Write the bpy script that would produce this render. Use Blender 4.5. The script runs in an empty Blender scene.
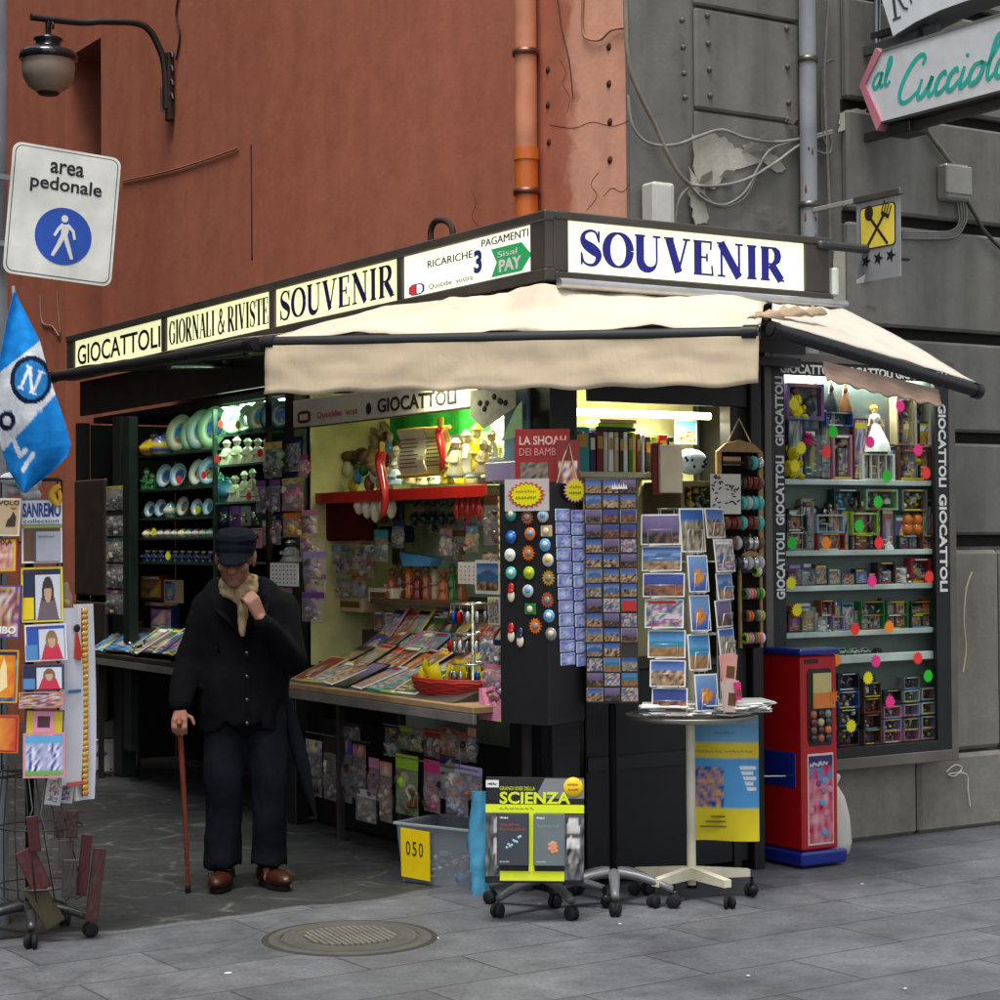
import bpy, bmesh, math, random
from mathutils import Vector, Matrix, Euler, noise
S = bpy.context.scene
COL = bpy.context.collection
R = math.radians
rnd = random.Random(7)

# ------------------------------------------------------------------ camera
FPX = 1950.0
cam = bpy.data.cameras.new('camera'); cam.sensor_width = 36; cam.lens = 36*FPX/1000
cam.clip_start = .05; cam.clip_end = 600
camo = bpy.data.objects.new('camera', cam); COL.objects.link(camo)
CM = Matrix.Rotation(R(91.15), 3, 'X') @ Matrix.Rotation(R(-.4), 3, 'Z')
CO = Vector((0, 0, 1.5))
camo.matrix_world = Matrix.Translation(CO) @ CM.to_4x4()
S.camera = camo

def ray(px, py): return CM @ Vector(((px-500)/FPX, (500-py)/FPX, -1))
PHI = math.atan2(.534, .846)
RV = Vector((math.cos(PHI), math.sin(PHI), 0)); LV = Vector((-math.sin(PHI), math.cos(PHI), 0))
C0 = Vector((.205, 8.2, 0))
def W(r, l, z=0): return C0 + RV*r + LV*l + Vector((0, 0, z))
def rl(p): q = p-C0; return q.dot(RV), q.dot(LV), p.z
def _pl(px, py, n, k):
    d = ray(px, py); t = (k-(CO-C0).dot(n))/d.dot(n); return CO+d*t
def hL(px, py, r=0.): return _pl(px, py, RV, r)        # plane parallel to the long (left) face
def hR(px, py, l=0.): return _pl(px, py, LV, l)        # plane parallel to the short (right) face
def hG(px, py, z=0.): d = ray(px, py); return CO+d*((z-CO.z)/d.z)
def hY(px, py, Y): d = ray(px, py); return CO+d*(Y/d.y)
ROTL = PHI-math.pi/2; ROTR = PHI
def rect(kind, x0, y0, x1, y1, k):
    h = {'L': hL, 'R': hR, 'Y': hY}[kind]
    ym = (y0+y1)/2; xm = (x0+x1)/2
    a, b = h(x0, ym, k), h(x1, ym, k)
    w = (a-b).length; lo = h(xm, y1, k); hi = h(xm, y0, k)
    return lo, w, hi.z-lo.z, {'L': ROTL, 'R': ROTR, 'Y': 0.}[kind]

# ------------------------------------------------------------------ colour
def lin(c):
    if isinstance(c, str):
        c = PAL.get(c, c).lstrip('#'); c = [int(c[i:i+2], 16)/255 for i in (0, 2, 4)]
    else: return tuple(c)[:3]
    return tuple(x/12.92 if x <= .04045 else ((x+.055)/1.055)**2.4 for x in c)
PAL = dict(red='#b3231f', darkred='#6e1a16', orange='#d9701e', yellow='#e3c51c', lime='#9cc72a', green='#2c7a3a', darkgreen='#1d3a2a',
  teal='#2b8a8a', skyblue='#5aa5d6', blue='#2457b0', navy='#1b2548', purple='#7a4590', pink='#d88aa4', magenta='#cc2f75', white='#e6e4dd',
  cream='#ddd2b4', beige='#c3ab85', brown='#6b452b', darkbrown='#33241a', black='#151515', charcoal='#2b2b2d', grey='#858583',
  lightgrey='#b9bab8', silver='#c8c8c8', gold='#b98f33', lilac='#b3a2cf', terracotta='#a5573a', turquoise='#4fb7b0', lightgreen='#a9cfa0',
  fluogreen='#27c22c', fluopink='#f2368a', fluored='#f23a33', fluoyellow='#e8e01c', fluoorange='#f58a1f', paleblue='#b5cbe0')
CN = dict(darkred='dark red', skyblue='sky blue', darkgreen='dark green', darkbrown='dark brown', lightgrey='light grey', lightgreen='light green',
  fluogreen='bright green', fluopink='hot pink', fluored='bright red', fluoyellow='bright yellow', fluoorange='bright orange', paleblue='pale blue')
def cn(c): return CN.get(c, c)
def mixc(a, b, t): a = lin(a); b = lin(b); return tuple(a[i]*(1-t)+b[i]*t for i in range(3))

MATS = {}
def newmat(name):
    m = bpy.data.materials.new(name); m.use_nodes = True; nt = m.node_tree
    return m, nt, nt.nodes['Principled BSDF']
def N(nt, t, **kw):
    n = nt.nodes.new(t)
    for k, v in kw.items():
        if k in n.inputs: n.inputs[k].default_value = v
        else: setattr(n, k, v)
    return n
def pm(name, rough=.5, metal=0., spec=.5, emit=0., dirt=.18, scale=14., bump=0., trans=0., coat=0., sss=0., alpha=1.):
    """material whose base colour is the mesh's own colour, broken up by procedural dirt"""
    m, nt, b = newmat(name)
    at = N(nt, 'ShaderNodeAttribute'); at.attribute_name = 'Col'
    tc = N(nt, 'ShaderNodeTexCoord')
    nz = N(nt, 'ShaderNodeTexNoise'); nz.inputs['Scale'].default_value = scale; nz.inputs['Detail'].default_value = 6
    nt.links.new(tc.outputs['Object'], nz.inputs['Vector'])
    mr = N(nt, 'ShaderNodeMapRange'); mr.inputs['From Min'].default_value = .3; mr.inputs['From Max'].default_value = .75
    mr.inputs['To Min'].default_value = 1-dirt; mr.inputs['To Max'].default_value = 1+dirt*.5
    nt.links.new(nz.outputs['Fac'], mr.inputs['Value'])
    mx = N(nt, 'ShaderNodeVectorMath', operation='SCALE')
    nt.links.new(at.outputs['Color'], mx.inputs[0]); nt.links.new(mr.outputs[0], mx.inputs['Scale'])
    nt.links.new(mx.outputs[0], b.inputs['Base Color'])
    r2 = N(nt, 'ShaderNodeMapRange'); r2.inputs['To Min'].default_value = max(.03, rough-.1); r2.inputs['To Max'].default_value = min(1, rough+.14)
    nt.links.new(nz.outputs['Fac'], r2.inputs['Value']); nt.links.new(r2.outputs[0], b.inputs['Roughness'])
    b.inputs['Metallic'].default_value = metal; b.inputs['Specular IOR Level'].default_value = spec
    if emit:
        nt.links.new(at.outputs['Color'], b.inputs['Emission Color']); b.inputs['Emission Strength'].default_value = emit
    if trans: b.inputs['Transmission Weight'].default_value = trans
    if coat: b.inputs['Coat Weight'].default_value = coat
    if sss:
        b.inputs['Subsurface Weight'].default_value = sss; b.inputs['Subsurface Scale'].default_value = .01
    if bump:
        bp = N(nt, 'ShaderNodeBump'); bp.inputs['Strength'].default_value = bump; bp.inputs['Distance'].default_value = .01
        nt.links.new(nz.outputs['Fac'], bp.inputs['Height']); nt.links.new(bp.outputs[0], b.inputs['Normal'])
    MATS[name] = m; return m
pm('paper', .42, spec=.35, dirt=.08); pm('matte', .85, spec=.2, dirt=.22, scale=6, bump=.15); pm('plastic', .32, dirt=.1)
pm('gloss', .12, dirt=.06, coat=.4); pm('cloth', .95, spec=.1, dirt=.25, scale=25, bump=.3); pm('metal', .38, metal=.85, dirt=.2, scale=9)
pm('paint', .45, dirt=.3, scale=5, bump=.06); pm('rubber', .75, spec=.3, dirt=.3); pm('wood', .6, dirt=.3, scale=9, bump=.1)
pm('skin', .55, sss=.15, dirt=.12, scale=30); pm('lit', .5, emit=.62, dirt=.07, scale=1.5); pm('tube', .5, emit=9, dirt=0)
pm('shine', .2, metal=.9, dirt=.1); pm('crease', .92, spec=.1, dirt=.16, scale=2.4, bump=0); pm('fabric', .9, spec=.1, dirt=.13, scale=3.2, bump=.35)
def mk_glass(name, col, rough, fac):
    m, nt, b = newmat(name)
    tr = N(nt, 'ShaderNodeBsdfTransparent'); tr.inputs[0].default_value = (*col, 1)
    gl = N(nt, 'ShaderNodeBsdfGlossy'); gl.inputs['Roughness'].default_value = rough
    fr = N(nt, 'ShaderNodeLayerWeight'); fr.inputs[0].default_value = .12
    ad = N(nt, 'ShaderNodeMath', operation='MULTIPLY'); ad.inputs[1].default_value = .35; nt.links.new(fr.outputs['Fresnel'], ad.inputs[0])
    ms = N(nt, 'ShaderNodeMixShader'); nt.links.new(ad.outputs[0], ms.inputs[0]); nt.links.new(tr.outputs[0], ms.inputs[1]); nt.links.new(gl.outputs[0], ms.inputs[2])
    nt.links.new(ms.outputs[0], nt.nodes['Material Output'].inputs[0]); MATS[name] = m
mk_glass('glass', (.93, .96, .94), .03, .0)
def mk_film(name, fac):   # clear wrapping / translucent plastic
    m, nt, b = newmat(name)
    at = N(nt, 'ShaderNodeAttribute'); at.attribute_name = 'Col'; nt.links.new(at.outputs['Color'], b.inputs['Base Color'])
    b.inputs['Roughness'].default_value = .2
    tr = N(nt, 'ShaderNodeBsdfTransparent'); ms = N(nt, 'ShaderNodeMixShader'); ms.inputs[0].default_value = fac
    nt.links.new(tr.outputs[0], ms.inputs[1]); nt.links.new(b.outputs[0], ms.inputs[2]); nt.links.new(ms.outputs[0], nt.nodes['Material Output'].inputs[0])
    MATS[name] = m
mk_film('film', .22); mk_film('box', .55)

# ------------------------------------------------------------------ mesh builder
def add_creases(m):
    nt = m.node_tree; b = nt.nodes['Principled BSDF']; L = nt.links.new; tc = N(nt, 'ShaderNodeTexCoord')
    mp = N(nt, 'ShaderNodeMapping'); mp.inputs['Scale'].default_value = (3.2, 3.2, .8); mp.inputs['Rotation'].default_value = (.3, .5, .2); L(tc.outputs['Object'], mp.inputs[0])
    n1 = N(nt, 'ShaderNodeTexNoise'); n1.inputs['Scale'].default_value = 2.2; n1.inputs['Detail'].default_value = 5; n1.inputs['Distortion'].default_value = 1.2; L(mp.outputs[0], n1.inputs['Vector'])
    a = N(nt, 'ShaderNodeMath', operation='SUBTRACT'); a.inputs[1].default_value = .5; L(n1.outputs['Fac'], a.inputs[0])
    c = N(nt, 'ShaderNodeMath', operation='ABSOLUTE'); L(a.outputs[0], c.inputs[0]); d = N(nt, 'ShaderNodeMath', operation='POWER'); d.inputs[1].default_value = .6; L(c.outputs[0], d.inputs[0])
    n2 = N(nt, 'ShaderNodeTexNoise'); n2.inputs['Scale'].default_value = 300; n2.inputs['Detail'].default_value = 2; L(tc.outputs['Object'], n2.inputs['Vector'])
    b1 = N(nt, 'ShaderNodeBump'); b1.inputs['Strength'].default_value = .22; b1.inputs['Distance'].default_value = .02; L(d.outputs[0], b1.inputs['Height'])
    b2 = N(nt, 'ShaderNodeBump'); b2.inputs['Strength'].default_value = .15; b2.inputs['Distance'].default_value = .002; L(n2.outputs['Fac'], b2.inputs['Height']); L(b1.outputs[0], b2.inputs['Normal']); L(b2.outputs[0], b.inputs['Normal'])
add_creases(MATS['crease'])
class MB:
    def __init__(s): s.v = []; s.f = []; s.c = []; s.m = []; s.sm = []; s.T = Matrix.Identity(4); s.vc = {}
    def add(s, vs, fs, col, mat='plastic', smooth=False, pc=None):
        o = len(s.v); s.v += [s.T @ Vector(p) for p in vs]
        c = lin(col)
        for i, f in enumerate(fs):
            s.f.append([o+k for k in f]); s.m.append(mat); s.sm.append(smooth)
            s.c.append([lin(pc[k]) if pc else c for k in f])
    def box(s, x0, y0, z0, x1, y1, z1, col, mat='plastic', ch=0.):
        if ch <= 0:
            vs = [(x, y, z) for z in (z0, z1) for y in (y0, y1) for x in (x0, x1)]
            s.add(vs, [(0,2,3,1),(4,5,7,6),(0,1,5,4),(2,6,7,3),(0,4,6,2),(1,3,7,5)], col, mat); return
        ch = min(ch, (x1-x0)*.45, (y1-y0)*.45, (z1-z0)*.45)
        cx, cy, cz = (x0+x1)/2, (y0+y1)/2, (z0+z1)/2; h = ((x1-x0)/2, (y1-y0)/2, (z1-z0)/2)
        vs = []; idx = {}
        for sx in (-1, 1):
            for sy in (-1, 1):
                for sz in (-1, 1):
                    sg = (sx, sy, sz)
                    for a in range(3):
                        p = [sg[k]*(h[k]-(0 if k == a else ch)) for k in range(3)]
                        idx[(sg, a)] = len(vs); vs.append(Vector(p))
        fs = []
        def fa(keys):
            ii = [idx[k] for k in keys]; n = (vs[ii[1]]-vs[ii[0]]).cross(vs[ii[2]]-vs[ii[1]])
            ct = sum((vs[i] for i in ii), Vector())/len(ii)
            fs.append(ii if n.dot(ct) > 0 else ii[::-1])
        for a in range(3):
            b, c = (a+1) % 3, (a+2) % 3
            for sa in (-1, 1):
                def sg(vb, vc):
                    t = [0, 0, 0]; t[a] = sa; t[b] = vb; t[c] = vc; return tuple(t)
                fa([(sg(-1,-1), a), (sg(1,-1), a), (sg(1,1), a), (sg(-1,1), a)])
            for sb in (-1, 1):
                for sc in (-1, 1):
                    def sg2(va):
                        t = [0, 0, 0]; t[a] = va; t[b] = sb; t[c] = sc; return tuple(t)
                    fa([(sg2(-1), b), (sg2(1), b), (sg2(1), c), (sg2(-1), c)])
        for sx in (-1, 1):
            for sy in (-1, 1):
                for sz in (-1, 1):
                    g = (sx, sy, sz); fa([(g, 0), (g, 1), (g, 2)])
        s.add([(v.x+cx, v.y+cy, v.z+cz) for v in vs], fs, col, mat)
    def tube(s, pts, rad, col, mat='plastic', n=8, caps=True, closed=False):
        pts = [Vector(p) for p in pts]; k = len(pts); rs = rad if isinstance(rad, (list, tuple)) else [rad]*k
        vs = []; up = None
        for i, p in enumerate(pts):
            if closed: d = pts[(i+1) % k]-pts[i-1]
            else: d = pts[min(i+1, k-1)]-pts[max(i-1, 0)]
            if d.length < 1e-9: d = Vector((0, 0, 1))
            d.normalize()
            if up is None:
                up = Vector((0, 0, 1)) if abs(d.z) < .9 else Vector((1, 0, 0))
            a = d.cross(up)
            if a.length < 1e-4: a = d.cross(Vector((0, 1, .1)))
            a.normalize(); b = a.cross(d).normalized(); up = b
            for j in range(n):
                t = 2*math.pi*j/n; vs.append(p+(a*math.cos(t)+b*math.sin(t))*rs[i])
        fs = []
        for i in range(k if closed else k-1):
            i2 = (i+1) % k
            for j in range(n): fs.append((i*n+j, i2*n+j, i2*n+(j+1) % n, i*n+(j+1) % n))
        s.add(vs, fs, col, mat, True)
        if caps and not closed:
            s.add(vs[:n], [list(range(n))], col, mat); s.add(vs[-n:], [list(range(n))[::-1]], col, mat)
    def lathe(s, prof, col, mat='plastic', n=20, o=(0, 0, 0), ax='z', pc=None):
        vs = []; pcs = []
        for i, (r, z) in enumerate(prof):
            for j in range(n):
                t = 2*math.pi*j/n; a, b = r*math.cos(t), r*math.sin(t)
                p = (a, b, z) if ax == 'z' else ((a, z, b) if ax == 'y' else (z, a, b))
                vs.append((p[0]+o[0], p[1]+o[1], p[2]+o[2])); pcs.append(pc[i] if pc else col)
        fs = []
        for i in range(len(prof)-1):
            for j in range(n): fs.append((i*n+j, i*n+(j+1) % n, (i+1)*n+(j+1) % n, (i+1)*n+j))
        if ax == 'y': fs = [f[::-1] for f in fs]
        s.add(vs, fs, col, mat, True, pc=pcs)
    def ball(s, c, r, col, mat='plastic', n=10, m=6):
        rr = r if isinstance(r, (tuple, list)) else (r, r, r)
        vs = []; 
        for i in range(m+1):
            a = math.pi*i/m
            for j in range(n):
                t = 2*math.pi*j/n
                vs.append((c[0]+rr[0]*math.sin(a)*math.cos(t), c[1]+rr[1]*math.sin(a)*math.sin(t), c[2]-rr[2]*math.cos(a)))
        fs = [(i*n+j, i*n+(j+1) % n, (i+1)*n+(j+1) % n, (i+1)*n+j) for i in range(m) for j in range(n)]
        s.add(vs, fs, col, mat, True)
    def prism(s, poly, y0, y1, col, mat='plastic', back=True):
        """polygon in x,z extruded from y0 (front, towards the viewer) to y1"""
        n = len(poly); ar = sum(poly[i][0]*poly[(i+1) % n][1]-poly[(i+1) % n][0]*poly[i][1] for i in range(n))
        if ar < 0: poly = poly[::-1]
        vs = [(x, y0, z) for x, z in poly]+[(x, y1, z) for x, z in poly]
        fs = [list(range(n))]
        if back: fs.append([n+i for i in range(n)][::-1])
        for i in range(n): j = (i+1) % n; fs.append((i, n+i, n+j, j))
        s.add(vs, fs, col, mat)
    def grid(s, w, h, nx, nz, fn, x0=None, z0=0., y=0., mat='paper', bend=None):
        """picture: smooth vertex colours, fn(u,v)->colour, u to the right, v up"""
        x0 = -w/2 if x0 is None else x0; vs = []; pc = []
        for j in range(nz+1):
            for i in range(nx+1):
                u, v = i/nx, j/nz; vs.append((x0+u*w, y+(bend(u, v) if bend else 0), z0+v*h)); pc.append(lin(fn(u, v)))
        fs = [(j*(nx+1)+i, j*(nx+1)+i+1, (j+1)*(nx+1)+i+1, (j+1)*(nx+1)+i) for j in range(nz) for i in range(nx)]
        o = len(s.v); s.v += [s.T @ Vector(p) for p in vs]
        for f in fs: s.f.append([o+k for k in f]); s.m.append(mat); s.sm.append(False); s.c.append([pc[k] for k in f])
    def text(s, st, x, z, w, h, col, y=0., th=.002, mat='paper', bold=0., shear=0., rot=0.):
        """lettering fitted in the box w x h whose lower left corner is x,z; front face at y-th"""
        vs, fs = text_mesh(st, bold, shear)
        mxx = max(v[0] for v in vs); mnx = min(v[0] for v in vs); mxy = max(v[1] for v in vs); mny = min(v[1] for v in vs)
        ca, sa = math.cos(rot), math.sin(rot)
        o = []
        for a, b, c in vs:
            p, q = (a-mnx)/(mxx-mnx)*w, (b-mny)/(mxy-mny)*h
            o.append((x+p*ca-q*sa, y-th*c, z+p*sa+q*ca))
        s.add(o, fs, col, mat)
    def build(s, name, parent=None, loc=(0, 0, 0), rz=0., rot=None, smooth_all=None):
        me = bpy.data.meshes.new(name); me.from_pydata([tuple(v) for v in s.v], [], s.f)
        names = []
        for m in s.m:
            if m not in names: names.append(m)
        for m in names: me.materials.append(MATS[m])
        ix = {m: i for i, m in enumerate(names)}
        me.polygons.foreach_set('material_index', [ix[m] for m in s.m])
        me.polygons.foreach_set('use_smooth', [bool(x) for x in s.sm])
        ca = me.color_attributes.new('Col', 'FLOAT_COLOR', 'CORNER')
        flat = []
        for cs in s.c:
            for c in cs: flat += [c[0], c[1], c[2], 1.]
        ca.data.foreach_set('color', flat); me.update()
        ob = bpy.data.objects.new(name, me); COL.objects.link(ob)
        ob.location = loc; ob.rotation_euler = rot if rot is not None else (0, 0, rz)
        if parent is not None: ob.parent = parent
        return ob
def scrib(mb, x, z, w, h, col, y, seed, mat='paper'):
    # handwriting too small to read
    rr = random.Random(seed); n = 7
    for i in range(n):
        a = x+w*i/n; p = [(a, z+h*rr.uniform(0, .4)), (a+w/n*.3, z+h*rr.uniform(.6, 1)), (a+w/n*.5, z+h*rr.uniform(0, .3)), (a+w/n*.75, z+h*rr.uniform(.3, .9))]
        ribbon(mb, p, [h*.2]*4, y-.0001*(i % 3), .0004, col, mat)
_TX = {}
def text_mesh(st, bold=0., shear=0.):
    k = (st, bold, shear)
    if k not in _TX:
        cu = bpy.data.curves.new('t', 'FONT'); cu.body = st; cu.extrude = .5; cu.offset = bold; cu.shear = shear; cu.resolution_u = 3
        ob = bpy.data.objects.new('t', cu); COL.objects.link(ob)
        dg = bpy.context.evaluated_depsgraph_get(); me = bpy.data.meshes.new_from_object(ob.evaluated_get(dg))
        _TX[k] = ([(v.co.x, v.co.y, v.co.z+.5) for v in me.vertices], [list(p.vertices) for p in me.polygons])
        bpy.data.objects.remove(ob); bpy.data.curves.remove(cu); bpy.data.meshes.remove(me)
    return _TX[k]
def ribbon(mb, pts, ws, y, th, col, mat, cap=True):
    """pen stroke in x,z of varying width"""
    n = len(pts); Lp = []; Rp = []
    for i in range(n):
        a = pts[max(i-1, 0)]; b = pts[min(i+1, n-1)]; dx, dz = b[0]-a[0], b[1]-a[1]; d = math.hypot(dx, dz) or 1
        nx, nz = -dz/d, dx/d; w = ws[i]/2
        Lp.append((pts[i][0]+nx*w, pts[i][1]+nz*w)); Rp.append((pts[i][0]-nx*w, pts[i][1]-nz*w))
    vs = [(x, y-th, z) for x, z in Lp+Rp]+[(x, y, z) for x, z in Lp+Rp]; fs = []
    for i in range(n-1):
        fs.append((i, n+i, n+i+1, i+1)); o = 2*n
        fs.append((i, i+1, o+i+1, o+i)); fs.append((n+i+1, n+i, o+n+i, o+n+i+1))
    fs.append((0, 2*n, 3*n, n)); fs.append((n-1, 2*n-1, 4*n-1, 3*n-1))
    mb.add(vs, fs, col, mat)
def bez(ps, n=10):
    """smooth curve through points (Catmull-Rom)"""
    out = []; k = len(ps)
    for i in range(k-1):
        p0, p1, p2, p3 = ps[max(i-1, 0)], ps[i], ps[i+1], ps[min(i+2, k-1)]
        for j in range(n):
            t = j/n
            out.append(tuple(.5*((2*p1[a])+(-p0[a]+p2[a])*t+(2*p0[a]-5*p1[a]+4*p2[a]-p3[a])*t*t+(-p0[a]+3*p1[a]-3*p2[a]+p3[a])*t**3) for a in range(len(p1))))
    out.append(tuple(ps[-1])); return out
def serif_word(mb, word, x, z, w, h, col, y=0., th=.002, mat='paper', wt=.17, th2=.045, arch=0.):
    """high-contrast roman capitals drawn with a broad pen"""
    adv = {'S': .66, 'O': .86, 'U': .84, 'V': .82, 'E': .70, 'N': .88, 'I': .42, 'R': .82, 'G': .82, 'A': .8, 'L': .66, '&': .85, 'T': .72, ' ': .3}
    tot = sum(adv[c] for c in word); sx = w/tot; cx = 0.; k = 0
    for ch in word:
        a = adv[ch]; X = lambda u: x+(cx+u*a)*sx
        def st(pts, ws):
            nonlocal k; k += 1
            ribbon(mb, [(X(p[0]), z+p[1]*h) for p in pts], [q*min(h, sx*1.0) for q in ws], y-.0002*(k % 5), th, col, mat)
        def lin2(p, q, wd): st([p, q], [wd, wd])
        def serif(u, v, hw=.17): lin2((u-hw, v), (u+hw, v), th2)
        t2 = th2/2
        if ch == 'O' or ch == 'G':
            lo, hi = (0, 24) if ch == 'O' else (3, 22)
            ps = []; ws = []
            for i in range(lo, hi+1):
                an = 2*math.pi*i/24+math.pi*0
                ps.append((.5+.38*math.cos(an), .5+.47*math.sin(an))); ws.append(th2+(wt-th2)*abs(math.cos(an))**1.3)
            st(ps, ws)
            if ch == 'G': lin2((.82, .08), (.82, .45), wt*.8); serif(.8, .45, .13); lin2((.86, .62), (.86, .95), th2)
        elif ch == 'S':
            p = bez([(.84, .72), (.72, .93), (.48, .97), (.25, .88), (.19, .72), (.32, .58), (.55, .48), (.78, .36), (.82, .22), (.68, .06), (.45, .02), (.22, .1), (.14, .3)], 5)
            n = len(p); ws = [th2+(wt*1.15-th2)*math.exp(-((i/(n-1)-.5)/.2)**2) for i in range(n)]
            st(p, ws); lin2((.85, .66), (.85, .98), th2); lin2((.13, .02), (.13, .36), th2)
        elif ch == 'U':
            p = [(.22, 1-t2), (.22, .3)]+[(.5-.28*math.cos(t), .3-.27*math.sin(t)) for t in [math.pi*i/8 for i in range(1, 8)]]+[(.78, .3), (.78, 1-t2)]
            n = len(p); st(p, [wt if i < 3 else (wt*(1-(i-3)/5)+th2*(i-3)/5 if i < 8 else th2) for i in range(n)]); serif(.22, 1-t2); serif(.78, 1-t2, .13)
        elif ch == 'V':
            lin2((.2, 1-t2), (.53, .02), wt); lin2((.82, 1-t2), (.52, .02), th2*1.2); serif(.2, 1-t2); serif(.82, 1-t2, .13)
        elif ch == 'A':
            lin2((.5, .98), (.84, t2), wt); lin2((.5, .98), (.16, t2), th2*1.2); lin2((.26, .34), (.7, .34), th2); serif(.16, t2, .13); serif(.84, t2)
        elif ch in 'EL':
            lin2((.26, t2), (.26, 1-t2), wt); lin2((.08, t2), (.86, t2), th2); lin2((.88, 0), (.84, .3), th2)
            if ch == 'E': lin2((.08, 1-t2), (.82, 1-t2), th2); lin2((.82, 1), (.8, .74), th2); lin2((.26, .52), (.62, .52), th2); lin2((.64, .4), (.64, .64), th2)
            else: serif(.26, 1-t2)
        elif ch == 'N':
            lin2((.2, t2), (.2, 1-t2), th2*1.3); lin2((.18, .98), (.8, .02), wt); lin2((.8, t2), (.8, 1-t2), th2*1.3); serif(.2, t2, .13); serif(.17, 1-t2, .12); serif(.8, 1-t2, .13)
        elif ch == 'I':
            lin2((.5, t2), (.5, 1-t2), wt); serif(.5, t2, .34); serif(.5, 1-t2, .34)
        elif ch == 'T':
            lin2((.5, t2), (.5, 1-t2), wt); serif(.5, t2, .2); lin2((.08, 1-t2), (.92, 1-t2), th2); lin2((.08, .72), (.08, 1), th2); lin2((.92, .72), (.92, 1), th2)
        elif ch == 'R':
            lin2((.24, t2), (.24, 1-t2), wt); serif(.24, t2)
            p = [(.08, 1-t2), (.5, 1-t2)]+[(.5+.22*math.sin(t), .74+.22*math.cos(t)) for t in [math.pi*i/6 for i in range(1, 6)]]+[(.5, .5), (.24, .5)]
            st(p, [th2, th2, wt*.6, wt*.9, wt, wt*.9, wt*.6, th2, th2]); lin2((.46, .5), (.84, .03), wt); serif(.84, t2, .12)
        elif ch == '&':
            p = bez([(.92, .5), (.72, .15), (.42, .02), (.16, .14), (.18, .36), (.48, .6), (.62, .8), (.5, .97), (.34, .82), (.45, .55), (.9, .03)], 5)
            st(p, [wt*.55]*len(p))
        cx += a

# ------------------------------------------------------------------ tagging
ALL = []
def tag(o, label, cat, group=None, kind=None):
    o['label'] = label; o['category'] = cat
    if group: o['group'] = group
    if kind: o['kind'] = kind
    ALL.append(o); return o
def empty(name, loc=(0, 0, 0), rz=0., rot=None):
    o = bpy.data.objects.new(name, None); o.empty_display_size = .1; COL.objects.link(o)
    o.location = loc; o.rotation_euler = rot if rot is not None else (0, 0, rz); return o
ORD = ['first', 'second', 'third', 'fourth', 'fifth', 'sixth', 'seventh', 'eighth', 'ninth', 'tenth', 'eleventh', 'twelfth', 'thirteenth',
       'fourteenth', 'fifteenth', 'sixteenth', 'seventeenth', 'eighteenth', 'nineteenth', 'twentieth', 'twenty-first', 'twenty-second', 'twenty-third', 'twenty-fourth']
# ------------------------------------------------------------------ light
wd = bpy.data.worlds.new("World"); S.world = wd; wd.use_nodes = True
SUN_EL, SUN_AZ = 72., 192.   # azimuth of the light's origin, degrees clockwise from +Y
sk = wd.node_tree.nodes.new('ShaderNodeTexSky'); sk.sky_type = 'NISHITA'; sk.sun_disc = False
sk.sun_elevation = R(SUN_EL); sk.sun_rotation = R(SUN_AZ); sk.air_density = 1.; sk.dust_density = 3.; sk.ozone_density = 1.
bg = wd.node_tree.nodes['Background']; bg.inputs[1].default_value = .115
hs = wd.node_tree.nodes.new('ShaderNodeHueSaturation'); hs.inputs['Saturation'].default_value = .35; wd.node_tree.links.new(sk.outputs[0], hs.inputs['Color']); wd.node_tree.links.new(hs.outputs[0], bg.inputs[0])
sun = bpy.data.lights.new('sun', 'SUN'); sun.energy = 1.55; sun.angle = R(22); sun.color = (1, .97, .93)
so = bpy.data.objects.new('sun', sun); COL.objects.link(so)
sd = Vector((math.sin(R(SUN_AZ))*math.cos(R(SUN_EL)), math.cos(R(SUN_AZ))*math.cos(R(SUN_EL)), math.sin(R(SUN_EL))))
so.rotation_euler = sd.to_track_quat('Z', 'Y').to_euler(); so.location = (0, 0, 30)
S.view_settings.view_transform = 'Standard'; S.view_settings.look = 'None'; S.view_settings.gamma = 1; S.view_settings.exposure = .8
S.cycles.use_denoising = True
S.cycles.max_bounces = 6; S.cycles.transparent_max_bounces = 16
def area(name, loc, sx, sy, power, col, tgt=None):
    l = bpy.data.lights.new(name, 'AREA'); l.shape = 'RECTANGLE'; l.size = sx; l.size_y = sy; l.energy = power; l.color = col
    o = bpy.data.objects.new(name, l); COL.objects.link(o); o.location = loc
    if tgt is not None: o.rotation_euler = (Vector(loc)-Vector(tgt)).to_track_quat('Z', 'Y').to_euler()
    return o

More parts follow.
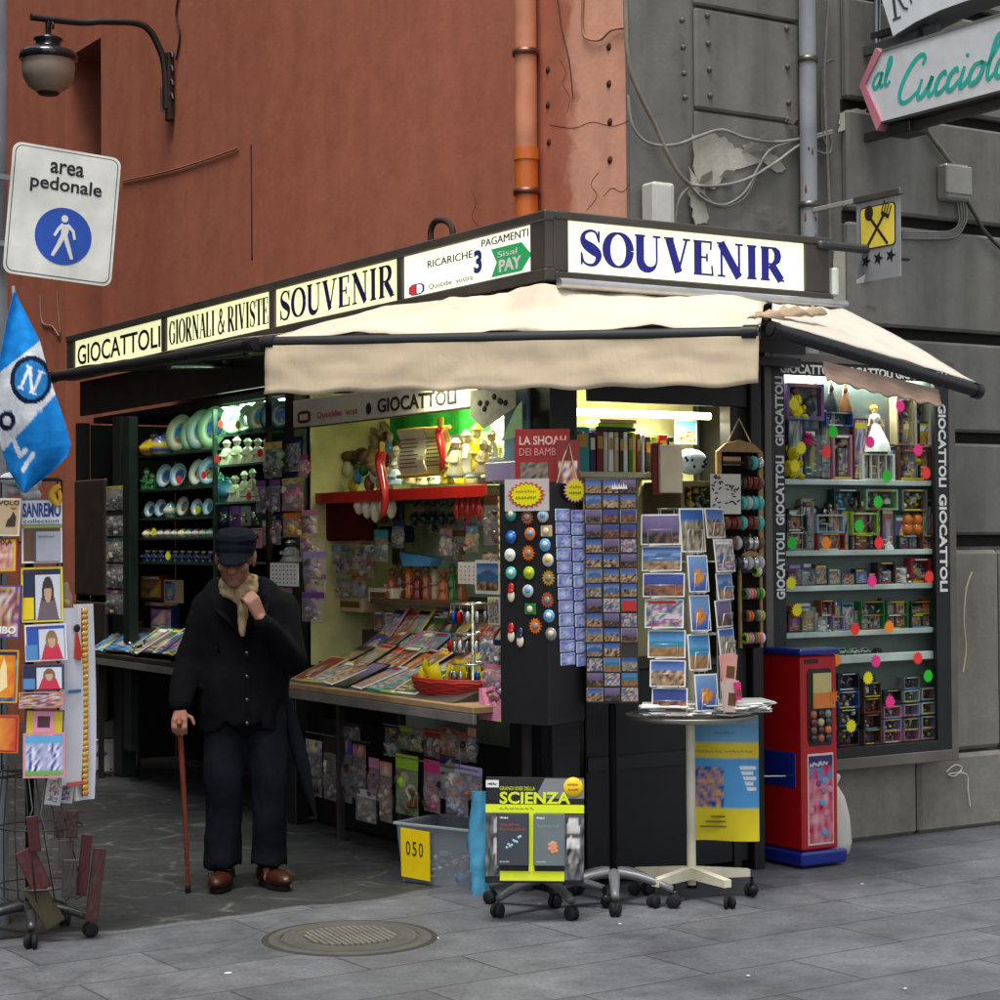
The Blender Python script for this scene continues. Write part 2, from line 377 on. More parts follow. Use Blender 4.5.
# ------------------------------------------------------------------ ground
def ground_mat():
    m, nt, b = newmat('street'); L = nt.links.new
    g = N(nt, 'ShaderNodeNewGeometry'); mp = N(nt, 'ShaderNodeMapping'); mp.vector_type = 'TEXTURE'
    mp.inputs['Rotation'].default_value = (0, 0, PHI+R(1.5)); mp.inputs['Location'].default_value = (.205, 8.2, 0); L(g.outputs['Position'], mp.inputs[0])
    # distort slightly so that joints are not ruler straight
    dn = N(nt, 'ShaderNodeTexNoise'); dn.inputs['Scale'].default_value = 2.2; dn.inputs['Detail'].default_value = 4; L(mp.outputs[0], dn.inputs['Vector'])
    ds = N(nt, 'ShaderNodeVectorMath', operation='SCALE'); ds.inputs['Scale'].default_value = .03; L(dn.outputs['Color'], ds.inputs[0])
    da = N(nt, 'ShaderNodeVectorMath', operation='ADD'); L(mp.outputs[0], da.inputs[0]); L(ds.outputs[0], da.inputs[1])
    br = N(nt, 'ShaderNodeTexBrick'); br.offset = .41; br.squash = 1
    for k, v in (('Scale', 1.), ('Mortar Size', .006), ('Mortar Smooth', .6), ('Bias', -.1), ('Brick Width', .92), ('Row Height', .37)): br.inputs[k].default_value = v
    br.inputs['Color1'].default_value = (.100, .105, .114, 1); br.inputs['Color2'].default_value = (.143, .148, .158, 1); br.inputs['Mortar'].default_value = (.07, .07, .07, 1)
    L(da.outputs[0], br.inputs['Vector'])
    n1 = N(nt, 'ShaderNodeTexNoise'); n1.inputs['Scale'].default_value = 1.3; n1.inputs['Detail'].default_value = 8; L(mp.outputs[0], n1.inputs['Vector'])
    n2 = N(nt, 'ShaderNodeTexNoise'); n2.inputs['Scale'].default_value = 70; n2.inputs['Detail'].default_value = 5; L(mp.outputs[0], n2.inputs['Vector'])
    n3 = N(nt, 'ShaderNodeTexNoise'); n3.inputs['Scale'].default_value = 7; n3.inputs['Detail'].default_value = 9; n3.inputs['Roughness'].default_value = .7; L(mp.outputs[0], n3.inputs['Vector'])
    # old lava stones with pale joints beside the kiosk
    vo = N(nt, 'ShaderNodeTexVoronoi', feature='DISTANCE_TO_EDGE'); vo.inputs['Scale'].default_value = 2.7; vo.inputs['Randomness'].default_value = .8
    d2 = N(nt, 'ShaderNodeVectorMath', operation='SCALE'); d2.inputs['Scale'].default_value = .12; L(dn.outputs['Color'], d2.inputs[0])
    d3 = N(nt, 'ShaderNodeVectorMath', operation='ADD'); L(mp.outputs[0], d3.inputs[0]); L(d2.outputs[0], d3.inputs[1]); L(d3.outputs[0], vo.inputs['Vector'])
    jt = N(nt, 'ShaderNodeMapRange'); jt.inputs['From Min'].default_value = .01; jt.inputs['From Max'].default_value = .04
    jt.inputs['To Min'].default_value = 1; jt.inputs['To Max'].default_value = 0; L(vo.outputs['Distance'], jt.inputs['Value'])
    jn = N(nt, 'ShaderNodeMath', operation='MULTIPLY'); L(jt.outputs[0], jn.inputs[0])
    jm = N(nt, 'ShaderNodeMapRange'); jm.inputs['From Min'].default_value = .44; jm.inputs['From Max'].default_value = .60; L(n3.outputs['Fac'], jm.inputs['Value']); L(jm.outputs[0], jn.inputs[1])
    ro = N(nt, 'ShaderNodeMixRGB'); ro.inputs[1].default_value = (.032, .034, .034, 1); ro.inputs[2].default_value = (.095, .093, .083, 1); L(jn.outputs[0], ro.inputs[0])  # dark stone colour lowered further to carry the shade of the alley
    # mask of the old stones: local y above a wavy line
    sx = N(nt, 'ShaderNodeSeparateXYZ'); L(d3.outputs[0], sx.inputs[0])
    mk = N(nt, 'ShaderNodeMapRange'); mk.inputs['From Min'].default_value = .70; mk.inputs['From Max'].default_value = .73
    ma = N(nt, 'ShaderNodeMath', operation='MULTIPLY_ADD'); ma.inputs[1].default_value = .42; L(n1.outputs['Fac'], ma.inputs[0]); L(sx.outputs[1], ma.inputs[2]); L(ma.outputs[0], mk.inputs['Value'])
    mc = N(nt, 'ShaderNodeMixRGB'); L(mk.outputs[0], mc.inputs[0]); L(br.outputs['Color'], mc.inputs[1]); L(ro.outputs[0], mc.inputs[2])
    # stains and speckle
    s1 = N(nt, 'ShaderNodeMapRange'); s1.inputs['From Min'].default_value = .3; s1.inputs['From Max'].default_value = .72; s1.inputs['To Min'].default_value = .6; s1.inputs['To Max'].default_value = 1.25; L(n1.outputs['Fac'], s1.inputs['Value'])
    s2 = N(nt, 'ShaderNodeMapRange'); s2.inputs['From Min'].default_value = .25; s2.inputs['From Max'].default_value = .8; s2.inputs['To Min'].default_value = .72; s2.inputs['To Max'].default_value = 1.3; L(n2.outputs['Fac'], s2.inputs['Value'])
    s3 = N(nt, 'ShaderNodeMapRange'); s3.inputs['From Min'].default_value = .3; s3.inputs['From Max'].default_value = .7; s3.inputs['To Min'].default_value = .68; s3.inputs['To Max'].default_value = 1.24; L(n3.outputs['Fac'], s3.inputs['Value'])
    # old gum and grit
    vg = N(nt, 'ShaderNodeTexVoronoi'); vg.inputs['Scale'].default_value = 2.6; L(mp.outputs[0], vg.inputs['Vector'])
    gm = N(nt, 'ShaderNodeMapRange'); gm.inputs['From Min'].default_value = .035; gm.inputs['From Max'].default_value = .05; gm.inputs['To Min'].default_value = .62; gm.inputs['To Max'].default_value = 1.; L(vg.outputs['Distance'], gm.inputs['Value'])
    ck = N(nt, 'ShaderNodeTexVoronoi', feature='DISTANCE_TO_EDGE'); ck.inputs['Scale'].default_value = .55; L(d3.outputs[0], ck.inputs['Vector'])
    cm = N(nt, 'ShaderNodeMapRange'); cm.inputs['From Min'].default_value = .0; cm.inputs['From Max'].default_value = .006; cm.inputs['To Min'].default_value = .8; L(ck.outputs['Distance'], cm.inputs['Value'])
    gk = N(nt, 'ShaderNodeMath', operation='MULTIPLY'); L(gm.outputs[0], gk.inputs[0]); L(cm.outputs[0], gk.inputs[1])
    a0 = N(nt, 'ShaderNodeMath', operation='MULTIPLY'); L(s1.outputs[0], a0.inputs[0]); L(gk.outputs[0], a0.inputs[1])
    a = N(nt, 'ShaderNodeMath', operation='MULTIPLY'); L(a0.outputs[0], a.inputs[0]); L(s2.outputs[0], a.inputs[1])
    a2 = N(nt, 'ShaderNodeMath', operation='MULTIPLY'); L(a.outputs[0], a2.inputs[0]); L(s3.outputs[0], a2.inputs[1])
    sc = N(nt, 'ShaderNodeVectorMath', operation='SCALE'); L(mc.outputs[0], sc.inputs[0]); L(a2.outputs[0], sc.inputs['Scale']); L(sc.outputs[0], b.inputs['Base Color'])
    b.inputs['Roughness'].default_value = .62; b.inputs['Specular IOR Level'].default_value = .4
    rr = N(nt, 'ShaderNodeMapRange'); rr.inputs['To Min'].default_value = .45; rr.inputs['To Max'].default_value = .8; L(n3.outputs['Fac'], rr.inputs['Value']); L(rr.outputs[0], b.inputs['Roughness'])
    h1 = N(nt, 'ShaderNodeMath', operation='MULTIPLY'); h1.inputs[1].default_value = -1.; L(br.outputs['Fac'], h1.inputs[0])
    h2 = N(nt, 'ShaderNodeMixRGB'); L(mk.outputs[0], h2.inputs[0]); L(h1.outputs[0], h2.inputs[1])
    h3 = N(nt, 'ShaderNodeMath', operation='MULTIPLY_ADD'); h3.inputs[1].default_value = 5.; h3.inputs[2].default_value = -1.; L(n3.outputs['Fac'], h3.inputs[0]); L(h3.outputs[0], h2.inputs[2])
    bp = N(nt, 'ShaderNodeBump'); bp.inputs['Strength'].default_value = .6; bp.inputs['Distance'].default_value = .012; L(h2.outputs[0], bp.inputs['Height'])
    b2 = N(nt, 'ShaderNodeBump'); b2.inputs['Strength'].default_value = .25; b2.inputs['Distance'].default_value = .004; L(n2.outputs['Fac'], b2.inputs['Height']); L(bp.outputs[0], b2.inputs['Normal'])
    L(b2.outputs[0], b.inputs['Normal']); MATS['street'] = m
ground_mat()
g = MB(); g.box(-150, -150, -.3, 150, 150, 0, 'grey', 'street'); g = g.build('street_paving'); g['kind'] = 'structure'
# manhole cover with its cast frame
mh = empty('manhole_cover', hG(350, 938)); tag(mh, 'round cast iron manhole cover with chequered centre set in the paving', 'manhole cover')
m = MB(); m.lathe([(.262, 0), (.262, .006), (.298, .008), (.31, .001)], '#55534e', 'matte', 48); m.lathe([(.30, .002), (.325, .0045), (.332, .0)], '#3c3b38', 'matte', 48); m.build('frame_ring', mh)
m = MB(); m.lathe([(0, .003), (.182, .003), (.185, .001), (.190, .001), (.193, .011), (.212, .011), (.216, .002), (.232, .002), (.235, .010), (.252, .010), (.256, 0)], '#56544e', 'matte', 48)
for i in range(-8, 9):
    for j in range(-8, 9):
        x, y = i*.022, j*.022
        if x*x+y*y < .0305: m.box(x-.0075, y-.0075, .0025, x+.0075, y+.0075, .0125, '#77746b', 'matte')
o = m.build('cover', mh, rz=.4)
for i, (px, py, s) in enumerate([(434, 938, .02), (228, 973, .016)]):
    m = MB(); m.prism([(-s, 0), (-s*.3, s*.55), (s*.7, s*.4), (s, 0), (s*.4, -s*.5)], 0, .004, 'white', 'paper'); o = m.build('paper_scrap', None, hG(px, py)+Vector((0, 0, .001)), rot=(R(-84), 0, .6*i))
    tag(o, ['small torn white paper scrap lying beside the manhole cover', 'thin white paper scrap lying on the paving in the foreground'][i], 'litter')
for i, (px, py) in enumerate([(748, 977), (862, 885), (905, 990), (620, 925), (540, 905)]):
    m = MB(); m.ball((0, 0, .004), (.009, .006, .004), 'lightgrey', 'paper', 6, 4); o = m.build('cigarette_stub', None, hG(px, py))
    tag(o, 'tiny pale cigarette end lying on the grey paving', 'litter', 'cigarette ends scattered on the paving')

# ------------------------------------------------------------------ building walls
def wall_mat(name, c1, c2, patch=None, patch_l=None, rough=.85, streak=1., sc=1.):
    m, nt, b = newmat(name); L = nt.links.new
    g = N(nt, 'ShaderNodeNewGeometry'); mp = N(nt, 'ShaderNodeMapping'); mp.vector_type = 'TEXTURE'
    mp.inputs['Rotation'].default_value = (0, 0, PHI); mp.inputs['Location'].default_value = (.205, 8.2, 0); L(g.outputs['Position'], mp.inputs[0])
    n1 = N(nt, 'ShaderNodeTexNoise'); n1.inputs['Scale'].default_value = .9*sc; n1.inputs['Detail'].default_value = 8; n1.inputs['Roughness'].default_value = .6; L(mp.outputs[0], n1.inputs['Vector'])
    st = N(nt, 'ShaderNodeMapping'); st.inputs['Scale'].default_value = (3., 3., .28); L(mp.outputs[0], st.inputs[0])
    n2 = N(nt, 'ShaderNodeTexNoise'); n2.inputs['Scale'].default_value = 1.6; n2.inputs['Detail'].default_value = 7; L(st.outputs[0], n2.inputs['Vector'])
    n3 = N(nt, 'ShaderNodeTexNoise'); n3.inputs['Scale'].default_value = 45; n3.inputs['Detail'].default_value = 5; L(mp.outputs[0], n3.inputs['Vector'])
    n4 = N(nt, 'ShaderNodeTexNoise'); n4.inputs['Scale'].default_value = 5*sc; n4.inputs['Detail'].default_value = 10; n4.inputs['Roughness'].default_value = .72; L(mp.outputs[0], n4.inputs['Vector'])
    cr = N(nt, 'ShaderNodeMixRGB'); cr.inputs[1].default_value = (*lin(c1), 1); cr.inputs[2].default_value = (*lin(c2), 1)
    r0 = N(nt, 'ShaderNodeMapRange'); r0.inputs['From Min'].default_value = .3; r0.inputs['From Max'].default_value = .75; L(n1.outputs['Fac'], r0.inputs['Value']); L(r0.outputs[0], cr.inputs[0])
    out = cr.outputs[0]
    if patch:
        sx = N(nt, 'ShaderNodeSeparateXYZ'); L(mp.outputs[0], sx.inputs[0])
        ad = N(nt, 'ShaderNodeMath', operation='MULTIPLY_ADD'); ad.inputs[1].default_value = .5; L(n4.outputs['Fac'], ad.inputs[0]); L(sx.outputs[1], ad.inputs[2])
        mk = N(nt, 'ShaderNodeMapRange'); mk.inputs['From Min'].default_value = patch_l+.30; mk.inputs['From Max'].default_value = patch_l+.20; L(ad.outputs[0], mk.inputs['Value'])
        pc = N(nt, 'ShaderNodeMixRGB'); pc.inputs[2].default_value = (*lin(patch), 1); L(mk.outputs[0], pc.inputs[0]); L(out, pc.inputs[1]); out = pc.outputs[0]
    s1 = N(nt, 'ShaderNodeMapRange'); s1.inputs['From Min'].default_value = .3; s1.inputs['From Max'].default_value = .7; s1.inputs['To Min'].default_value = 1-.28*streak; s1.inputs['To Max'].default_value = 1.1; L(n2.outputs['Fac'], s1.inputs['Value'])
    s2 = N(nt, 'ShaderNodeMapRange'); s2.inputs['From Min'].default_value = .3; s2.inputs['From Max'].default_value = .72; s2.inputs['To Min'].default_value = .82; s2.inputs['To Max'].default_value = 1.1; L(n4.outputs['Fac'], s2.inputs['Value'])
    a = N(nt, 'ShaderNodeMath', operation='MULTIPLY'); L(s1.outputs[0], a.inputs[0]); L(s2.outputs[0], a.inputs[1])
    sc_ = N(nt, 'ShaderNodeVectorMath', operation='SCALE'); L(out, sc_.inputs[0]); L(a.outputs[0], sc_.inputs['Scale']); L(sc_.outputs[0], b.inputs['Base Color'])
    b.inputs['Roughness'].default_value = rough; b.inputs['Specular IOR Level'].default_value = .25
    bp = N(nt, 'ShaderNodeBump'); bp.inputs['Strength'].default_value = .3; bp.inputs['Distance'].default_value = .012; L(n4.outputs['Fac'], bp.inputs['Height'])
    b2 = N(nt, 'ShaderNodeBump'); b2.inputs['Strength'].default_value = .2; b2.inputs['Distance'].default_value = .004; L(n3.outputs['Fac'], b2.inputs['Height']); L(bp.outputs[0], b2.inputs['Normal']); L(b2.outputs[0], b.inputs['Normal'])
    MATS[name] = m
wall_mat('redwall', '#b2694f', '#b9725a', '#e2a58a', .95, streak=.2)
wall_mat('greywall', '#6f6e68', '#8a8881', streak=1.35)
wall_mat('stone', '#77746a', '#8f8b80', streak=.7, sc=3.5)
wall_mat('bare', '#aaa698', '#c4c0b2', streak=.6, sc=4)
wall_mat('scraped', '#c08068', '#d29a80', streak=.6, sc=4)
def blob_(pts, amp=.02, sub=5, seed=1):
    rr = random.Random(seed); out = []; n = len(pts)
    for i in range(n):
        a, b = pts[i], pts[(i+1) % n]
        for j in range(sub): t = j/sub; out.append((a[0]*(1-t)+b[0]*t+rr.uniform(-amp, amp), a[1]*(1-t)+b[1]*t+rr.uniform(-amp, amp)))
    return out
RB, LW = .783, .473       # the two planes of the corner
H = 13.
redb = empty('red_building', C0, PHI); tag(redb, 'tall terracotta red plastered building behind the kiosk, running back along the alley', 'building')
m = MB()
rw0 = rl(hL(65, 60, RB)); rw1 = rl(hL(101, 60, RB)); zt = rl(hL(90, 44, RB))[2]
lA, lB = rw1[1], rw0[1]
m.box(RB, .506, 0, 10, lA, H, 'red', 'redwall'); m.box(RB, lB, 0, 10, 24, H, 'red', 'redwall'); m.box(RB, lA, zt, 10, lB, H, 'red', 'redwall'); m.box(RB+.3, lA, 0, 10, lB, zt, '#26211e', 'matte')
m.build('wall', redb)
# cracks, seams
def flatstrip(mb, pts, w, col, mat, y): ribbon(mb, pts, [w]*len(pts), y, .002, col, mat)
LB = empty('tmp')  # removed below
bpy.data.objects.remove(LB)
def onL(pts, r, z_off=0): return [(lambda q: (q[1], q[2]+z_off))(rl(hL(px, py, r))) for px, py in pts]
# thin cables and cracks on the red wall: tubes a hair off the plaster
def tubeL(pts, r, rad, col, mat='rubber', n=6): 
    mb = MB(); mb.tube([hL(px, py, r) for px, py in bez(pts, 4)], rad, col, mat, n); return mb
def tubeR(pts, l, rad, col, mat='rubber', n=6):
    mb = MB(); mb.tube([hR(px, py, l) for px, py in bez(pts, 4)], rad, col, mat, n); return mb
tag(tubeL([(122, 181), (165, 172), (205, 160), (238, 148)], RB-.01, .006, '#8a6a5a').build('cable'), 'thin loose cable sagging across the red wall beside the pedestrian sign', 'cable')
tag(tubeL([(251, 145), (251.5, 190), (252, 260)], RB-.004, .005, '#4a2c24').build('cable'), 'thin dark cable running straight down the red wall behind the kiosk roof', 'cable')
tag(tubeL([(179, -5), (176, 15), (180, 35), (176, 60)], RB-.01, .008, '#3c2a24').build('cable'), 'dark cable coming down the red wall to the lamp bracket', 'cable')
tag(tubeL([(40, 295), (42, 322), (52, 326), (60, 336), (58, 310), (57, 292)], RB-.01, .006, '#9a7a6a').build('cable'), 'pale loop of loose cable hanging on the red wall beyond the flag', 'cable')
tag(tubeL([(557, -5), (562, 30), (569, 60), (573, 98)], RB-.004, .0035, '#5a3a30').build('cable'), 'hair-thin dark wire on the red wall between drainpipe and building corner', 'cable')
tag(tubeL([(583, -5), (582, 25), (586, 38), (600, 40), (612, 30), (630, 28)], RB-.012, .006, '#a07a66').build('cable'), 'pale cable looping at the top of the red wall beside the grey corner', 'cable')
# rivets / iron studs on the red wall near the corner
for i, (px, py) in enumerate([(548, 70), (548, 105), (549, 142), (609, 47), (609, 84), (610, 122), (610, 160), (545, 215)]):
    mb = MB(); mb.ball((0, 0, 0), (.014, .011, .015), '#4d2f26', 'matte', 8, 6); mb.lathe([(.02, 0), (.018, -.003), (0, -.004)], '#5a3a2e', 'matte', 10, ax='y')
    o = mb.build('iron_stud', redb, C0*0); o.matrix_local = Matrix.Identity(4)
    q = rl(hL(px, py, RB)); o.location = (q[0], q[1], q[2]); o.rotation_euler = (0, 0, -math.pi/2)
for i, pts in enumerate([[(560, 60), (566, 72), (563, 84), (570, 98), (567, 112)], [(598, 172), (590, 184), (596, 196), (586, 210)], [(470, 190), (474, 204), (470, 216), (476, 226)], [(604, 196), (612, 188), (622, 192), (630, 184)], [(186, 190), (184, 205), (187, 218)], [(548, 125), (572, 128), (590, 122), (612, 126), (632, 118)]]):
    m = tubeL([(a + (i * 7 % 3), b) for a, b in pts], RB, .0016, '#5a3026', 'matte', 5)
    o = m.build('plaster_crack', redb); o.matrix_parent_inverse = redb.matrix_basis.inverted()
for i, pts in enumerate([][:0] and [[(596, 188), (612, 180), (626, 186), (629, 200), (612, 212), (598, 206)], [(575, 150), (590, 146), (600, 156), (588, 166), (576, 162)], [(470, 176), (486, 172), (494, 196), (480, 214), (470, 204)]]):
    q = [(-rl(hL(a, b, RB))[1], rl(hL(a, b, RB))[2]) for a, b in pts]; m = MB(); m.prism(blob_(q, .012, 5, i), -.003, 0, 'cream', 'scraped'); o = m.build('scraped_patch', redb, rz=-math.pi/2); o.location = (RB, 0, 0)
# grey building
gb = empty('grey_building', C0, PHI); tag(gb, 'grey rendered building front with rusticated blocks and rough stone plinth at right', 'building')
m = MB(); m.box(RB, LW, 0, 16, .5, H, 'grey', 'greywall'); m.box(RB+2.5, .5, 0, 16, 9, H, 'grey', 'greywall'); m.build('wall', gb)
# raised pilaster plates
m = MB()
def zR(px, py, l=LW): return rl(hR(px, py, l))
p0, p1 = zR(692, 60), zR(803, 60); za, zb = zR(692, 8)[2], zR(700, 110)[2]
m.box(p0[0], LW-.03, zb, p1[0]-.05, LW, za, 'grey', 'greywall', .012); m.box(p0[0], LW-.022, .0, p1[0]-.05, LW, zb-.012, 'grey', 'greywall', .008)
m.box(RB+.01, LW-.02, zb+.6, p0[0]-.03, LW, H-.01, 'grey', 'greywall', .01); m.box(p0[0], LW-.035, za+.012, p1[0]-.05, LW, H-.02, 'grey', 'greywall', .01)
m.build('pilaster', gb)
for i, (px, py) in enumerate([(703, 17), (704, 45), (705, 71), (706, 97), (678, 22), (679, 49), (680, 75), (681, 99), (782, 30), (783, 68), (784, 104), (783, 120)]):
    mb = MB(); mb.ball((0, 0, 0), (.015, .015, .015), '#55534e', 'paint', 8, 6); o = mb.build('iron_stud', gb); q = zR(px, py); o.location = (q[0], LW-.032, q[2])
# rusticated courses to the right
xr = zR(842, 300)[0]; edges = [zR(920, y)[2] for y in (-260, -150, -40, 8, 117, 225, 336, 437, 541)]
m = MB()
for i in range(len(edges)-1):
    z1, z0 = edges[i]-.03, edges[i+1]+.03
    x = xr
    for wblk in ([3.1, 2.2, 2.7, 2.4, 3] if i % 2 else [1.9, 2.6, 2.4, 3, 3]):
        m.box(x, LW-.055, z0, x+wblk-.004, LW, z1, 'grey', 'greywall', .014); x += wblk
m.build('rusticated_block_courses', gb)
m = MB()
for i in range(len(edges)-1): m.box(xr, LW-.004, edges[i+1]-.03, 14, LW-.001, edges[i+1]+.03, '#23221f', 'matte')
m.build('joint', gb)
zp = zR(980, 546)[2]; m = MB()
x = RB+.75; k = 0
for wblk in (.95, .62, .5, .9, .8, 1.1, .9, 1.2, 1.2, 1.):
    m.box(x, LW-.075, .40, x+wblk-.012, LW, zp-.02, 'grey', 'stone', .02); m.box(x+.004*k, LW-.09, 0, x+wblk-.006, LW, .385, 'grey', 'stone', .02); x += wblk; k += 1
m.build('stone_plinth', gb)
# bare masonry where the render has fallen off
def blob(pts, amp=.02, sub=5, seed=1):
    rr = random.Random(seed); out = []
    n = len(pts)
    for i in range(n):
        a, b = pts[i], pts[(i+1) % n]
        for j in range(sub):
            t = j/sub; out.append((a[0]*(1-t)+b[0]*t+rr.uniform(-amp, amp), a[1]*(1-t)+b[1]*t+rr.uniform(-amp, amp)))
    return out
for i, (pts, l) in enumerate([([(690, 135), (712, 133), (728, 143), (742, 152), (752, 148), (768, 148), (762, 162), (738, 168), (722, 178), (712, 190), (697, 186)], LW-.024),
        ([(689, 168), (703, 190), (708, 222), (696, 224), (688, 200)], LW-.024), ([(832, 250), (844, 248), (852, 262), (860, 300), (862, 322), (834, 326)], LW-.02),
        ([(742, 146), (760, 142), (785, 168), (776, 175)], LW-.024), ([(838, 112), (866, 108), (866, 124), (838, 130)], LW-.03)]):
    q = [(p[0], p[2]) for p in (zR(a, b, l) for a, b in pts)]
    mb = MB(); mb.prism(blob(q, .012, 5, i), -.006, 0, 'cream', 'bare'); o = mb.build('bare_masonry', gb); o.location = (0, l, 0)
# curled flakes of paint
mb = MB()
for (px, py, s) in [(745, 150, .05), (760, 140, .06), (785, 122, .03), (775, 220, .05), (758, 212, .05), (850, 255, .04), (858, 285, .04), (863, 310, .04), (700, 180, .05), (722, 176, .04)]:
    q = zR(px, py); a = rnd.uniform(-.6, .6)
    mb.T = Matrix.Translation((q[0], LW-.03, q[2])) @ Matrix.Rotation(a, 4, 'Y')
    mb.add([(-s, 0, -s*.3), (s, 0, -s*.4), (s*.8, -.035, s*.4), (-s*.6, -.03, s*.5)], [(0, 1, 2, 3), (3, 2, 1, 0)][:1], '#98958a', 'bare')
mb.T = Matrix.Identity(4); mb.build('paint_flake', gb)
# unseen building added across the alley and at its end to keep it dim
nb = empty('unseen_alley_block', C0, PHI); tag(nb, 'unseen plain building added left of the kiosk to dim the alley', 'building')
m = MB(); m.box(-14, 15.8, 0, RB-.01, 16.8, 12, 'grey', 'greywall'); m.box(-14, 1.6, 0, -4.0, 15.79, 12, 'grey', 'greywall'); m.build('wall', nb)
for k in range(3):
    for j in range(2):
        mb = MB(); mb.box(-.04, -.5, 0, .03, .5, 1.6, 'darkbrown', 'paint', .01); o = mb.build('window', nb); o.location = (-4.0, 4+k*4, 4+j*4)

# ------------------------------------------------------------------ pipes and cables on the walls
def vpipe(px, ytop, ybot, rad, plane, l, col, mat, name):
    e = empty(name, (0, 0, 0)); h = hL if plane == 'L' else hR
    a = h(px, (ytop+ybot)/2, l); a = Vector((a.x, a.y, 0)); return e, a
# painted drainpipe
a = hL(526, 100, RB-.07); dp = empty('drainpipe', (a.x, a.y, 0)); tag(dp, 'round drainpipe painted like the red wall, new orange length at the bottom', 'drainpipe')
zo = hL(528, 148, RB-.07).z
m = MB(); m.tube([(0, 0, zo), (0, 0, H)], .055, '#d58c68', 'paint', 20); m.build('pipe', dp)
m = MB(); m.tube([(0, 0, 2.87), (0, 0, zo+.0)], .058, '#cf6a28', 'plastic', 20); m.tube([(0, 0, zo-.06), (0, 0, zo)], .064, '#cf6a28', 'plastic', 20); m.build('lower_pipe', dp)
for zz in (hL(526, 53, RB-.07).z, hL(528, 192, RB-.07).z, 6.5):
    m = MB(); m.lathe([(.06, -.015), (.068, -.015), (.068, .015), (.06, .015)], '#7d5648', 'metal', 20, (0, 0, zz)); m.box(-.01, 0, zz-.012, .01, .09, zz+.012, '#7d5648', 'metal'); o = m.build('pipe_clamp', dp); o.rotation_euler = (0, 0, ROTL)
a = hR(808, 100, LW-.09); gp = empty('downpipe', (a.x, a.y, 0)); tag(gp, 'grey galvanised downpipe with rust spots on the grey building', 'drainpipe')
m = MB(); m.tube([(0, 0, 1.9), (0, 0, H)], .042, '#8d9194', 'paint', 20); m.build('pipe', gp)
for zz in (hR(808, 205, LW-.09).z, hR(808, 60, LW-.09).z, 5.6):
    m = MB(); m.lathe([(.044, -.014), (.05, -.014), (.05, .014), (.044, .014)], '#6f6a62', 'metal', 20, (0, 0, zz)); m.box(-.01, .03, zz-.012, .01, .1, zz+.012, '#6f6a62', 'metal'); o = m.build('pipe_clamp', gp); o.rotation_euler = (0, 0, ROTR)
m = MB()
for k in range(7):
    an = rnd.uniform(-2.4, -.6); zz = rnd.uniform(2.9, 3.4)
    m.ball((.0405*math.cos(an), .0405*math.sin(an), zz), (.006, .006, rnd.uniform(.01, .03)), '#7a4a30', 'matte', 6, 4)
m.build('rust_spot', gp)
cabs = [([(829, -5), (826, 40), (824, 80), (826, 130), (829, 200), (830, 240)], .009, '#77756f', 'grey conduit running down the wall right of the galvanised downpipe'),
 ([(833, 60), (823, 70), (822, 130), (828, 150)], .008, '#5c5a55', 'dark cable bent behind the conduit beside the downpipe'),
 ([(625, -5), (628, 60), (640, 95), (655, 125), (668, 155), (680, 175), (690, 185)], .012, '#8b8070', 'thick brown cable slanting down the grey corner wall'),
 ([(628, 95), (632, 125), (648, 143), (675, 145), (700, 136), (722, 130), (745, 138), (775, 142), (800, 139), (832, 131)], .008, '#8c8a84', 'pale cable swagged across the grey wall to the downpipe'),
 ([(690, 185), (715, 186), (745, 180), (775, 163), (795, 148), (815, 138), (832, 133)], .008, '#9a9890', 'pale cable rising from the junction over the peeled plaster'),
 ([(690, 186), (705, 200), (725, 205), (745, 192), (758, 168), (770, 150), (790, 142)], .007, '#8c8a84', 'looped cable hanging below the peeled plaster patch'),
 ([(700, 192), (720, 207), (742, 200), (752, 185), (762, 160), (775, 147)], .006, '#77756f', 'second thinner looped cable under the peeled plaster patch'),
 ([(690, 186), (680, 198), (676, 215), (675, 225)], .008, '#77756f', 'short cable dropping to the white meter box'),
 ([(809, 141), (815, 150), (828, 154), (832, 146), (830, 134)], .007, '#77756f', 'small cable coil just right of the downpipe'),
 ([(920, 120), (930, 135), (945, 155), (955, 168)], .012, '#7b7972', 'cable dropping from under the arrow sign to the junction box'),
 ([(966, 200), (975, 215), (985, 232), (1003, 250)], .010, '#4c4a46', 'dark cable slanting away to the right from the junction box')]
for i, (pts, rad, col, lab) in enumerate(cabs): tag(tubeR(pts, LW-.045 if pts[0][0] < 840 else LW-.075, rad, col).build('cable'), lab, 'cable')
for i in range(4):
    tag(tubeR([(957+i*2.5, 200), (959+i*2.5, 222-i), (950+i*2, 231+i*1.7), (930, 232+i*2.2), (902, 232+i*2)], LW-.07, .005, '#8f8d86').build('cable'), 'one of four bundled cables curving down from the junction box', 'cable', 'bundled cables under the junction box')
lo, w, h, rz = rect('R', 947, 164, 971, 200, LW-.13)
m = MB(); m.box(-w/2, 0, 0, w/2, .075, h, '#8b8a84', 'plastic', .012); m.box(-w/2-.006, -.008, h*.15, w/2+.006, .012, h*.95, '#94938c', 'plastic', .006); o = m.build('junction_box', None, lo, rz); tag(o, 'small grey junction box on the wall below the arrow sign', 'junction box')
lo, w, h, rz = rect('R', 654, 182, 676, 222, LW-.12)
m = MB(); m.box(-w/2, 0, -.1, w/2, .1, h, '#c3c1b6', 'plastic', .012); m.box(-w/2+.01, -.006, -.1, w/2-.03, .0, h-.015, '#cfcdc2', 'plastic', .004); o = m.build('meter_box', None, lo, rz); tag(o, 'white plastic meter box on the grey wall behind the kiosk roof', 'meter box')
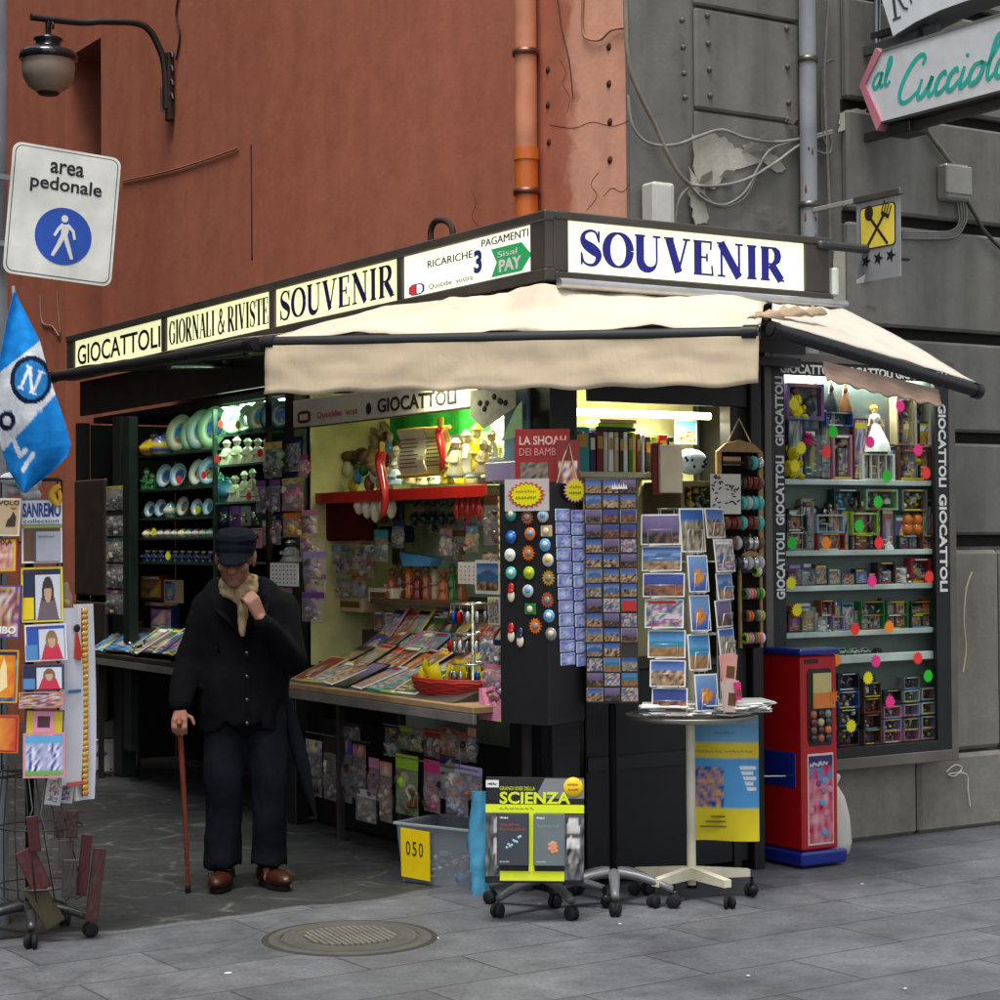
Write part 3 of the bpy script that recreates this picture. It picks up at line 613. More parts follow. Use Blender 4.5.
# small hook of black conduit above kiosk roof
m = MB(); m.tube([hL(x, y, .35) for x, y in bez([(431, 245), (431, 230), (436, 221), (446, 221), (452, 228), (453, 242)], 5)], .016, '#3a302c', 'rubber', 10); tag(m.build('cable_duct'), 'black curved cable duct poking up over the kiosk roof', 'cable duct')
# white cable ends under display case
m = MB(); m.tube([hR(x, y, LW-.11) for x, y in bez([(946, 772), (955, 765), (962, 768), (955, 776), (948, 774), (966, 774), (968, 790), (970, 806)], 5)], .004, '#c9c7c0', 'plastic', 6); tag(m.build('cable'), 'thin tangled white cable hanging below the toy showcase corner', 'cable')
m = MB(); m.tube([hR(x, y, LW-.11) for x, y in bez([(972, 572), (966, 590), (964, 620), (966, 650), (963, 672)], 5)], .005, '#b9b08c', 'plastic', 6); tag(m.build('cable'), 'pale yellowish cable stuck on the stone plinth right of the toy showcase', 'cable')
# ------------------------------------------------------------------ the kiosk (local frame: x into the block from the long face, y along it)
K = empty('newspaper_kiosk', C0, PHI)
tag(K, 'dark metal corner newsstand with lit cream signs and beige awnings', 'newsstand')
FR = '#46413b'; BK = '#101010'
def loc(p): return rl(p)
def kz(px, py, r=0.): return loc(hL(px, py, r))       # -> r,l,z on the long face
def kzr(px, py, l=0.): return loc(hR(px, py, l))
LEND = 5.80; REND = 1.56; RBD = 1.185; ZT = 2.885; ZB = 2.585
m = MB()
m.box(.03, .03, 2.82, RB-.004, LEND-.02, 2.85, '#3a3936', 'paint'); m.box(RB, .03, 2.82, REND-.02, LW-.05, 2.85, '#3a3936', 'paint')
m.box(.16, .16, 2.30, RB-.004, LEND-.02, 2.34, '#181818', 'paint'); m.box(RB, .16, 2.30, REND-.02, LW-.04, 2.34, '#181818', 'paint')
m.build('roof', K)
# sign box: back plate plus frame bars butted round the panels
m = MB()
m.box(.02, .0, ZB, .03, LEND, ZT, '#2a2826', 'paint'); m.box(0.02, .02, ZB, REND, .03, ZT, '#2a2826', 'paint')
def bars(face, spans, n0, n1, zb, zt):
    # spans: panel extents along the face (sorted); bars fill the rest
    e = [n0]+[v for s in spans for v in s]+[n1]
    for i in range(0, len(e), 2):
        a, b = e[i], e[i+1]
        if face == 'L': m.box(-.02, a, zb, .02, b, zt, FR, 'paint', .003)
        else: m.box(a, -.02, zb, b, .02, zt, FR, 'paint', .003)
pl = [(164, 76), (272, 168), (400, 277), (550, 405)]
sp = sorted([(kz(a, 300 if a < 300 else 260)[1], kz(b, 300 if b < 300 else 260)[1]) for a, b in pl])
sp[0] = (.10, sp[0][1])
ZP0, ZP1 = 2.640, 2.840
bars('L', sp, -.02, LEND, ZP0, ZP1)
m.box(-.024, -.024, ZP1, .03, LEND+.01, ZT, FR, 'paint', .006); m.box(-.024, -.024, ZB, .03, LEND+.01, ZP0, FR, 'paint', .006)
a = kzr(566, 250)[0]; b = kzr(803, 260)[0]
bars('R', [(a, b)], .02, REND, ZP0-.01, ZP1+.01)
m.box(.03, -.024, ZP1+.01, REND+.01, .02, ZT, FR, 'paint', .006); m.box(.03, -.024, ZB, REND+.01, .02, ZP0-.01, FR, 'paint', .006)
m.build('sign_box', K)
CREAM = '#e3e5b0'
def panelL(l0, l1, col=CREAM):
    """lit panel on the long face; child frame: x to the right seen from the street"""
    mb = MB(); w = l1-l0; mb.box(-w/2, 0, 0, w/2, .006, ZP1-ZP0, col, 'lit'); o = mb.build('sign_panel', K, rz=-math.pi/2)
    o.location = (-.004, (l0+l1)/2, ZP0); return o, w
def lettering(par, fn, name='lettering'):
    mb = MB(); fn(mb); return mb.build(name, par)
PH = ZP1-ZP0
pn, w = panelL(*sp[3]); lettering(pn, lambda q: q.text('GIOCATTOLI', -w*.47, .035, w*.94, PH-.07, '#1c1c18', y=-.001, bold=.01))
pn, w = panelL(*sp[2]); lettering(pn, lambda q: serif_word(q, 'GIORNALI & RIVISTE', -w*.48, .03, w*.96, PH-.055, '#1c1c18', y=-.001, wt=.2))
pn, w = panelL(*sp[1]); NV = '#201f52'
lettering(pn, lambda q: serif_word(q, 'SOUVENIR', -w*.47, .028, w*.94, PH-.045, NV, y=-.001, wt=.23, th2=.055))
pn, w = panelL(*sp[0], '#e9e8d2')
def recharge(q):
    q.text('RICARICHE', -w*.30, PH*.60, w*.36, PH*.17, '#3c3c40', y=-.001); q.text('PAGAMENTI', w*.13, PH*.77, w*.34, PH*.17, '#3c3c40', y=-.001)
    q.text('3', w*.07, PH*.22, w*.06, PH*.52, '#2c3c78', y=-.001, bold=.04)
    q.prism([(w*.2, PH*.06), (w*.42, PH*.06), (w*.49, PH*.37), (w*.42, PH*.68), (w*.2, PH*.68), (w*.24, PH*.37)], -.002, 0, '#1f7a46', 'lit')
    q.text('PAY', w*.26, PH*.13, w*.16, PH*.27, 'white', y=-.0022, bold=.03); q.text('Sisal', w*.25, PH*.46, w*.14, PH*.13, 'white', y=-.0022)
    q.prism([(-w*.46, PH*.1), (-w*.43, PH*.04), (-w*.36, PH*.04), (-w*.33, PH*.1), (-w*.33, PH*.24), (-w*.36, PH*.3), (-w*.43, PH*.3), (-w*.46, PH*.24)], -.002, 0, '#1f2a58', 'lit')
    q.prism([(-w*.45, PH*.1), (-w*.425, PH*.06), (-w*.40, PH*.06), (-w*.40, PH*.28), (-w*.425, PH*.28), (-w*.45, PH*.24)], -.003, -.002, '#a42828', 'lit')
    q.prism([(-w*.39, PH*.07), (-w*.36, PH*.07), (-w*.345, PH*.12), (-w*.345, PH*.22), (-w*.36, PH*.27), (-w*.39, PH*.27)], -.003, -.002, 'white', 'lit')
    q.text('Quotidie  vostra', -w*.29, PH*.08, w*.35, PH*.15, '#8c8c86', y=-.001)
lettering(pn, recharge)
# right face: big souvenir panel
mb = MB(); w = b-a; mb.box(-w/2, 0, 0, w/2, .006, PH+.02, '#e6e9c4', 'lit'); pn = mb.build('sign_panel', K); pn.location = ((a+b)/2, -.004, ZP0-.01)
lettering(pn, lambda q: serif_word(q, 'SOUVENIR', -w*.455, .035, w*.87, PH-.045, '#26268a', y=-.001, wt=.27, th2=.06))
m = MB(); m.tube([(.02, -.06, ZB-.012), (REND+.06, -.06, ZB-.012)], .022, 'silver', 'metal', 14); m.build('awning_roller', K)
m = MB(); m.box(REND+.012, -.035, ZB+.03, REND+.05, .02, ZP1-.09, '#dfe6dc', 'plastic', .01); m.build('lamp_cover', K)
m = MB(); q0 = kzr(800, 237); m.box(REND-.08, -.05, 2.83, REND+.30, .0, 2.868, '#3d3f42', 'paint', .012); m.box(REND+.28, -.04, 2.812, REND+.50, -.01, 2.832, '#3d3f42', 'paint', .008); m.build('roof_bracket', K)

# carcass: posts, back panels, lower skirt
m = MB()
m.box(.04, .04, 0, .18, .20, ZB, '#0b0b0c', 'paint', .006)                   # corner post
m.box(.05, .205, .0, .17, .40, 1.6, '#0b0b0c', 'paint', .004); m.box(.04, 2.49, 0, .12, 2.60, 2.3, BK, 'paint', .004)
m.box(.04, 4.98, 0, .14, 5.12, 2.3, '#16211c', 'paint', .004); m.box(.04, LEND-.06, 0, .12, LEND, 2.3, BK, 'paint', .004)
m.box(RBD-.06, .03, 0, RBD, LW-.06, 2.3, BK, 'paint', .004); m.box(1.03, .06, 0, 1.075, .14, 2.3, '#0b0b0c', 'paint', .004)
m.build('post', K)
m = MB(); m.box(.03, .205, 1.605, .17, .31, 2.33, '#5b7890', 'paint', .004); m.box(.03, .311, 1.605, .17, .40, 2.33, '#7f9db2', 'paint', .004); m.build('blue_post_cladding', K)
m = MB(); m.box(.748, .5, .02, .76, 2.6, 2.299, '#d2e6c4', 'paint'); m.box(.13, 2.472, .84, .745, 2.484, 2.29, '#e0d99a', 'paint'); m.box(.748, 2.62, .02, .76, LEND-.03, 2.299, '#161815', 'paint'); m.box(.12, 2.60, .02, .74, 2.615, 2.299, '#161815', 'paint')
m.box(.14, LEND-.03, .02, .74, LEND-.01, 2.29, BK, 'paint'); m.build('back_panel', K)
m = MB(); m.box(.24, LW-.055, .95, RBD-.09, LW-.045, 2.29, '#d6d59c', 'paint'); m.box(.24, .40, .95, .745, .41, 1.0, '#d6d59c', 'paint'); m.build('inner_wall', K)
m = MB(); m.box(.23, .07, .04, 1.03, .09, .93, '#060606', 'paint', .004); m.box(1.08, .07, .04, RBD-.065, .09, 2.29, '#19191a', 'paint', .004); m.box(.23, .04, .93, 1.04, .40, .96, '#2b2927', 'paint', .004)
m.box(.16, .5, .02, .18, 2.48, .56, '#0d0d0d', 'paint'); m.box(.23, .055, .50, 1.03, .066, .56, '#1a1a19', 'paint'); m.build('lower_panel', K)
m = MB(); m.box(.24, .05, 2.09, RBD-.065, .07, 2.29, BK, 'paint', .004); m.box(.05, .24, 2.345, .07, LEND-.06, ZB-.01, '#191817', 'paint'); m.box(.24, .05, 2.345, REND-.09, .07, ZB-.01, '#191817', 'paint'); m.build('fascia', K)
# lamps inside
m = MB(); m.tube([(.22, .2, 2.055), (1.02, .2, 2.055)], .016, '#fff6c8', 'tube', 10); tb = m.build('fluorescent_tube', K)
m = MB(); m.tube([(.30, .75, 2.26), (.30, 1.85, 2.26)], .014, '#fff3b0', 'tube', 10); m.build('fluorescent_tube', K)
m = MB(); m.tube([(.16, 2.75, 2.27), (.16, 3.7, 2.27)], .012, '#d8ffe0', 'tube', 10); m.build('fluorescent_tube', K)
def klight(r, l, z, sx, sy, p, col, tr, tl, tz):
    area('lamp_light', W(r, l, z), sx, sy, p, col, W(tr, tl, tz))
klight(.6, .2, 2.03, .8, .06, 6.5, (1, .96, .72), .6, .25, 1.)
klight(.28, 1.2, 2.24, 1.2, .06, 17, (.93, 1., .62), .45, 1.0, 1.2)
klight(.15, 3.2, 2.25, .9, .05, 5.5, (.55, 1., .68), .3, 3.6, 1.2)

# ---- awnings
m = MB(); bl0 = kz(262, 339, -.9); bl1 = kz(52, 371, -.9)
BZ = 2.36
PL = Vector((-.9, bl0[1], BZ)); PR_ = loc(hR(760, 333, -.9)); PR = Vector(PR_)
FL = Vector((-.9, kz(48, 372, -.9)[1], BZ+.05)); FRR = Vector(loc(hR(980, 392, -.9)))
def bar(mb, p, q, rad=.027): mb.tube([p, q], rad, '#1d1e20', 'paint', 14); mb.tube([p+(q-p)*.004, p+(q-p)*.03], rad*1.25, '#17181a', 'plastic', 12); mb.tube([q-(q-p)*.03, q-(q-p)*.004], rad*1.25, '#17181a', 'plastic', 12)
m = MB(); bar(m, PL+Vector((0, .06, .0)), FL); m.box(-.02, -.02, -.02, .02, .02, .02, BK) if 0 else None; bl = m.build('front_bar', K)
m = MB(); bar(m, PL, PR); bc = m.build('front_bar', K)
m = MB(); bar(m, PR+Vector((.05, 0, .02)), FRR); brr = m.build('front_bar', K)
def sheet(name, top, bot, nx, ny, fn, col, seed, droop=.02, rip=.006, par=K, th=.003):
    """cloth between two polylines, top(u) and bot(u)"""
    mb = MB(); vs = []; 
    for j in range(ny+1):
        v = j/ny
        for i in range(nx+1):
            u = i/nx; p = top(u)*(1-v)+bot(u)*v
            d = fn(u, v); nn = noise.noise(Vector((u*7+seed, v*3, seed)))*rip+noise.noise(Vector((u*23+seed, v*9, 3)))*rip*.4
            p = p+Vector((0, 0, -droop*math.sin(math.pi*v)+nn))+d; vs.append(p)
    n = nx+1; fs = [(j*n+i, j*n+i+1, (j+1)*n+i+1, (j+1)*n+i) for j in range(ny) for i in range(nx)]
    mb.add(vs, fs, col, 'crease', True); o = mb.build(name, par)
    so_ = o.modifiers.new('th', 'SOLIDIFY'); so_.thickness = th; so_.offset = 0
    return o
TC = Vector((-.03, -.03, ZB-.02))
Z0 = Vector((0, 0, 0))
# middle (corner) awning, from the two roof edges to the front bar
tl = Vector((-.05, PL.y+.25, ZB-.01)); tr = Vector((1.16, -.05, ZB-.03))
def toppts(u):
    if u < .55: t = u/.55; return tl*(1-t)+TC*t
    t = (u-.55)/.45; return TC*(1-t)+tr*t
sg = lambda u, v: Vector((0, 0, .05*math.exp(-((u-.52)/.05)**2)*(1-v)*v*2+ .035*math.sin(u*9)*math.sin(math.pi*v)))
sheet('awning_cloth', toppts, lambda u: PL*(1-u)+PR*u+Vector((0, 0, .025)), 60, 14, sg, '#dccfb8', 2, -.015, .03)
# crumpled fold of cloth at the right end and along the top left
mb = MB(); vs = []; nu = 14
for i in range(nu+1):
    for j in range(9):
        u = i/nu; an = math.pi*j/8
        c = Vector((.98, -.62, 2.44))*(1-u)+Vector((PR.x-.03, PR.y+.02, PR.z+.055))*u
        rr = .022*(.5+.9*math.sin(math.pi*min(1, u*.9+.1)))+.018*noise.noise(Vector((u*6, j*.9, 5)))
        vs.append(c+Vector((math.cos(an)*rr*1.6, 0, math.sin(an)*rr+noise.noise(Vector((u*9, j, 1)))*.02)))
mb.add(vs, [(i*9+j, i*9+j+1, (i+1)*9+j+1, (i+1)*9+j) for i in range(nu) for j in range(8)], '#b8a184', 'crease', True)
o = mb.build('cloth_fold', K); sm = o.modifiers.new('t', 'SOLIDIFY'); sm.thickness = .004
# valance hanging from the middle bar
def valance(p, q, h0, h1, col, seed, name='valance', n=70, wob=.012):
    ax = (q-p).normalized(); out = Vector((0, 0, 1)).cross(ax).normalized(); out = -out if (Vector((-.7, -.7, 0)).dot(out) < 0) else out
    mb = MB(); vs = []; ny = 10
    for j in range(ny+1):
        v = j/ny
        for i in range(n+1):
            u = i/n; h = h0+(h1-h0)*u+.012*noise.noise(Vector((u*5, seed, 0)))+.006*math.sin(u*46+seed)
            wv = (noise.noise(Vector((u*6, v*1.5, seed)))*wob*1.6+noise.noise(Vector((u*22, v*4, seed)))*wob*.55+noise.noise(Vector((u*4+v*3, v*9, seed)))*wob*.5)*min(1, v*2.5)
            vs.append(p+(q-p)*u+Vector((0, 0, -.0-h*v))+out*(.022+wv+.02*v*v))
    N1 = n+1; mb.add(vs, [(j*N1+i, (j+1)*N1+i, (j+1)*N1+i+1, j*N1+i+1) for j in range(ny) for i in range(n)], col, 'crease', True)
    o = mb.build(name, K); mo = o.modifiers.new('t', 'SOLIDIFY'); mo.thickness = .003; return o
ax = (PR-PL).normalized()
valance(PL+ax*.03, PR-ax*.0, .225, .205, '#d3c0a2', 3)
# left awning cloth (dim, seen from below) and right awning cloth (white)
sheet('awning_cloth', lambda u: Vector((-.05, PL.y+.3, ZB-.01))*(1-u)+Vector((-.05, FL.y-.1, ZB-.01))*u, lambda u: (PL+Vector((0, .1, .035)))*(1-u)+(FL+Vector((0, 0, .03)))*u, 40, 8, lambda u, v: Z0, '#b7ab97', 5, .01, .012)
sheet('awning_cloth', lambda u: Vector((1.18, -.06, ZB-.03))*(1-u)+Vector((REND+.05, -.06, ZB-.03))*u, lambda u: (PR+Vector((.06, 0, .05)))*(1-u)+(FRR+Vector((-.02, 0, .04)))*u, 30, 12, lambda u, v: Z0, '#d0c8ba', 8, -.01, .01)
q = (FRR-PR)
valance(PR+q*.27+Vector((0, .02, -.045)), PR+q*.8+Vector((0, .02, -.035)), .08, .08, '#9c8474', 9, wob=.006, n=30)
# folding arms under the awnings
def arm(p0, p1, p2, rad=.02):
    mb = MB(); mb.tube([p0, p1], rad, '#232427', 'paint', 10); mb.tube([p1, p2], rad*.85, '#232427', 'paint', 10); mb.ball(p1, rad*1.4, '#2c2d30', 'paint', 10, 6); return mb.build('awning_arm', K)
arm(Vector((1.2, .04, 2.46)), Vector((1.0, -.55, 2.36)), PR+Vector((.25, .02, .0)))
arm(Vector((.04, .6, 2.5)), Vector((-.4, 1.25, 2.42)), PL+Vector((0, .1, 0))); arm(Vector((.04, 2.2, 2.5)), Vector((-.5, 1.9, 2.42)), Vector((-.9, 2.1, BZ+.02)))
arm(Vector((.04, 3.3, 2.5)), Vector((-.5, 2.9, 2.44)), Vector((-.9, 3.3, FL.z)))
# inner sign board behind the valance
lo, w, h, rz = rect('L', 296, 388, 478, 425, .02)
l0, l1 = kz(478, 405, .02)[1], kz(293, 405, .02)[1]
z1 = kz(385, 388, .02)[2]; z0 = kz(385, 417, .02)[2]; w = l1-l0
mb = MB(); mb.box(-w/2, 0, 0, w/2, .02, z1-z0, '#cfc6bb', 'paper', .003); ib = mb.build('sign_board', K, rz=-math.pi/2); ib.location = (.02, (l0+l1)/2, z0); hh = z1-z0
def f_(q):
    q.prism([(-w*.47, hh*.2), (-w*.45, hh*.12), (-w*.41, hh*.12), (-w*.39, hh*.2), (-w*.39, hh*.5), (-w*.41, hh*.58), (-w*.45, hh*.58), (-w*.47, hh*.5)], -.002, 0, '#5d2222', 'paper')
    q.prism([(-w*.455, hh*.24), (-w*.405, hh*.24), (-w*.405, hh*.46), (-w*.455, hh*.46)], -.0032, -.002, '#cfc6bb', 'paper')
    q.text('Quotidie  vost', -w*.35, hh*.2, w*.24, hh*.26, '#b0402e', y=-.001); q.ball((-w*.05, -.001, hh*.36), (hh*.2, .003, hh*.22), '#2b2724', 'paper')
    q.text('GIOCATTOLI', w*.0, hh*.16, w*.40, hh*.5, '#2b2724', y=-.001, bold=.02)
lettering(ib, f_)
mb = MB(); mb.box(.05, l0-.02, 2.20, .08, l1+.02, z0-.002, '#4a3f38', 'paint'); mb.build('soffit', K)
# ---- counters
zc = .80
def counter(la, lb, r0, r1, z, col, tilt=0.0):
    mb = MB(); mb.box(r0, la, z-.03, r1, lb, z, col, 'wood', .004); mb.box(r0, la, z-.075, r0+.02, lb, z-.03, '#6f6c68', 'paint', .004); return mb.build('counter', K)
def lq(px, py, r): return kz(px, py, r)[1]
la = lq(477, 700, -.28); lb = lq(283, 688, -.28)
counter(la, lb+.02, -.30, .74, zc, '#9a7c5c')
counter(3.0, kz(89, 662, -.12)[1], -.12, .72, zc, '#2e241c')
mb = MB()
for l in (la+.03, lb-.1, 1.25): mb.box(-.02, l, 0, .01, l+.03, zc-.031, '#3a3734', 'paint')
mb.box(-.09, 3.05, 0, -.06, 3.08, zc-.075, '#1c1a18', 'paint'); mb.box(-.09, kz(95, 662, -.12)[1], 0, -.06, kz(95, 662, -.12)[1]+.03, zc-.075, '#2a2724', 'paint'); mb.build('counter_leg', K)
# stepped stand inside the left opening
mb = MB(); mb.box(.16, .52, zc+.001, .70, 2.45, zc+.06, '#3f342c', 'wood', .003); mb.box(.42, .52, zc+.061, .70, 2.45, zc+.22, '#3f342c', 'wood', .003); mb.build('display_step', K)
zs = kz(420, 600, .30)[2]
mb = MB(); mb.box(.28, .52, zs-.03, .745, 2.1, zs, '#5b4a38', 'wood', .003); mb.build('inner_shelf', K)
zr = kz(400, 489, .18)[2]
mb = MB(); mb.box(.17, kz(486, 485, .18)[1], zr-.055, .745, kz(318, 490, .18)[1], zr-.003, '#3d332b', 'paint'); mb.build('inner_shelf', K)
mb = MB(); mb.box(.155, kz(486, 485, .16)[1], zr-.057, .168, kz(316, 490, .16)[1], zr+.0, '#c0241c', 'plastic', .002); mb.build('red_shelf_edge', K)
# shelves for the ceramics
PSH = []
for (px0, px1, py) in [(140, 216, 448), (140, 216, 485), (140, 216, 516), (140, 216, 537), (140, 216, 563)]:
    a0, a1 = kz(px1, py, .06), kz(px0, py, .06); z = a0[2]-.0
    mb = MB(); mb.box(.06, a0[1], z-.014, .66, a1[1]+.3, z, '#23362c', 'plastic', .002); mb.build('ceramics_shelf', K); PSH.append((z, a0[1], a1[1]))
CSH = []
for (px0, px1, py) in [(216, 272, 436), (216, 268, 466), (214, 255, 503)]:
    a0, a1 = kz(px1, py, -.02), kz(px0, py, -.02); z = a1[2]
    mb = MB(); mb.box(-.02, a0[1], z-.008, .5, a1[1], z, '#a9c8b8', 'glass'); mb.box(-.024, a0[1], z-.01, -.02, a1[1], z+.002, '#4d7a66', 'plastic'); mb.build('glass_shelf', K); CSH.append((z, a0[1], a1[1]))
mb = MB(); pa = kz(218, 500, 0)[1]; mb.box(-.03, pa-.012, .85, -.005, pa+.012, 2.25, '#1d332a', 'paint', .003); pb = kz(132, 500, 0)[1]; mb.box(-.03, pb-.03, .2, .03, pb+.08, 2.28, '#13221b', 'paint', .003); mb.build('cabinet_upright', K)
mb = MB()
for zz in (.35, 1.15): mb.box(.0, 5.16, zz, .03, LEND-.08, zz+.76, '#33281f', 'wood', .01)
mb.build('side_door', K)
# right window: book shelves
zb1 = kzr(620, 472, .12)[2]
mb = MB(); mb.box(.235, .11, zb1-.025, .80, LW-.06, zb1, '#bdb89a', 'paint', .003); mb.box(.80, .11, zb1-.06, 1.03, LW-.06, zb1-.035, '#6a6046', 'wood', .003)
mb.box(.79, .12, zb1-.4, .81, .40, zb1-.061, '#6a6046', 'wood'); mb.box(1.0, .12, zb1-.4, 1.02, .40, zb1-.061, '#6a6046', 'wood'); mb.build('book_shelf', K)
# ------------------------------------------------------------------ toy showcase on the wall
LC = .25
q0 = kzr(766, 560, LC); q1 = kzr(957, 560, LC); r0, r1 = q0[0], q1[0]; zt = kzr(880, 357, LC)[2]; zb = kzr(880, 767, LC)[2]
T = empty('toy_showcase', W((r0+r1)/2, LC, zb), PHI); tag(T, 'glazed wall showcase full of toys with white lettering round its glass', 'showcase')
w = r1-r0; h = zt-zb; dp_ = LW-.1-LC
def piece(par, name, *boxes, col='grey', mat='paint', ch=.003):
    mb = MB()
    for b in boxes: mb.box(*b, col, mat, ch)
    return mb.build(name, par)
fo = .045
for nm, b in (('side', (-w/2, 0, 0, -w/2+fo, dp_, h)), ('side', (w/2-fo, 0, 0, w/2, dp_, h)), ('top', (-w/2+fo, 0, h-fo, w/2-fo, dp_, h)), ('bottom', (-w/2+fo, 0, 0, w/2-fo, dp_, fo+.01))):
    piece(T, 'frame_'+nm, b, col='#655f57')
gx0 = kzr(787, 560, LC)[0]-(r0+r1)/2; gx1 = kzr(937, 560, LC)[0]-(r0+r1)/2; gz1 = kzr(860, 378, LC)[2]-zb; gz0 = kzr(860, 747, LC)[2]-zb
B = '#16191a'
for b in ((-w/2+fo, .004, fo+.01, gx0, .03, h-fo), (gx1, .004, fo+.01, w/2-fo, .03, h-fo), (gx0, .004, gz1, gx1, .03, h-fo), (gx0, .004, fo+.01, gx1, .03, gz0)):
    piece(T, 'glazing_border', b, col=B)
piece(T, 'back_panel', (-w/2+fo, dp_-.01, fo, w/2-fo, dp_, h-fo), col='#5d6762')
piece(T, 'glass_pane', (gx0, .010, gz0, gx1, .014, gz1), col='white', mat='glass', ch=0)
def vword(mb, st, x, z0, z1, wd, up, y):
    # lettering running up (or down) the pane
    t = MB(); t.text(st, 0, 0, (z1-z0), wd, 'white', bold=.035)
    for p in t.v:
        a, b, c = p
        mb_p = (x-c, y+b, z0+a) if up else (x+c, y+b, z1-a); p[0], p[1], p[2] = mb_p
    o = len(mb.v); mb.v += t.v; mb.f += [[o+k for k in f] for f in t.f]; mb.c += t.c; mb.m += t.m; mb.sm += t.sm
lx = -w/2+fo; ww = .052
zz = lambda py: kzr(860, py, LC)[2]-zb
mb = MB()
for a, b in ((378, 448), (455, 525), (530, 597)): vword(mb, 'GIOCATTOLI', gx0-.012, zz(b)+.0, zz(a)-.012, ww, True, .002)
mb.build('lettering', T); mb = MB()
for a, b in ((398, 486), (491, 594)): vword(mb, 'GIOCATTOLI', gx1+.02, zz(b)+.0, zz(a)-.012, ww, False, .002)
mb.build('lettering', T); mb = MB()
for i in range(3): mb.text('GIOCATTOLI', gx0-.03+i*.37, gz1+.006, .35, .045, 'white', y=.002, bold=.03)
mb.build('lettering', T)
SH = [483.5, 554, 589, 635, 659.5, 744]; SHZ = []
for k, y in enumerate(SH):
    z = zz(y-4); SHZ.append(z+zb)
    if k < 5: piece(T, 'shelf', (gx0-.01, .05, z-.026 if k != 4 else z-.04, gx1+.02, dp_-.012, z), col='#dbe2dd', mat='paint')
    else: SHZ[-1] = gz0+zb
area('lamp_light', W((r0+r1)/2, LC+.10, zt-.07), 1.0, .05, 13., (.9, 1, .92), W((r0+r1)/2, LC+.14, zt-1))

# ---------- small goods makers: each returns a thing standing at its own origin, front to -y
def starburst(mb, r, col, n=14, y=0, th=.0015, mat='paper', inner=.74, cx=0., cz=0., sx=1., sz=1.):
    p = []
    for i in range(2*n):
        a = math.pi*i/n; rr = r*(1 if i % 2 == 0 else inner); p.append((cx+rr*math.cos(a)*sx, cz+rr*math.sin(a)*sz))
    mb.prism(p, y-th, y, col, mat)
def photo_fn(kind, seed):
    rr = random.Random(seed); ox, oy = rr.uniform(0, 50), rr.uniform(0, 50); c = [lin(rr.choice(['red', 'orange', 'yellow', 'skyblue', 'blue', 'pink', 'green', 'brown', 'beige', 'navy', 'cream', 'terracotta', 'purple'])) for _ in range(3)]
    def nz(u, v, s, k=1.7): s *= k; return noise.noise(Vector((u*s+ox, v*s+oy, seed*.37)))
    def f(u, v):
        n1 = nz(u, v, 6)
        if kind == 'bay':      # sea, volcano, town
            if v > .62:
                hill = .62+.16*math.exp(-((u-.55)/.22)**2)
                if v < hill: return mixc('#3d5575', '#56708f', v)
                return mixc('#8fb5de', '#2f5fae', (v-.62)/.38)
            if v > .34: return mixc('#2d5f9e', '#4f86bb', abs(n1)*2)
            return mixc('#6b4a30', '#c2a075', .5+n1*1.4)
        if kind == 'dusk': return mixc('#2a2b55', '#8d7aa8', v+.2*n1) if v > .4 else mixc('#15161f', '#9c6b45', max(0, n1*2))
        if kind == 'town': return mixc('#2d59a8', '#86b3df', 1-v) if v > .6 else mixc('#5b3c28', '#d3b186', .5+n1*1.6)
        if kind == 'ruin': return mixc('#1f5aa8', '#5a94cc', 1-v) if v > .72 else mixc('#5b5142', '#c9bda0', (.5+nz(u, v*.3, 11)*1.3))
        if kind == 'coast': return mixc('#2f84c7', '#8fd0e8', 1-v) if v > .66 else (mixc('#2aa0b8', '#1c6a9e', v) if v > .38 else mixc('#7a5530', '#b98d55', .5+n1))
        if kind == 'sun':
            d = math.hypot(u-.5, (v-.42)*1.4)
            if d < .3+.05*math.sin(8*math.atan2(v-.42, u-.5)): return mixc('#f0a51e', '#c9761a', d*3+n1)
            return mixc('#224f9c', '#7fa9d6', v)
        if kind == 'harbour':
            return mixc('#1f2f72', '#3d56a6', v) if v > .55 else mixc('#2a2038', '#a8683a', max(0, .5+nz(u, v, 12)*1.5))
        if kind == 'cover':
            if v > .8: return c[0]
            d = math.hypot((u-.5)*1.2, v-.42)
            if d < .27+.07*n1: return mixc(c[1], '#e0c7a5', .5+n1)
            return mixc(c[2], c[0], .5+nz(u, v, 9)*1.2)
        if kind == 'busy': 
            k = int((nz(u, v, 13)+.6)*9) % 6; return [lin('#5b4f86'), lin('#c9c4d6'), lin('#3d6ea8'), lin('#c46a8a'), lin('#8fae5b'), lin('#e0d8c0')][k]
        if kind == 'sweets':
            k = int((nz(u, v, 9)+.6)*8) % 6; return [lin('#8c4f63'), lin('#cf9ba6'), lin('#a5573a'), lin('#c9a63f'), lin('#64405f'), lin('#d9d0cc')][k]
        return c[0]
    return f
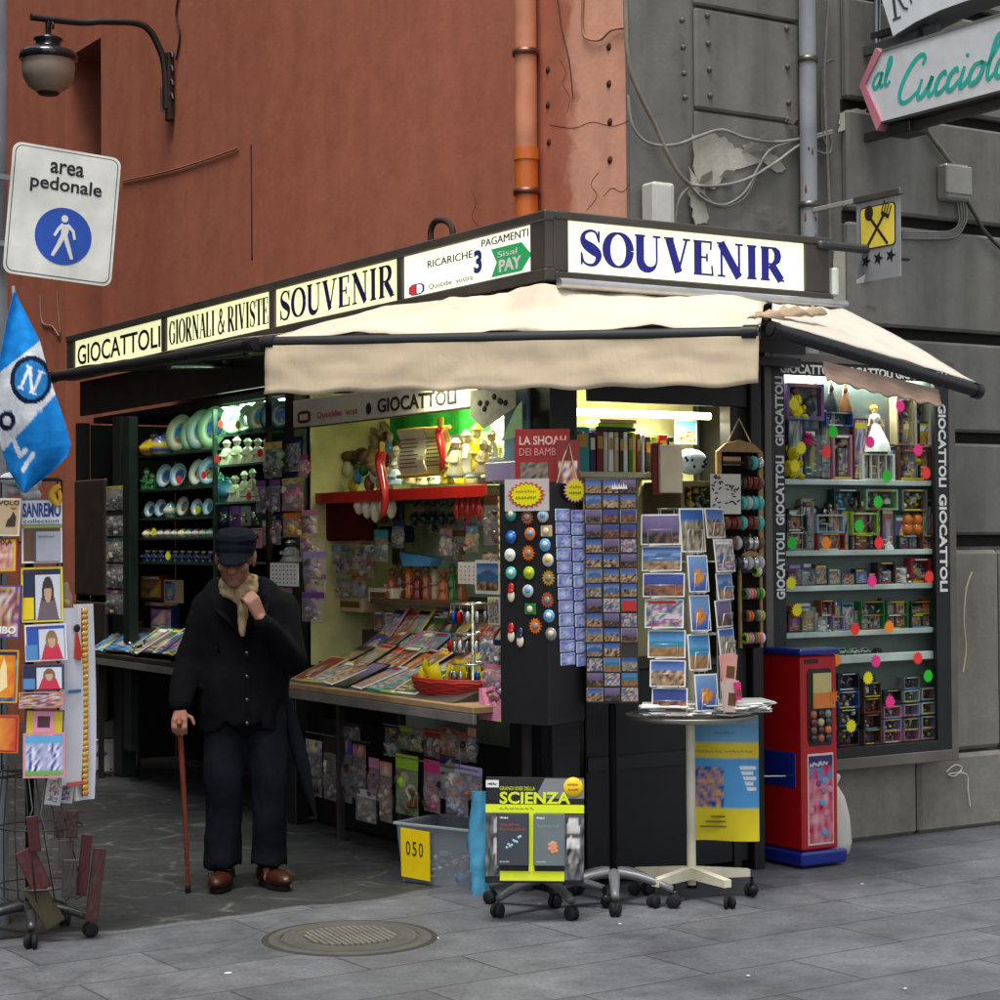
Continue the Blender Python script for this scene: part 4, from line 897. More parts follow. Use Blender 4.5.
def card(w, h, kind, seed, th=.002, border='white', bw=.05, nx=12, nz=14, extra=None, base='white', lean=0., mat='paper'):
    mb = MB()
    if lean: mb.T = Matrix.Rotation(-lean, 4, 'X')
    mb.box(-w/2, 0, 0, w/2, th, h, border, mat); b = min(w, h)*bw
    g0_ = photo_fn(kind, seed); tt_ = lin('#3c3c40'); mb.grid(w-2*b, h-2*b, nx, nz, lambda u, v: tuple(a_*.8+b2*.2 for a_, b2 in zip(g0_(u, v), tt_)), z0=b, y=-.0006, mat=mat)
    if extra: extra(mb, w, h)
    elif kind in ('cover', 'busy', 'sweets') and min(w, h) > .05:
        rr = random.Random(seed+5); k1 = rr.choice(['white', 'yellow', 'red', 'navy', 'cream', 'black'])
        mb.box(-w*.4, -.0012, h*.84, w*rr.uniform(.1, .4), -.0007, h*.93, k1, mat)
        for k in range(4): mb.box(-w*.4+w*.4*(k % 2), -.0012, h*(.1+.06*k), w*(rr.uniform(-.2, .0)+.4*(k % 2)), -.0007, h*(.125+.06*k), k1, mat)
    return mb
def lumpy(mb, c, s, col, n=4, mat='plastic', seed=0):
    # a jumble of little shapes: balls, blocks and rods
    rr = random.Random(seed); n = int(n*3)
    cols = [col] if isinstance(col, str) else list(col)
    for i in range(n):
        p = (c[0]+rr.uniform(-.42, .42)*s[0], c[1]+rr.uniform(-.3, .3)*s[1], c[2]+s[2]*(.08+.84*(i+.5)/n))
        q = min(s[0], s[2])*rr.uniform(.09, .2); k = rr.choice(cols) if rr.random() < .72 else rr.choice(['white', 'charcoal', 'grey', 'beige', 'brown', 'lightgrey', 'darkred', 'navy']); k = mixc(k, 'charcoal', rr.uniform(.1, .5)); t = rr.random()
        if t < .45: mb.ball(p, (q*rr.uniform(.7, 1.3), min(q, s[1]*.5), q*rr.uniform(.6, 1.3)), k, mat, 7, 5)
        else:
            T0 = mb.T.copy(); mb.T = T0 @ Matrix.Translation(p) @ Matrix.Rotation(rr.uniform(-.9, .9), 4, 'Y') @ Matrix.Rotation(rr.uniform(-.4, .4), 4, 'X')
            a, b_ = q*rr.uniform(.5, 1.4), q*rr.uniform(.3, 1.1); d_ = min(q, s[1]*.4)*.6; mb.box(-a, -d_, -b_, a, d_, b_, k, mat, q*.15); mb.T = T0
def mk_toybox(w, h, c1, c2, seed, d=.07):
    t = empty('toy_box'); rr = random.Random(seed)
    mb = MB(); f = min(w, h)*.10; c1 = mixc(c1, 'charcoal', .3); c2 = mixc(c2, 'charcoal', .4)
    mb.box(-w/2, 0, 0, w/2, d, f, c1, 'paper'); mb.box(-w/2, 0, h-f, w/2, d, h, c1, 'paper'); mb.box(-w/2, 0, f, -w/2+f, d, h-f, c1, 'paper'); mb.box(w/2-f, 0, f, w/2, d, h-f, c1, 'paper'); mb.box(-w/2+f, d-.004, f, w/2-f, d, h-f, c2, 'paper'); mb.build('carton', t)
    mb = MB(); lumpy(mb, (0, d*.5, f), (w-2*f, d*.7, h-2*f), [rr.choice(['pink', 'lilac', 'skyblue', 'beige', 'yellow', 'silver', 'grey', 'red']), rr.choice(['white', 'brown', 'purple', 'orange'])], 4, 'plastic', seed); mb.build('figure', t)
    mb = MB(); mb.box(-w*.42, -.001, h*.02, w*rr.uniform(-.1, .4), 0, h*.02+f*.7, rr.choice(['white', 'yellow', 'red', 'skyblue']), 'paper'); mb.box(-w*.3, -.001, h*.93, w*.3, 0, h*.975, rr.choice(['white', 'yellow', 'orange']), 'paper'); mb.build('printed_band', t)
    return t
def mk_car(w, h, col, seed):
    t = empty('toy_car'); mb = MB(); d = .04
    mb.prism([(-w/2, h*.2), (w/2, h*.2), (w/2, h*.5), (w*.28, h*.58), (w*.14, h), (-w*.24, h), (-w*.36, h*.6), (-w/2, h*.52)], 0, d, col, 'gloss'); mb.build('body', t)
    mb = MB(); mb.prism([(-w*.3, h*.6), (w*.2, h*.6), (w*.11, h*.92), (-w*.2, h*.92)], -.001, 0, 'black', 'gloss'); mb.build('window', t)
    for x in (-w*.28, w*.28):
        for y in (-.003, d-.006):
            mb = MB(); mb.lathe([(0, 0), (h*.22, 0), (h*.22, .01), (0, .01)], 'black', 'rubber', 12, (0, 0, 0), 'y'); mb.lathe([(0, -.001), (h*.1, -.001)], 'silver', 'metal', 10, (0, 0, 0), 'y'); o = mb.build('wheel', t); o.location = (x, y, h*.22)
    return t
def mk_moto(w, h, col, seed):
    t = empty('toy_motorbike')
    for x in (-w*.32, w*.32):
        mb = MB(); mb.lathe([(h*.2, -.006), (h*.3, -.008), (h*.3, .008), (h*.2, .006)], 'black', 'rubber', 14, (0, 0, 0), 'y'); mb.lathe([(0, -.004), (h*.2, -.004), (h*.2, .004), (0, .004)], 'silver', 'shine', 12, (0, 0, 0), 'y'); o = mb.build('wheel', t); o.location = (x, 0, h*.3)
    mb = MB(); mb.tube([(-w*.32, 0, h*.3), (-w*.05, 0, h*.45), (w*.2, 0, h*.7), (w*.32, 0, h*.3)], h*.06, 'silver', 'shine', 8); mb.ball((w*.02, 0, h*.62), (w*.16, .014, h*.13), col, 'gloss'); mb.ball((-w*.2, 0, h*.6), (w*.14, .012, h*.07), 'black', 'plastic'); mb.ball((0, 0, h*.36), (w*.1, .014, h*.14), 'silver', 'shine'); mb.tube([(w*.2, -.03, h*.86), (w*.2, .03, h*.86)], .003, 'black', 'plastic', 6); mb.build('body', t)
    return t
def mk_plush(w, h, col, seed):
    t = empty('plush_toy'); mb = MB(); mb.ball((0, 0, h*.32), (w*.42, w*.3, h*.32), col, 'cloth'); mb.ball((0, -.01, h*.75), (w*.3, w*.25, h*.24), col, 'cloth')
    for s in (-1, 1): mb.ball((s*w*.24, 0, h*.93), (w*.1, w*.06, h*.1), col, 'cloth'); mb.ball((s*w*.36, -.02, h*.45), (w*.1, w*.12, h*.12), col, 'cloth'); mb.ball((s*w*.25, -.04, h*.08), (w*.14, w*.16, h*.09), col, 'cloth')
    for s in (-1, 1): mb.ball((s*w*.1, -.01-w*.24, h*.8), w*.03, 'black', 'plastic', 6, 4)
    mb.build('body', t); return t
def mk_doll(w, h, col, seed):
    t = empty('doll'); mb = MB(); mb.lathe([(w*.48, 0), (w*.42, h*.2), (w*.2, h*.5), (w*.1, h*.62)], col, 'cloth', 16); mb.lathe([(w*.1, h*.62), (w*.16, h*.7), (w*.15, h*.78), (w*.05, h*.83)], col, 'cloth', 14); mb.build('dress', t)
    mb = MB(); mb.ball((0, 0, h*.9), (w*.1, w*.1, h*.08), '#d9ab8c', 'plastic'); mb.tube([(-w*.16, 0, h*.78), (-w*.3, -.01, h*.55)], w*.03, '#d9ab8c', 'plastic'); mb.tube([(w*.16, 0, h*.78), (w*.3, -.01, h*.55)], w*.03, '#d9ab8c', 'plastic'); mb.build('body', t)
    mb = MB(); mb.ball((0, .004, h*.93), (w*.13, w*.12, h*.08), 'gold', 'cloth'); mb.build('hair', t); return t
def mk_balls(w, h, col, seed):
    t = empty('ball_pack'); 
    for x in (-1, 1):
        for z in (0, 1): mb = MB(); q = w/4; mb.ball((0, 0, 0), (q, q, q), col, 'gloss', 14, 9); o = mb.build('ball', t); o.location = (x*q, 0, q+z*h/2)
    return t
def mk_blister(w, h, c1, c2, seed, d=.05):
    t = empty('blister_pack'); mb = MB(); mb.box(-w/2, .002+d, 0, w/2, .004+d, h, c1, 'paper'); mb.box(-w*.46, d-.0005, h*.8, w*.46, d+.0015, h*.96, c2, 'paper'); mb.build('card', t)
    mb = MB(); lumpy(mb, (0, d*.5, h*.1), (w*.7, d*.7, h*.6), [c2, 'silver', 'black'], 3, 'plastic', seed); mb.build('figure', t)
    mb = MB(); mb.box(-w*.44, 0, h*.05, w*.44, d, h*.75, 'silver', 'film', .004); mb.build('bubble', t); return t
def mk_cage(w, h, col, seed):
    t = empty('toy_house'); mb = MB(); mb.box(-w/2, 0, 0, w/2, .08, h*.06, col, 'plastic'); mb.box(-w/2, 0, h*.94, w/2, .08, h, col, 'plastic')
    mb.box(-w/2, 0, h*.06, -w*.43, .08, h*.94, col, 'plastic'); mb.box(w*.43, 0, h*.06, w/2, .08, h*.94, col, 'plastic'); mb.box(-w*.43, .07, h*.06, w*.43, .08, h*.94, '#31583c', 'plastic'); mb.build('frame', t)
    for k in range(3): mb = MB(); mb.box(-.004, 0, 0, .004, .008, h*.88, col, 'plastic'); o = mb.build('column', t); o.location = ((k-1)*w*.23, 0, h*.06)
    return t
MK = dict(car=mk_car, moto=mk_moto, plush=mk_plush, doll=mk_doll, balls=mk_balls, cage=mk_cage)
NOUN = dict(box='boxed toy', car='toy car', moto='toy motorbike', plush='plush toy', doll='gowned doll', balls='pack of four balls', cage='toy house with columns', blister='blister-packed toy')
CATN = dict(box='toy box', car='toy car', moto='toy motorbike', plush='soft toy', doll='doll', balls='balls', cage='toy house', blister='toy')
rows = [
 [('box', 787, 383, 825, 420, 'purple', 'yellow'), ('plush', 790, 394, 808, 418, 'yellow', 0), ('plush', 787, 446, 805, 480, 'yellow', 0), ('plush', 804, 432, 818, 446, 'magenta', 0), ('blister', 812, 420, 832, 480, 'lilac', 'skyblue'), ('box', 833, 434, 853, 480, 'pink', 'navy'),
  ('doll', 829, 378, 842, 412, 'charcoal', 0), ('doll', 843, 380, 856, 412, 'brown', 0), ('box', 826, 412, 854, 426, 'blue', 'charcoal'),
  ('doll', 866, 404, 892, 452, 'white', 0), ('cage', 862, 453, 896, 480, 'white', 0), ('box', 897, 396, 914, 445, 'beige', 'grey'), ('box', 915, 392, 933, 447, 'cream', 'beige'), ('box', 898, 448, 933, 480, 'brown', 'red')],
 [('moto', 799, 497, 823, 517, 'red', 0), ('moto', 826, 500, 843, 516, 'silver', 0), ('box', 787, 514, 808, 531, 'darkgreen', 'navy'), ('box', 787, 532, 808, 551, 'grey', 'black'), ('blister', 809, 512, 815, 551, 'yellow', 'blue'), ('box', 817, 514, 845, 533, 'paleblue', 'navy'), ('box', 817, 534, 846, 551, 'red', 'charcoal'),
  ('box', 834, 489, 862, 510, 'darkgreen', 'black'), ('box', 866, 489, 899, 510, 'lightgreen', 'darkgreen'), ('box', 902, 489, 928, 511, 'grey', 'black'), ('box', 851, 512, 879, 535, 'lime', 'black'), ('car', 881, 511, 903, 522, 'blue', 0), ('car', 881, 524, 902, 534, 'grey', 0), ('balls', 905, 517, 926, 536, 'orange', 0), ('box', 851, 536, 878, 551, 'navy', 'grey'), ('doll', 887, 536, 897, 551, 'white', 0), ('box', 899, 537, 921, 551, 'charcoal', 'navy'), ('box', 923, 537, 935, 551, 'terracotta', 'skyblue')],
 [('blister', 796, 564, 808, 586, 'purple', 'lilac'), ('blister', 810, 563, 824, 586, 'purple', 'white'), ('car', 827, 577, 842, 585, 'white', 0), ('car', 846, 578, 860, 585, 'charcoal', 0), ('box', 878, 564, 896, 586, 'darkbrown', 'black'), ('plush', 901, 570, 911, 586, 'white', 0), ('box', 911, 561, 932, 586, 'red', 'cream')],
 [('plush', 790, 604, 804, 618, 'orange', 0), ('blister', 805, 603, 818, 619, 'pink', 'white'), ('box', 821, 600, 836, 616, 'terracotta', 'yellow'), ('car', 789, 620, 803, 632, 'red', 0), ('car', 804, 618, 816, 632, 'darkred', 0), ('plush', 818, 620, 831, 632, 'white', 0), ('box', 833, 617, 845, 632, 'lilac', 'grey'),
  ('box', 861, 601, 885, 616, 'green', 'silver'), ('box', 861, 617, 885, 632, 'green', 'black'), ('box', 887, 601, 909, 616, 'green', 'brown'), ('box', 887, 617, 909, 632, 'green', 'black'), ('box', 911, 601, 934, 616, 'darkgreen', 'black'), ('box', 911, 617, 934, 632, 'darkgreen', 'charcoal')],
 [('car', 841, 649, 853, 656, 'lightgreen', 0), ('car', 855, 650, 864, 656, 'white', 0), ('car', 865, 650, 875, 656, 'silver', 0), ('car', 879, 651, 888, 656, 'charcoal', 0)],
 [('box', 838, y, 860, y+17, c, d) for y, c, d in ((673, 'navy', 'charcoal'), (691, 'blue', 'lime'), (709, 'navy', 'skyblue'), (727, 'navy', 'black'))] +
 [('box', 864, y, 882, y+15, c, d) for y, c, d in ((682, 'brown', 'red'), (698, 'brown', 'pink'), (714, 'darkbrown', 'pink'), (729, 'brown', 'beige'))] +
 [('moto', 865, 675, 880, 683, 'orange', 0)] +
 [('box', 884, y, 902, y+12, c, d) for y, c, d in ((690, 'navy', 'black'), (706, 'pink', 'charcoal'), (719, 'lilac', 'charcoal'), (732, 'pink', 'black'))] +
 [('box', 904, y, 920, y+12, c, d) for y, c, d in ((677, 'grey', 'black'), (690, 'lightgrey', 'navy'), (704, 'lilac', 'black'), (718, 'grey', 'charcoal'), (731, 'pink', 'black'))] +
 [('box', 922, y, 938, y+12, c, d) for y, c, d in ((688, 'lightgrey', 'black'), (702, 'white', 'black'), (716, 'lilac', 'yellow'), (731, 'lightgrey', 'charcoal'))]]
DEF = {}
ROWN = ['top', 'second', 'third', 'fourth', 'fifth', 'bottom']
def uniq(lab, extra):
    return lab
USED = set()
def setlabel(t, base, where, cat, group=None):
    """base + where; fall back to an ordinal from the left / top supplied in where"""
    lab = base+' '+where
    k = 0
    while lab in USED: k += 1; lab = base+' '+where+', '+ORD[k]+' such'
    USED.add(lab); tag(t, lab, cat, group)
ki = 0
for ri, row in enumerate(rows):
    order = sorted(range(len(row)), key=lambda i: (row[i][1]+row[i][3])/2)
    # vertical relation inside a stack
    for oi, i in enumerate(order):
        kd, x0, y0, x1, y1, c1, c2 = row[i]
        ki += 1; pl_ = LC+.06 if y1-y0 > 5 else LC+.06
        lo, w_, h_, rz = rect('R', x0, y0, x1, y1, pl_)
        if kd in ('car', 'moto', 'plush', 'doll', 'balls', 'cage'): t = MK[kd](w_*.96, h_*.98, c1, ki)
        elif kd == 'box': t = mk_toybox(w_*.97, h_*.98, c1, c2, ki)
        else: t = mk_blister(w_*.96, h_*.98, c1, c2, ki)
        t.location = lo; t.rotation_euler = (0, 0, rz)
        if abs(y1-SH[ri]) < 6: t.location.z = SHZ[ri]+.0005
        t.location += LV*(.03 if kd in ('car', 'moto', 'plush', 'doll', 'balls') else 0)
        setlabel(t, f"{cn(c1)} {NOUN[kd]}", f"on the showcase {ROWN[ri]} shelf, {ORD[oi]} from left", CATN[kd], 'toys in the showcase')
for ri, (gap, n_) in enumerate([(80, 9), (58, 11), (24, 11), (34, 11)]):
    for k in range(n_):
        seed_ = 900+ri*20+k; rr = random.Random(seed_); x = 788+k*147/n_; hgt = gap*rr.uniform(.45, .9); c1 = rr.choice(['grey', 'brown', 'darkgreen', 'navy', 'purple', 'beige', 'charcoal', 'lightgrey', 'teal', 'darkred']); lo, w_, h_, rz = rect('R', x, SH[ri]-4-hgt, x+147/n_, SH[ri]-4, LC+.082)
        mb = card(w_*.94, h_, rr.choice(['cover', 'busy', 'sweets']), seed_, th=.028, border=mixc(c1, 'charcoal', .3), bw=.09, nx=8, nz=8); o = mb.build('toy_carton'); place_ = o; o.location = lo; o.location.z = SHZ[ri]+.0005; o.rotation_euler = (0, 0, rz)
        setlabel(o, f"{cn(c1)} printed toy carton", f"at the back of the showcase {ROWN[ri]} shelf, {ORD[k]} from left", 'toy box', 'cartons at the back of the showcase')
st = [(794, 404, 'fluoyellow'), (833, 432, 'fluogreen'), (826, 452, 'fluored'), (870, 442, 'fluopink'), (918, 450, 'fluopink'), (926, 473, 'fluored'), (887, 476, 'fluogreen'), (900, 406, 'fluopink'), (801, 448, 'fluoyellow'), (795, 466, 'fluoyellow'),
 (878, 502, 'fluogreen'), (859, 526, 'fluogreen'), (792, 543, 'fluogreen'), (826, 543, 'fluoorange'), (879, 543, 'fluored'), (791, 583, 'fluoyellow'), (872, 581, 'fluopink'), (929, 577, 'fluored'), (797, 610, 'fluoyellow'), (855, 629, 'fluored'),
 (889, 627, 'fluoorange'), (836, 660, 'fluoorange'), (876, 661, 'fluopink'), (918, 658, 'fluored'), (928, 676, 'fluogreen'), (868, 678, 'fluoyellow'), (890, 702, 'fluopink'), (851, 726, 'fluoyellow')]
for i, (px, py, c) in enumerate(st):
    mb = MB(); starburst(mb, .034, c); 
    o = mb.build('price_sticker', None, hR(px, py, LC+.008), rot=(0, rnd.uniform(-.5, .5), 0)); o.rotation_euler = Euler((0, rnd.uniform(-.4, .4), 0)).to_matrix().to_4x4().to_euler()
    o.matrix_world = Matrix.Translation(hR(px, py, LC+.009)) @ Matrix.Rotation(PHI, 4, 'Z') @ Matrix.Rotation(rnd.uniform(-.4, .4), 4, 'Y')
    same = sorted([s for s in st if s[2] == c], key=lambda s: s[1])
    setlabel(o, f"{cn(c)} starburst price sticker on the showcase glass,", (f"{ORD[same.index((px, py, c))]} from the top of its colour" if len(same) > 1 else 'the only one'), 'price sticker', 'price stickers on the showcase glass')
# ------------------------------------------------------------------ goods on the long face
def place(t, r):
    t.location = r[0]; t.rotation_euler = (0, 0, r[3]); return t
def rank(items, key):
    o = sorted(range(len(items)), key=lambda i: key(items[i])); return {i: k for k, i in enumerate(o)}
def one(name, mb, label, cat, group=None, r=None, yaw=0.):
    o = mb.build(name)
    if r: place(o, r); o.rotation_euler[2] += yaw
    tag(o, label, cat, group); USED.add(label); return o
def mk_plate(d, c1, c2, seed):
    t = empty('ceramic_plate'); n = 24; R_ = d/2; mb = MB()
    prof = [(0, -.002), (R_*.3, -.002), (R_*.55, -.004), (R_*.62, -.012), (R_*.8, -.016), (R_, -.024), (R_, -.018), (R_*.6, .002), (0, .004)]
    rr = random.Random(seed); g1 = mixc(mixc(c1, 'green', .35), 'darkgreen', .25); g2 = mixc(c2, c1, .55); pc = [g1, g1, g2, mixc('white', c1, .5), g2, g1, g1, 'white', 'white']
    mb.T = Matrix.Translation((0, 0, R_)); mb.lathe(prof, c1, 'gloss', n, ax='y', pc=pc); mb.build('dish', t)
    mb = MB(); f = photo_fn(rr.choice(['bay', 'town', 'coast']), seed); mb.T = Matrix.Translation((0, 0, R_))
    vs = [(0, -.005, 0)]; pcs = [f(.5, .5)]
    for k in (1, 2, 3):
        for j in range(16): a = 2*math.pi*j/16; q = R_*.17*k; vs.append((q*math.cos(a), -.0052, q*math.sin(a))); pcs.append(f(.5+q*math.cos(a)/d, .5+q*math.sin(a)/d))
    fs = [(0, 1+j, 1+(j+1) % 16) for j in range(16)]+[(1+k*16+j, 17+k*16+j, 17+k*16+(j+1) % 16, 1+k*16+(j+1) % 16) for k in (0, 1) for j in range(16)]
    mb.add(vs, fs, 'white', 'gloss', False, pc=pcs); mb.build('painted_view', t); return t
def mk_fig(w, h, c1, c2, seed, name='ceramic_figure'):
    t = empty(name); rr = random.Random(seed); mb = MB(); mb.lathe([(w*.42, 0), (w*.45, h*.06), (w*.3, h*.3), (w*.34, h*.5), (w*.2, h*.66), (w*.08, h*.7)], c1, 'gloss', 12); mb.tube([(w*.25, -.01, h*.55), (w*.4, -.02, h*.35), (w*.1, -w*.35, h*.36)], w*.08, c1, 'gloss', 6); mb.tube([(-w*.25, -.01, h*.55), (-w*.4, -.02, h*.4), (-w*.15, -w*.35, h*.42)], w*.08, c1, 'gloss', 6); mb.build('body', t)
    mb = MB(); mb.ball((0, 0, h*.82), (w*.2, w*.2, h*.14), c2, 'gloss', 10, 7); mb.lathe([(w*.28, h*.88), (w*.2, h*.92), (w*.1, h)], c1, 'gloss', 10); mb.build('head', t); return t
def mk_jar(w, h, c1, c2, seed):
    t = empty('ceramic_jar'); mb = MB(); mb.lathe([(w*.3, 0), (w*.46, h*.2), (w*.48, h*.5), (w*.3, h*.78), (w*.24, h*.84)], c1, 'gloss', 16, pc=[c1, c2, c1, c2, c1]); mb.build('pot', t)
    mb = MB(); mb.lathe([(w*.26, h*.84), (w*.27, h*.88), (w*.1, h*.94), (w*.06, h), (0, h)], c2, 'gloss', 12); mb.build('lid', t); return t
cer = []   # kind, x0,y0,x1,y1, c1,c2, plane r, shelf index text, shelf z
def snap(t, z): t.location.z = z+.001
shelfname = ['top', 'second', 'third', 'fourth', 'lowest']
CE = [
 (0, 'P', [(166, 411, 192), (180, 414, 204), (186, 408, 214), (202, 406, 222)], 'lightgreen'), (0, 'J', [(146, 432, 156), (156, 430, 166)], 'yellow'),
 (1, 'P', [(155, 462, 175), (168, 462, 189), (189, 459, 206), (201, 457, 217)], 'paleblue'), (1, 'F', [(144, 464, 150), (150, 470, 156)], 'green'),
 (2, 'P', [(145, 500, 157), (155, 498, 168), (175, 496, 192), (192, 499, 204), (202, 499, 216)], 'paleblue'), (2, 'J', [(168, 500, 175)], 'cream'),
 (3, 'J', [(146+i*7, 528, 152+i*7) for i in range(10)], 'white'),
 (4, 'F', [(145+i*7, 550, 151+i*7) for i in range(10)], 'navy')]
seed = 100
for (si, kd, lst, col) in CE:
    for k, (x0, y0, x1) in enumerate(lst):
        seed += 1; yb = [449, 486, 516, 537, 563][si]; r = rect('L', x0, y0, x1, yb, .10)
        rr = random.Random(seed); c2 = rr.choice(['green', 'teal', 'yellow', 'blue', 'terracotta'])
        if kd == 'P': d = r[2]; t = mk_plate(d, col, c2, seed); nm = 'ceramic plate'
        elif kd == 'J': t = mk_jar(r[1]*.95, r[2], col, c2, seed); nm = 'ceramic jar'
        else: t = mk_fig(r[1], r[2], col, 'cream', seed); nm = 'ceramic figure'
        place(t, r); snap(t, PSH[si][0])
        if kd == 'P': t.rotation_euler = (R(-12), 0, ROTL+R(rr.uniform(8, 22))); t.location.z += .003
        setlabel(t, f"{cn(col)} glazed {nm}", f"on the {shelfname[si]} ceramics shelf, {ORD[k]} of the {nm.split()[1]}s there", nm, 'ceramics on the shelves')
CG = [(0, 'P', [(222, 402, 246), (234, 404, 258), (248, 402, 270), (260, 400, 282), (270, 404, 292)], 'lightgreen'),
      (1, 'F', [(223, 438, 231), (233, 436, 241), (244, 438, 252), (254, 439, 262), (263, 440, 270)], 'cream'), (2, 'J', [(217, 470, 224), (224, 474, 231)], 'skyblue'), (2, 'F', [(231, 474, 239), (241, 470, 248), (249, 468, 256)], 'cream')]
for (si, kd, lst, col) in CG:
    for k, (x0, y0, x1) in enumerate(lst):
        seed += 1; yb = [433, 464, 501][si]; r = rect('L', x0, y0, x1, yb, .05)
        rr = random.Random(seed); c2 = rr.choice(['green', 'teal', 'darkgreen', 'skyblue'])
        cc = col if k < 3 or kd != 'P' else 'darkgreen'
        if kd == 'P': t = mk_plate(r[2], cc, c2, seed); nm = 'ceramic plate'
        elif kd == 'J': t = mk_jar(r[1]*.95, r[2], cc, c2, seed); nm = 'ceramic jar'
        else: t = mk_fig(r[1], r[2], cc, 'cream', seed); nm = 'ceramic figure'
        place(t, r); snap(t, CSH[si][0])
        if kd == 'P': t.rotation_euler = (R(-12), 0, ROTL+R(rr.uniform(10, 30))); t.location.z += .003
        setlabel(t, f"{cn(cc)} glazed {nm}", f"on the {['top', 'middle', 'lowest'][si]} glass shelf beside the ceramics, {ORD[k]} from left", nm, 'ceramics on the shelves')
bk = [(150+i*11, 420+(i % 3)*3, 159+i*11, 448, 0) for i in range(6)]+[(146+i*10, 468, 155+i*10, 485, 1) for i in range(7)]+[(147+i*9, 503, 155+i*9, 516, 2) for i in range(7)]
for i, (x0, y0, x1, y1, si) in enumerate(bk):
    seed += 1; c = ['green', 'teal', 'cream', 'darkgreen', 'lightgreen', 'turquoise', 'brown'][i*3 % 7]; r = rect('L', x0, y0, x1, y1, .32); t = (mk_jar if i % 2 else mk_fig)(r[1], r[2], mixc(c, 'darkgreen', .3), mixc('cream', 'green', .3), seed); place(t, r); snap(t, PSH[si][0])
    setlabel(t, f"{cn(c)} ornament", f"at the back of the {shelfname[si]} ceramics shelf, {ORD[[b_[:4] for b_ in bk if b_[4] == si].index((x0, y0, x1, y1))]} from left", 'ornament', 'ornaments at the back of the ceramics shelves')
for i in range(10):
    x0 = 218+(i % 5)*11; y0 = 506+(i//5)*22; seed += 1; r = rect('L', x0, y0, x0+10, y0+20, .02); c = ['navy', 'purple', 'grey', 'darkgreen', 'beige', 'brown', 'teal', 'charcoal', 'pink', 'darkred'][i]; t = empty('trinket_card'); mb = MB(); mb.box(-r[1]/2, .004, 0, r[1]/2, .007, r[2], c, 'paper'); mb.build('card', t); mb = MB(); lumpy(mb, (0, -.006, r[2]*.1), (r[1]*.7, .02, r[2]*.6), ['silver', 'white', 'gold'], 3, 'shine', seed); mb.build('trinkets', t); place(t, r)
    setlabel(t, f"{cn(c)} trinket card", 'hanging below the glass shelves behind the man\'s cap', 'trinket card')
stc = [(221, 424, 'fluored'), (238, 425, 'fluoyellow'), (217, 459, 'fluored'), (260, 453, 'fluored'), (179, 480, 'fluored'), (204, 475, 'fluored'), (198, 510, 'fluoyellow'), (168, 556, 'fluoyellow'), (249, 496, 'fluored'), (154, 532, 'fluoyellow'), (150, 444, 'fluoyellow')]
for i, (px, py, c) in enumerate(stc):
    mb = MB(); starburst(mb, .026, c); o = mb.build('price_sticker'); o.matrix_world = Matrix.Translation(hL(px, py, -.03)) @ Matrix.Rotation(ROTL+.3, 4, 'Z')
    same = sorted([s for s in stc if s[2] == c], key=lambda s: s[1]); setlabel(o, f"{cn(c)} starburst price sticker on the ceramics shelves,", f"{ORD[same.index((px, py, c))]} from the top of its colour", 'price sticker', 'price stickers on the ceramics shelves')

# hanging packets at the post between ceramics and the open counter
def mk_bag(w, h, c1, c2, seed, name='toy_packet', card_h=.2, d=.03, film='film'):
    t = empty(name); rr = random.Random(seed); mb = MB(); n = 8
    mb.grid(w, h*card_h, n, 3, photo_fn('cover', seed) if seed % 2 else (lambda u, v: lin(c1)), z0=h*(1-card_h), y=0); mb.add([(-w/2, .002, h*(1-card_h)), (w/2, .002, h*(1-card_h)), (w/2, .002, h), (-w/2, .002, h)], [(0, 3, 2, 1)], c1, 'paper'); mb.build('card', t)
    mb = MB(); lumpy(mb, (0, 0, h*.04), (w*.8, d*2, h*(1-card_h)*.85), [c1, c2, c2], 5, 'plastic', seed); mb.build('contents', t)
    mb = MB(); nx, nz = 6, 8; vs = []
    for side in (-1, 1):
        for j in range(nz+1):
            for i in range(nx+1):
                u, v = i/nx, j/nz; b = math.sin(math.pi*u)*math.sin(math.pi*min(1, v*.9+.05)); cr = .006*noise.noise(Vector((u*5+seed, v*6, side)))
                vs.append(((u-.5)*w, side*(d*b*1.2)+cr, v*h*(1-card_h)))
    N_ = (nx+1)*(nz+1); q = [(j*(nx+1)+i, j*(nx+1)+i+1, (j+1)*(nx+1)+i+1, (j+1)*(nx+1)+i) for j in range(nz) for i in range(nx)]
    mb.add(vs, q+[tuple(N_+k for k in f[::-1]) for f in q], mixc(c1, 'white', .6), film, True); mb.build('wrapper', t); return t
HB = [(283, 437, 303, 476, 'navy', 'blue', 'box'), (282, 478, 304, 511, 'pink', 'magenta', 'bag'), (283, 513, 301, 537, 'orange', 'yellow', 'bag'), (262, 514, 281, 545, 'purple', 'pink', 'bag'), (256, 480, 280, 512, 'purple', 'lilac', 'bag'), (264, 442, 282, 478, 'charcoal', 'lightgreen', 'bag'),
 (302, 510, 318, 538, 'pink', 'silver', 'bag'), (300, 533, 324, 560, 'pink', 'white', 'bag'), (303, 552, 326, 580, 'lilac', 'pink', 'bag'), (304, 574, 326, 600, 'pink', 'lilac', 'bag'), (302, 592, 324, 622, 'purple', 'silver', 'bag'),
 (270, 563, 298, 586, 'white', 'grey', 'dots'), (284, 540, 298, 562, 'grey', 'charcoal', 'fig'), (272, 587, 292, 612, 'orange', 'green', 'bag'), (286, 614, 298, 628, 'navy', 'blue', 'bag'), (289, 630, 301, 652, 'terracotta', 'beige', 'fig'), (300, 455, 308, 478, 'magenta', 'pink', 'bag')]
rk = rank(HB, lambda s: s[1])
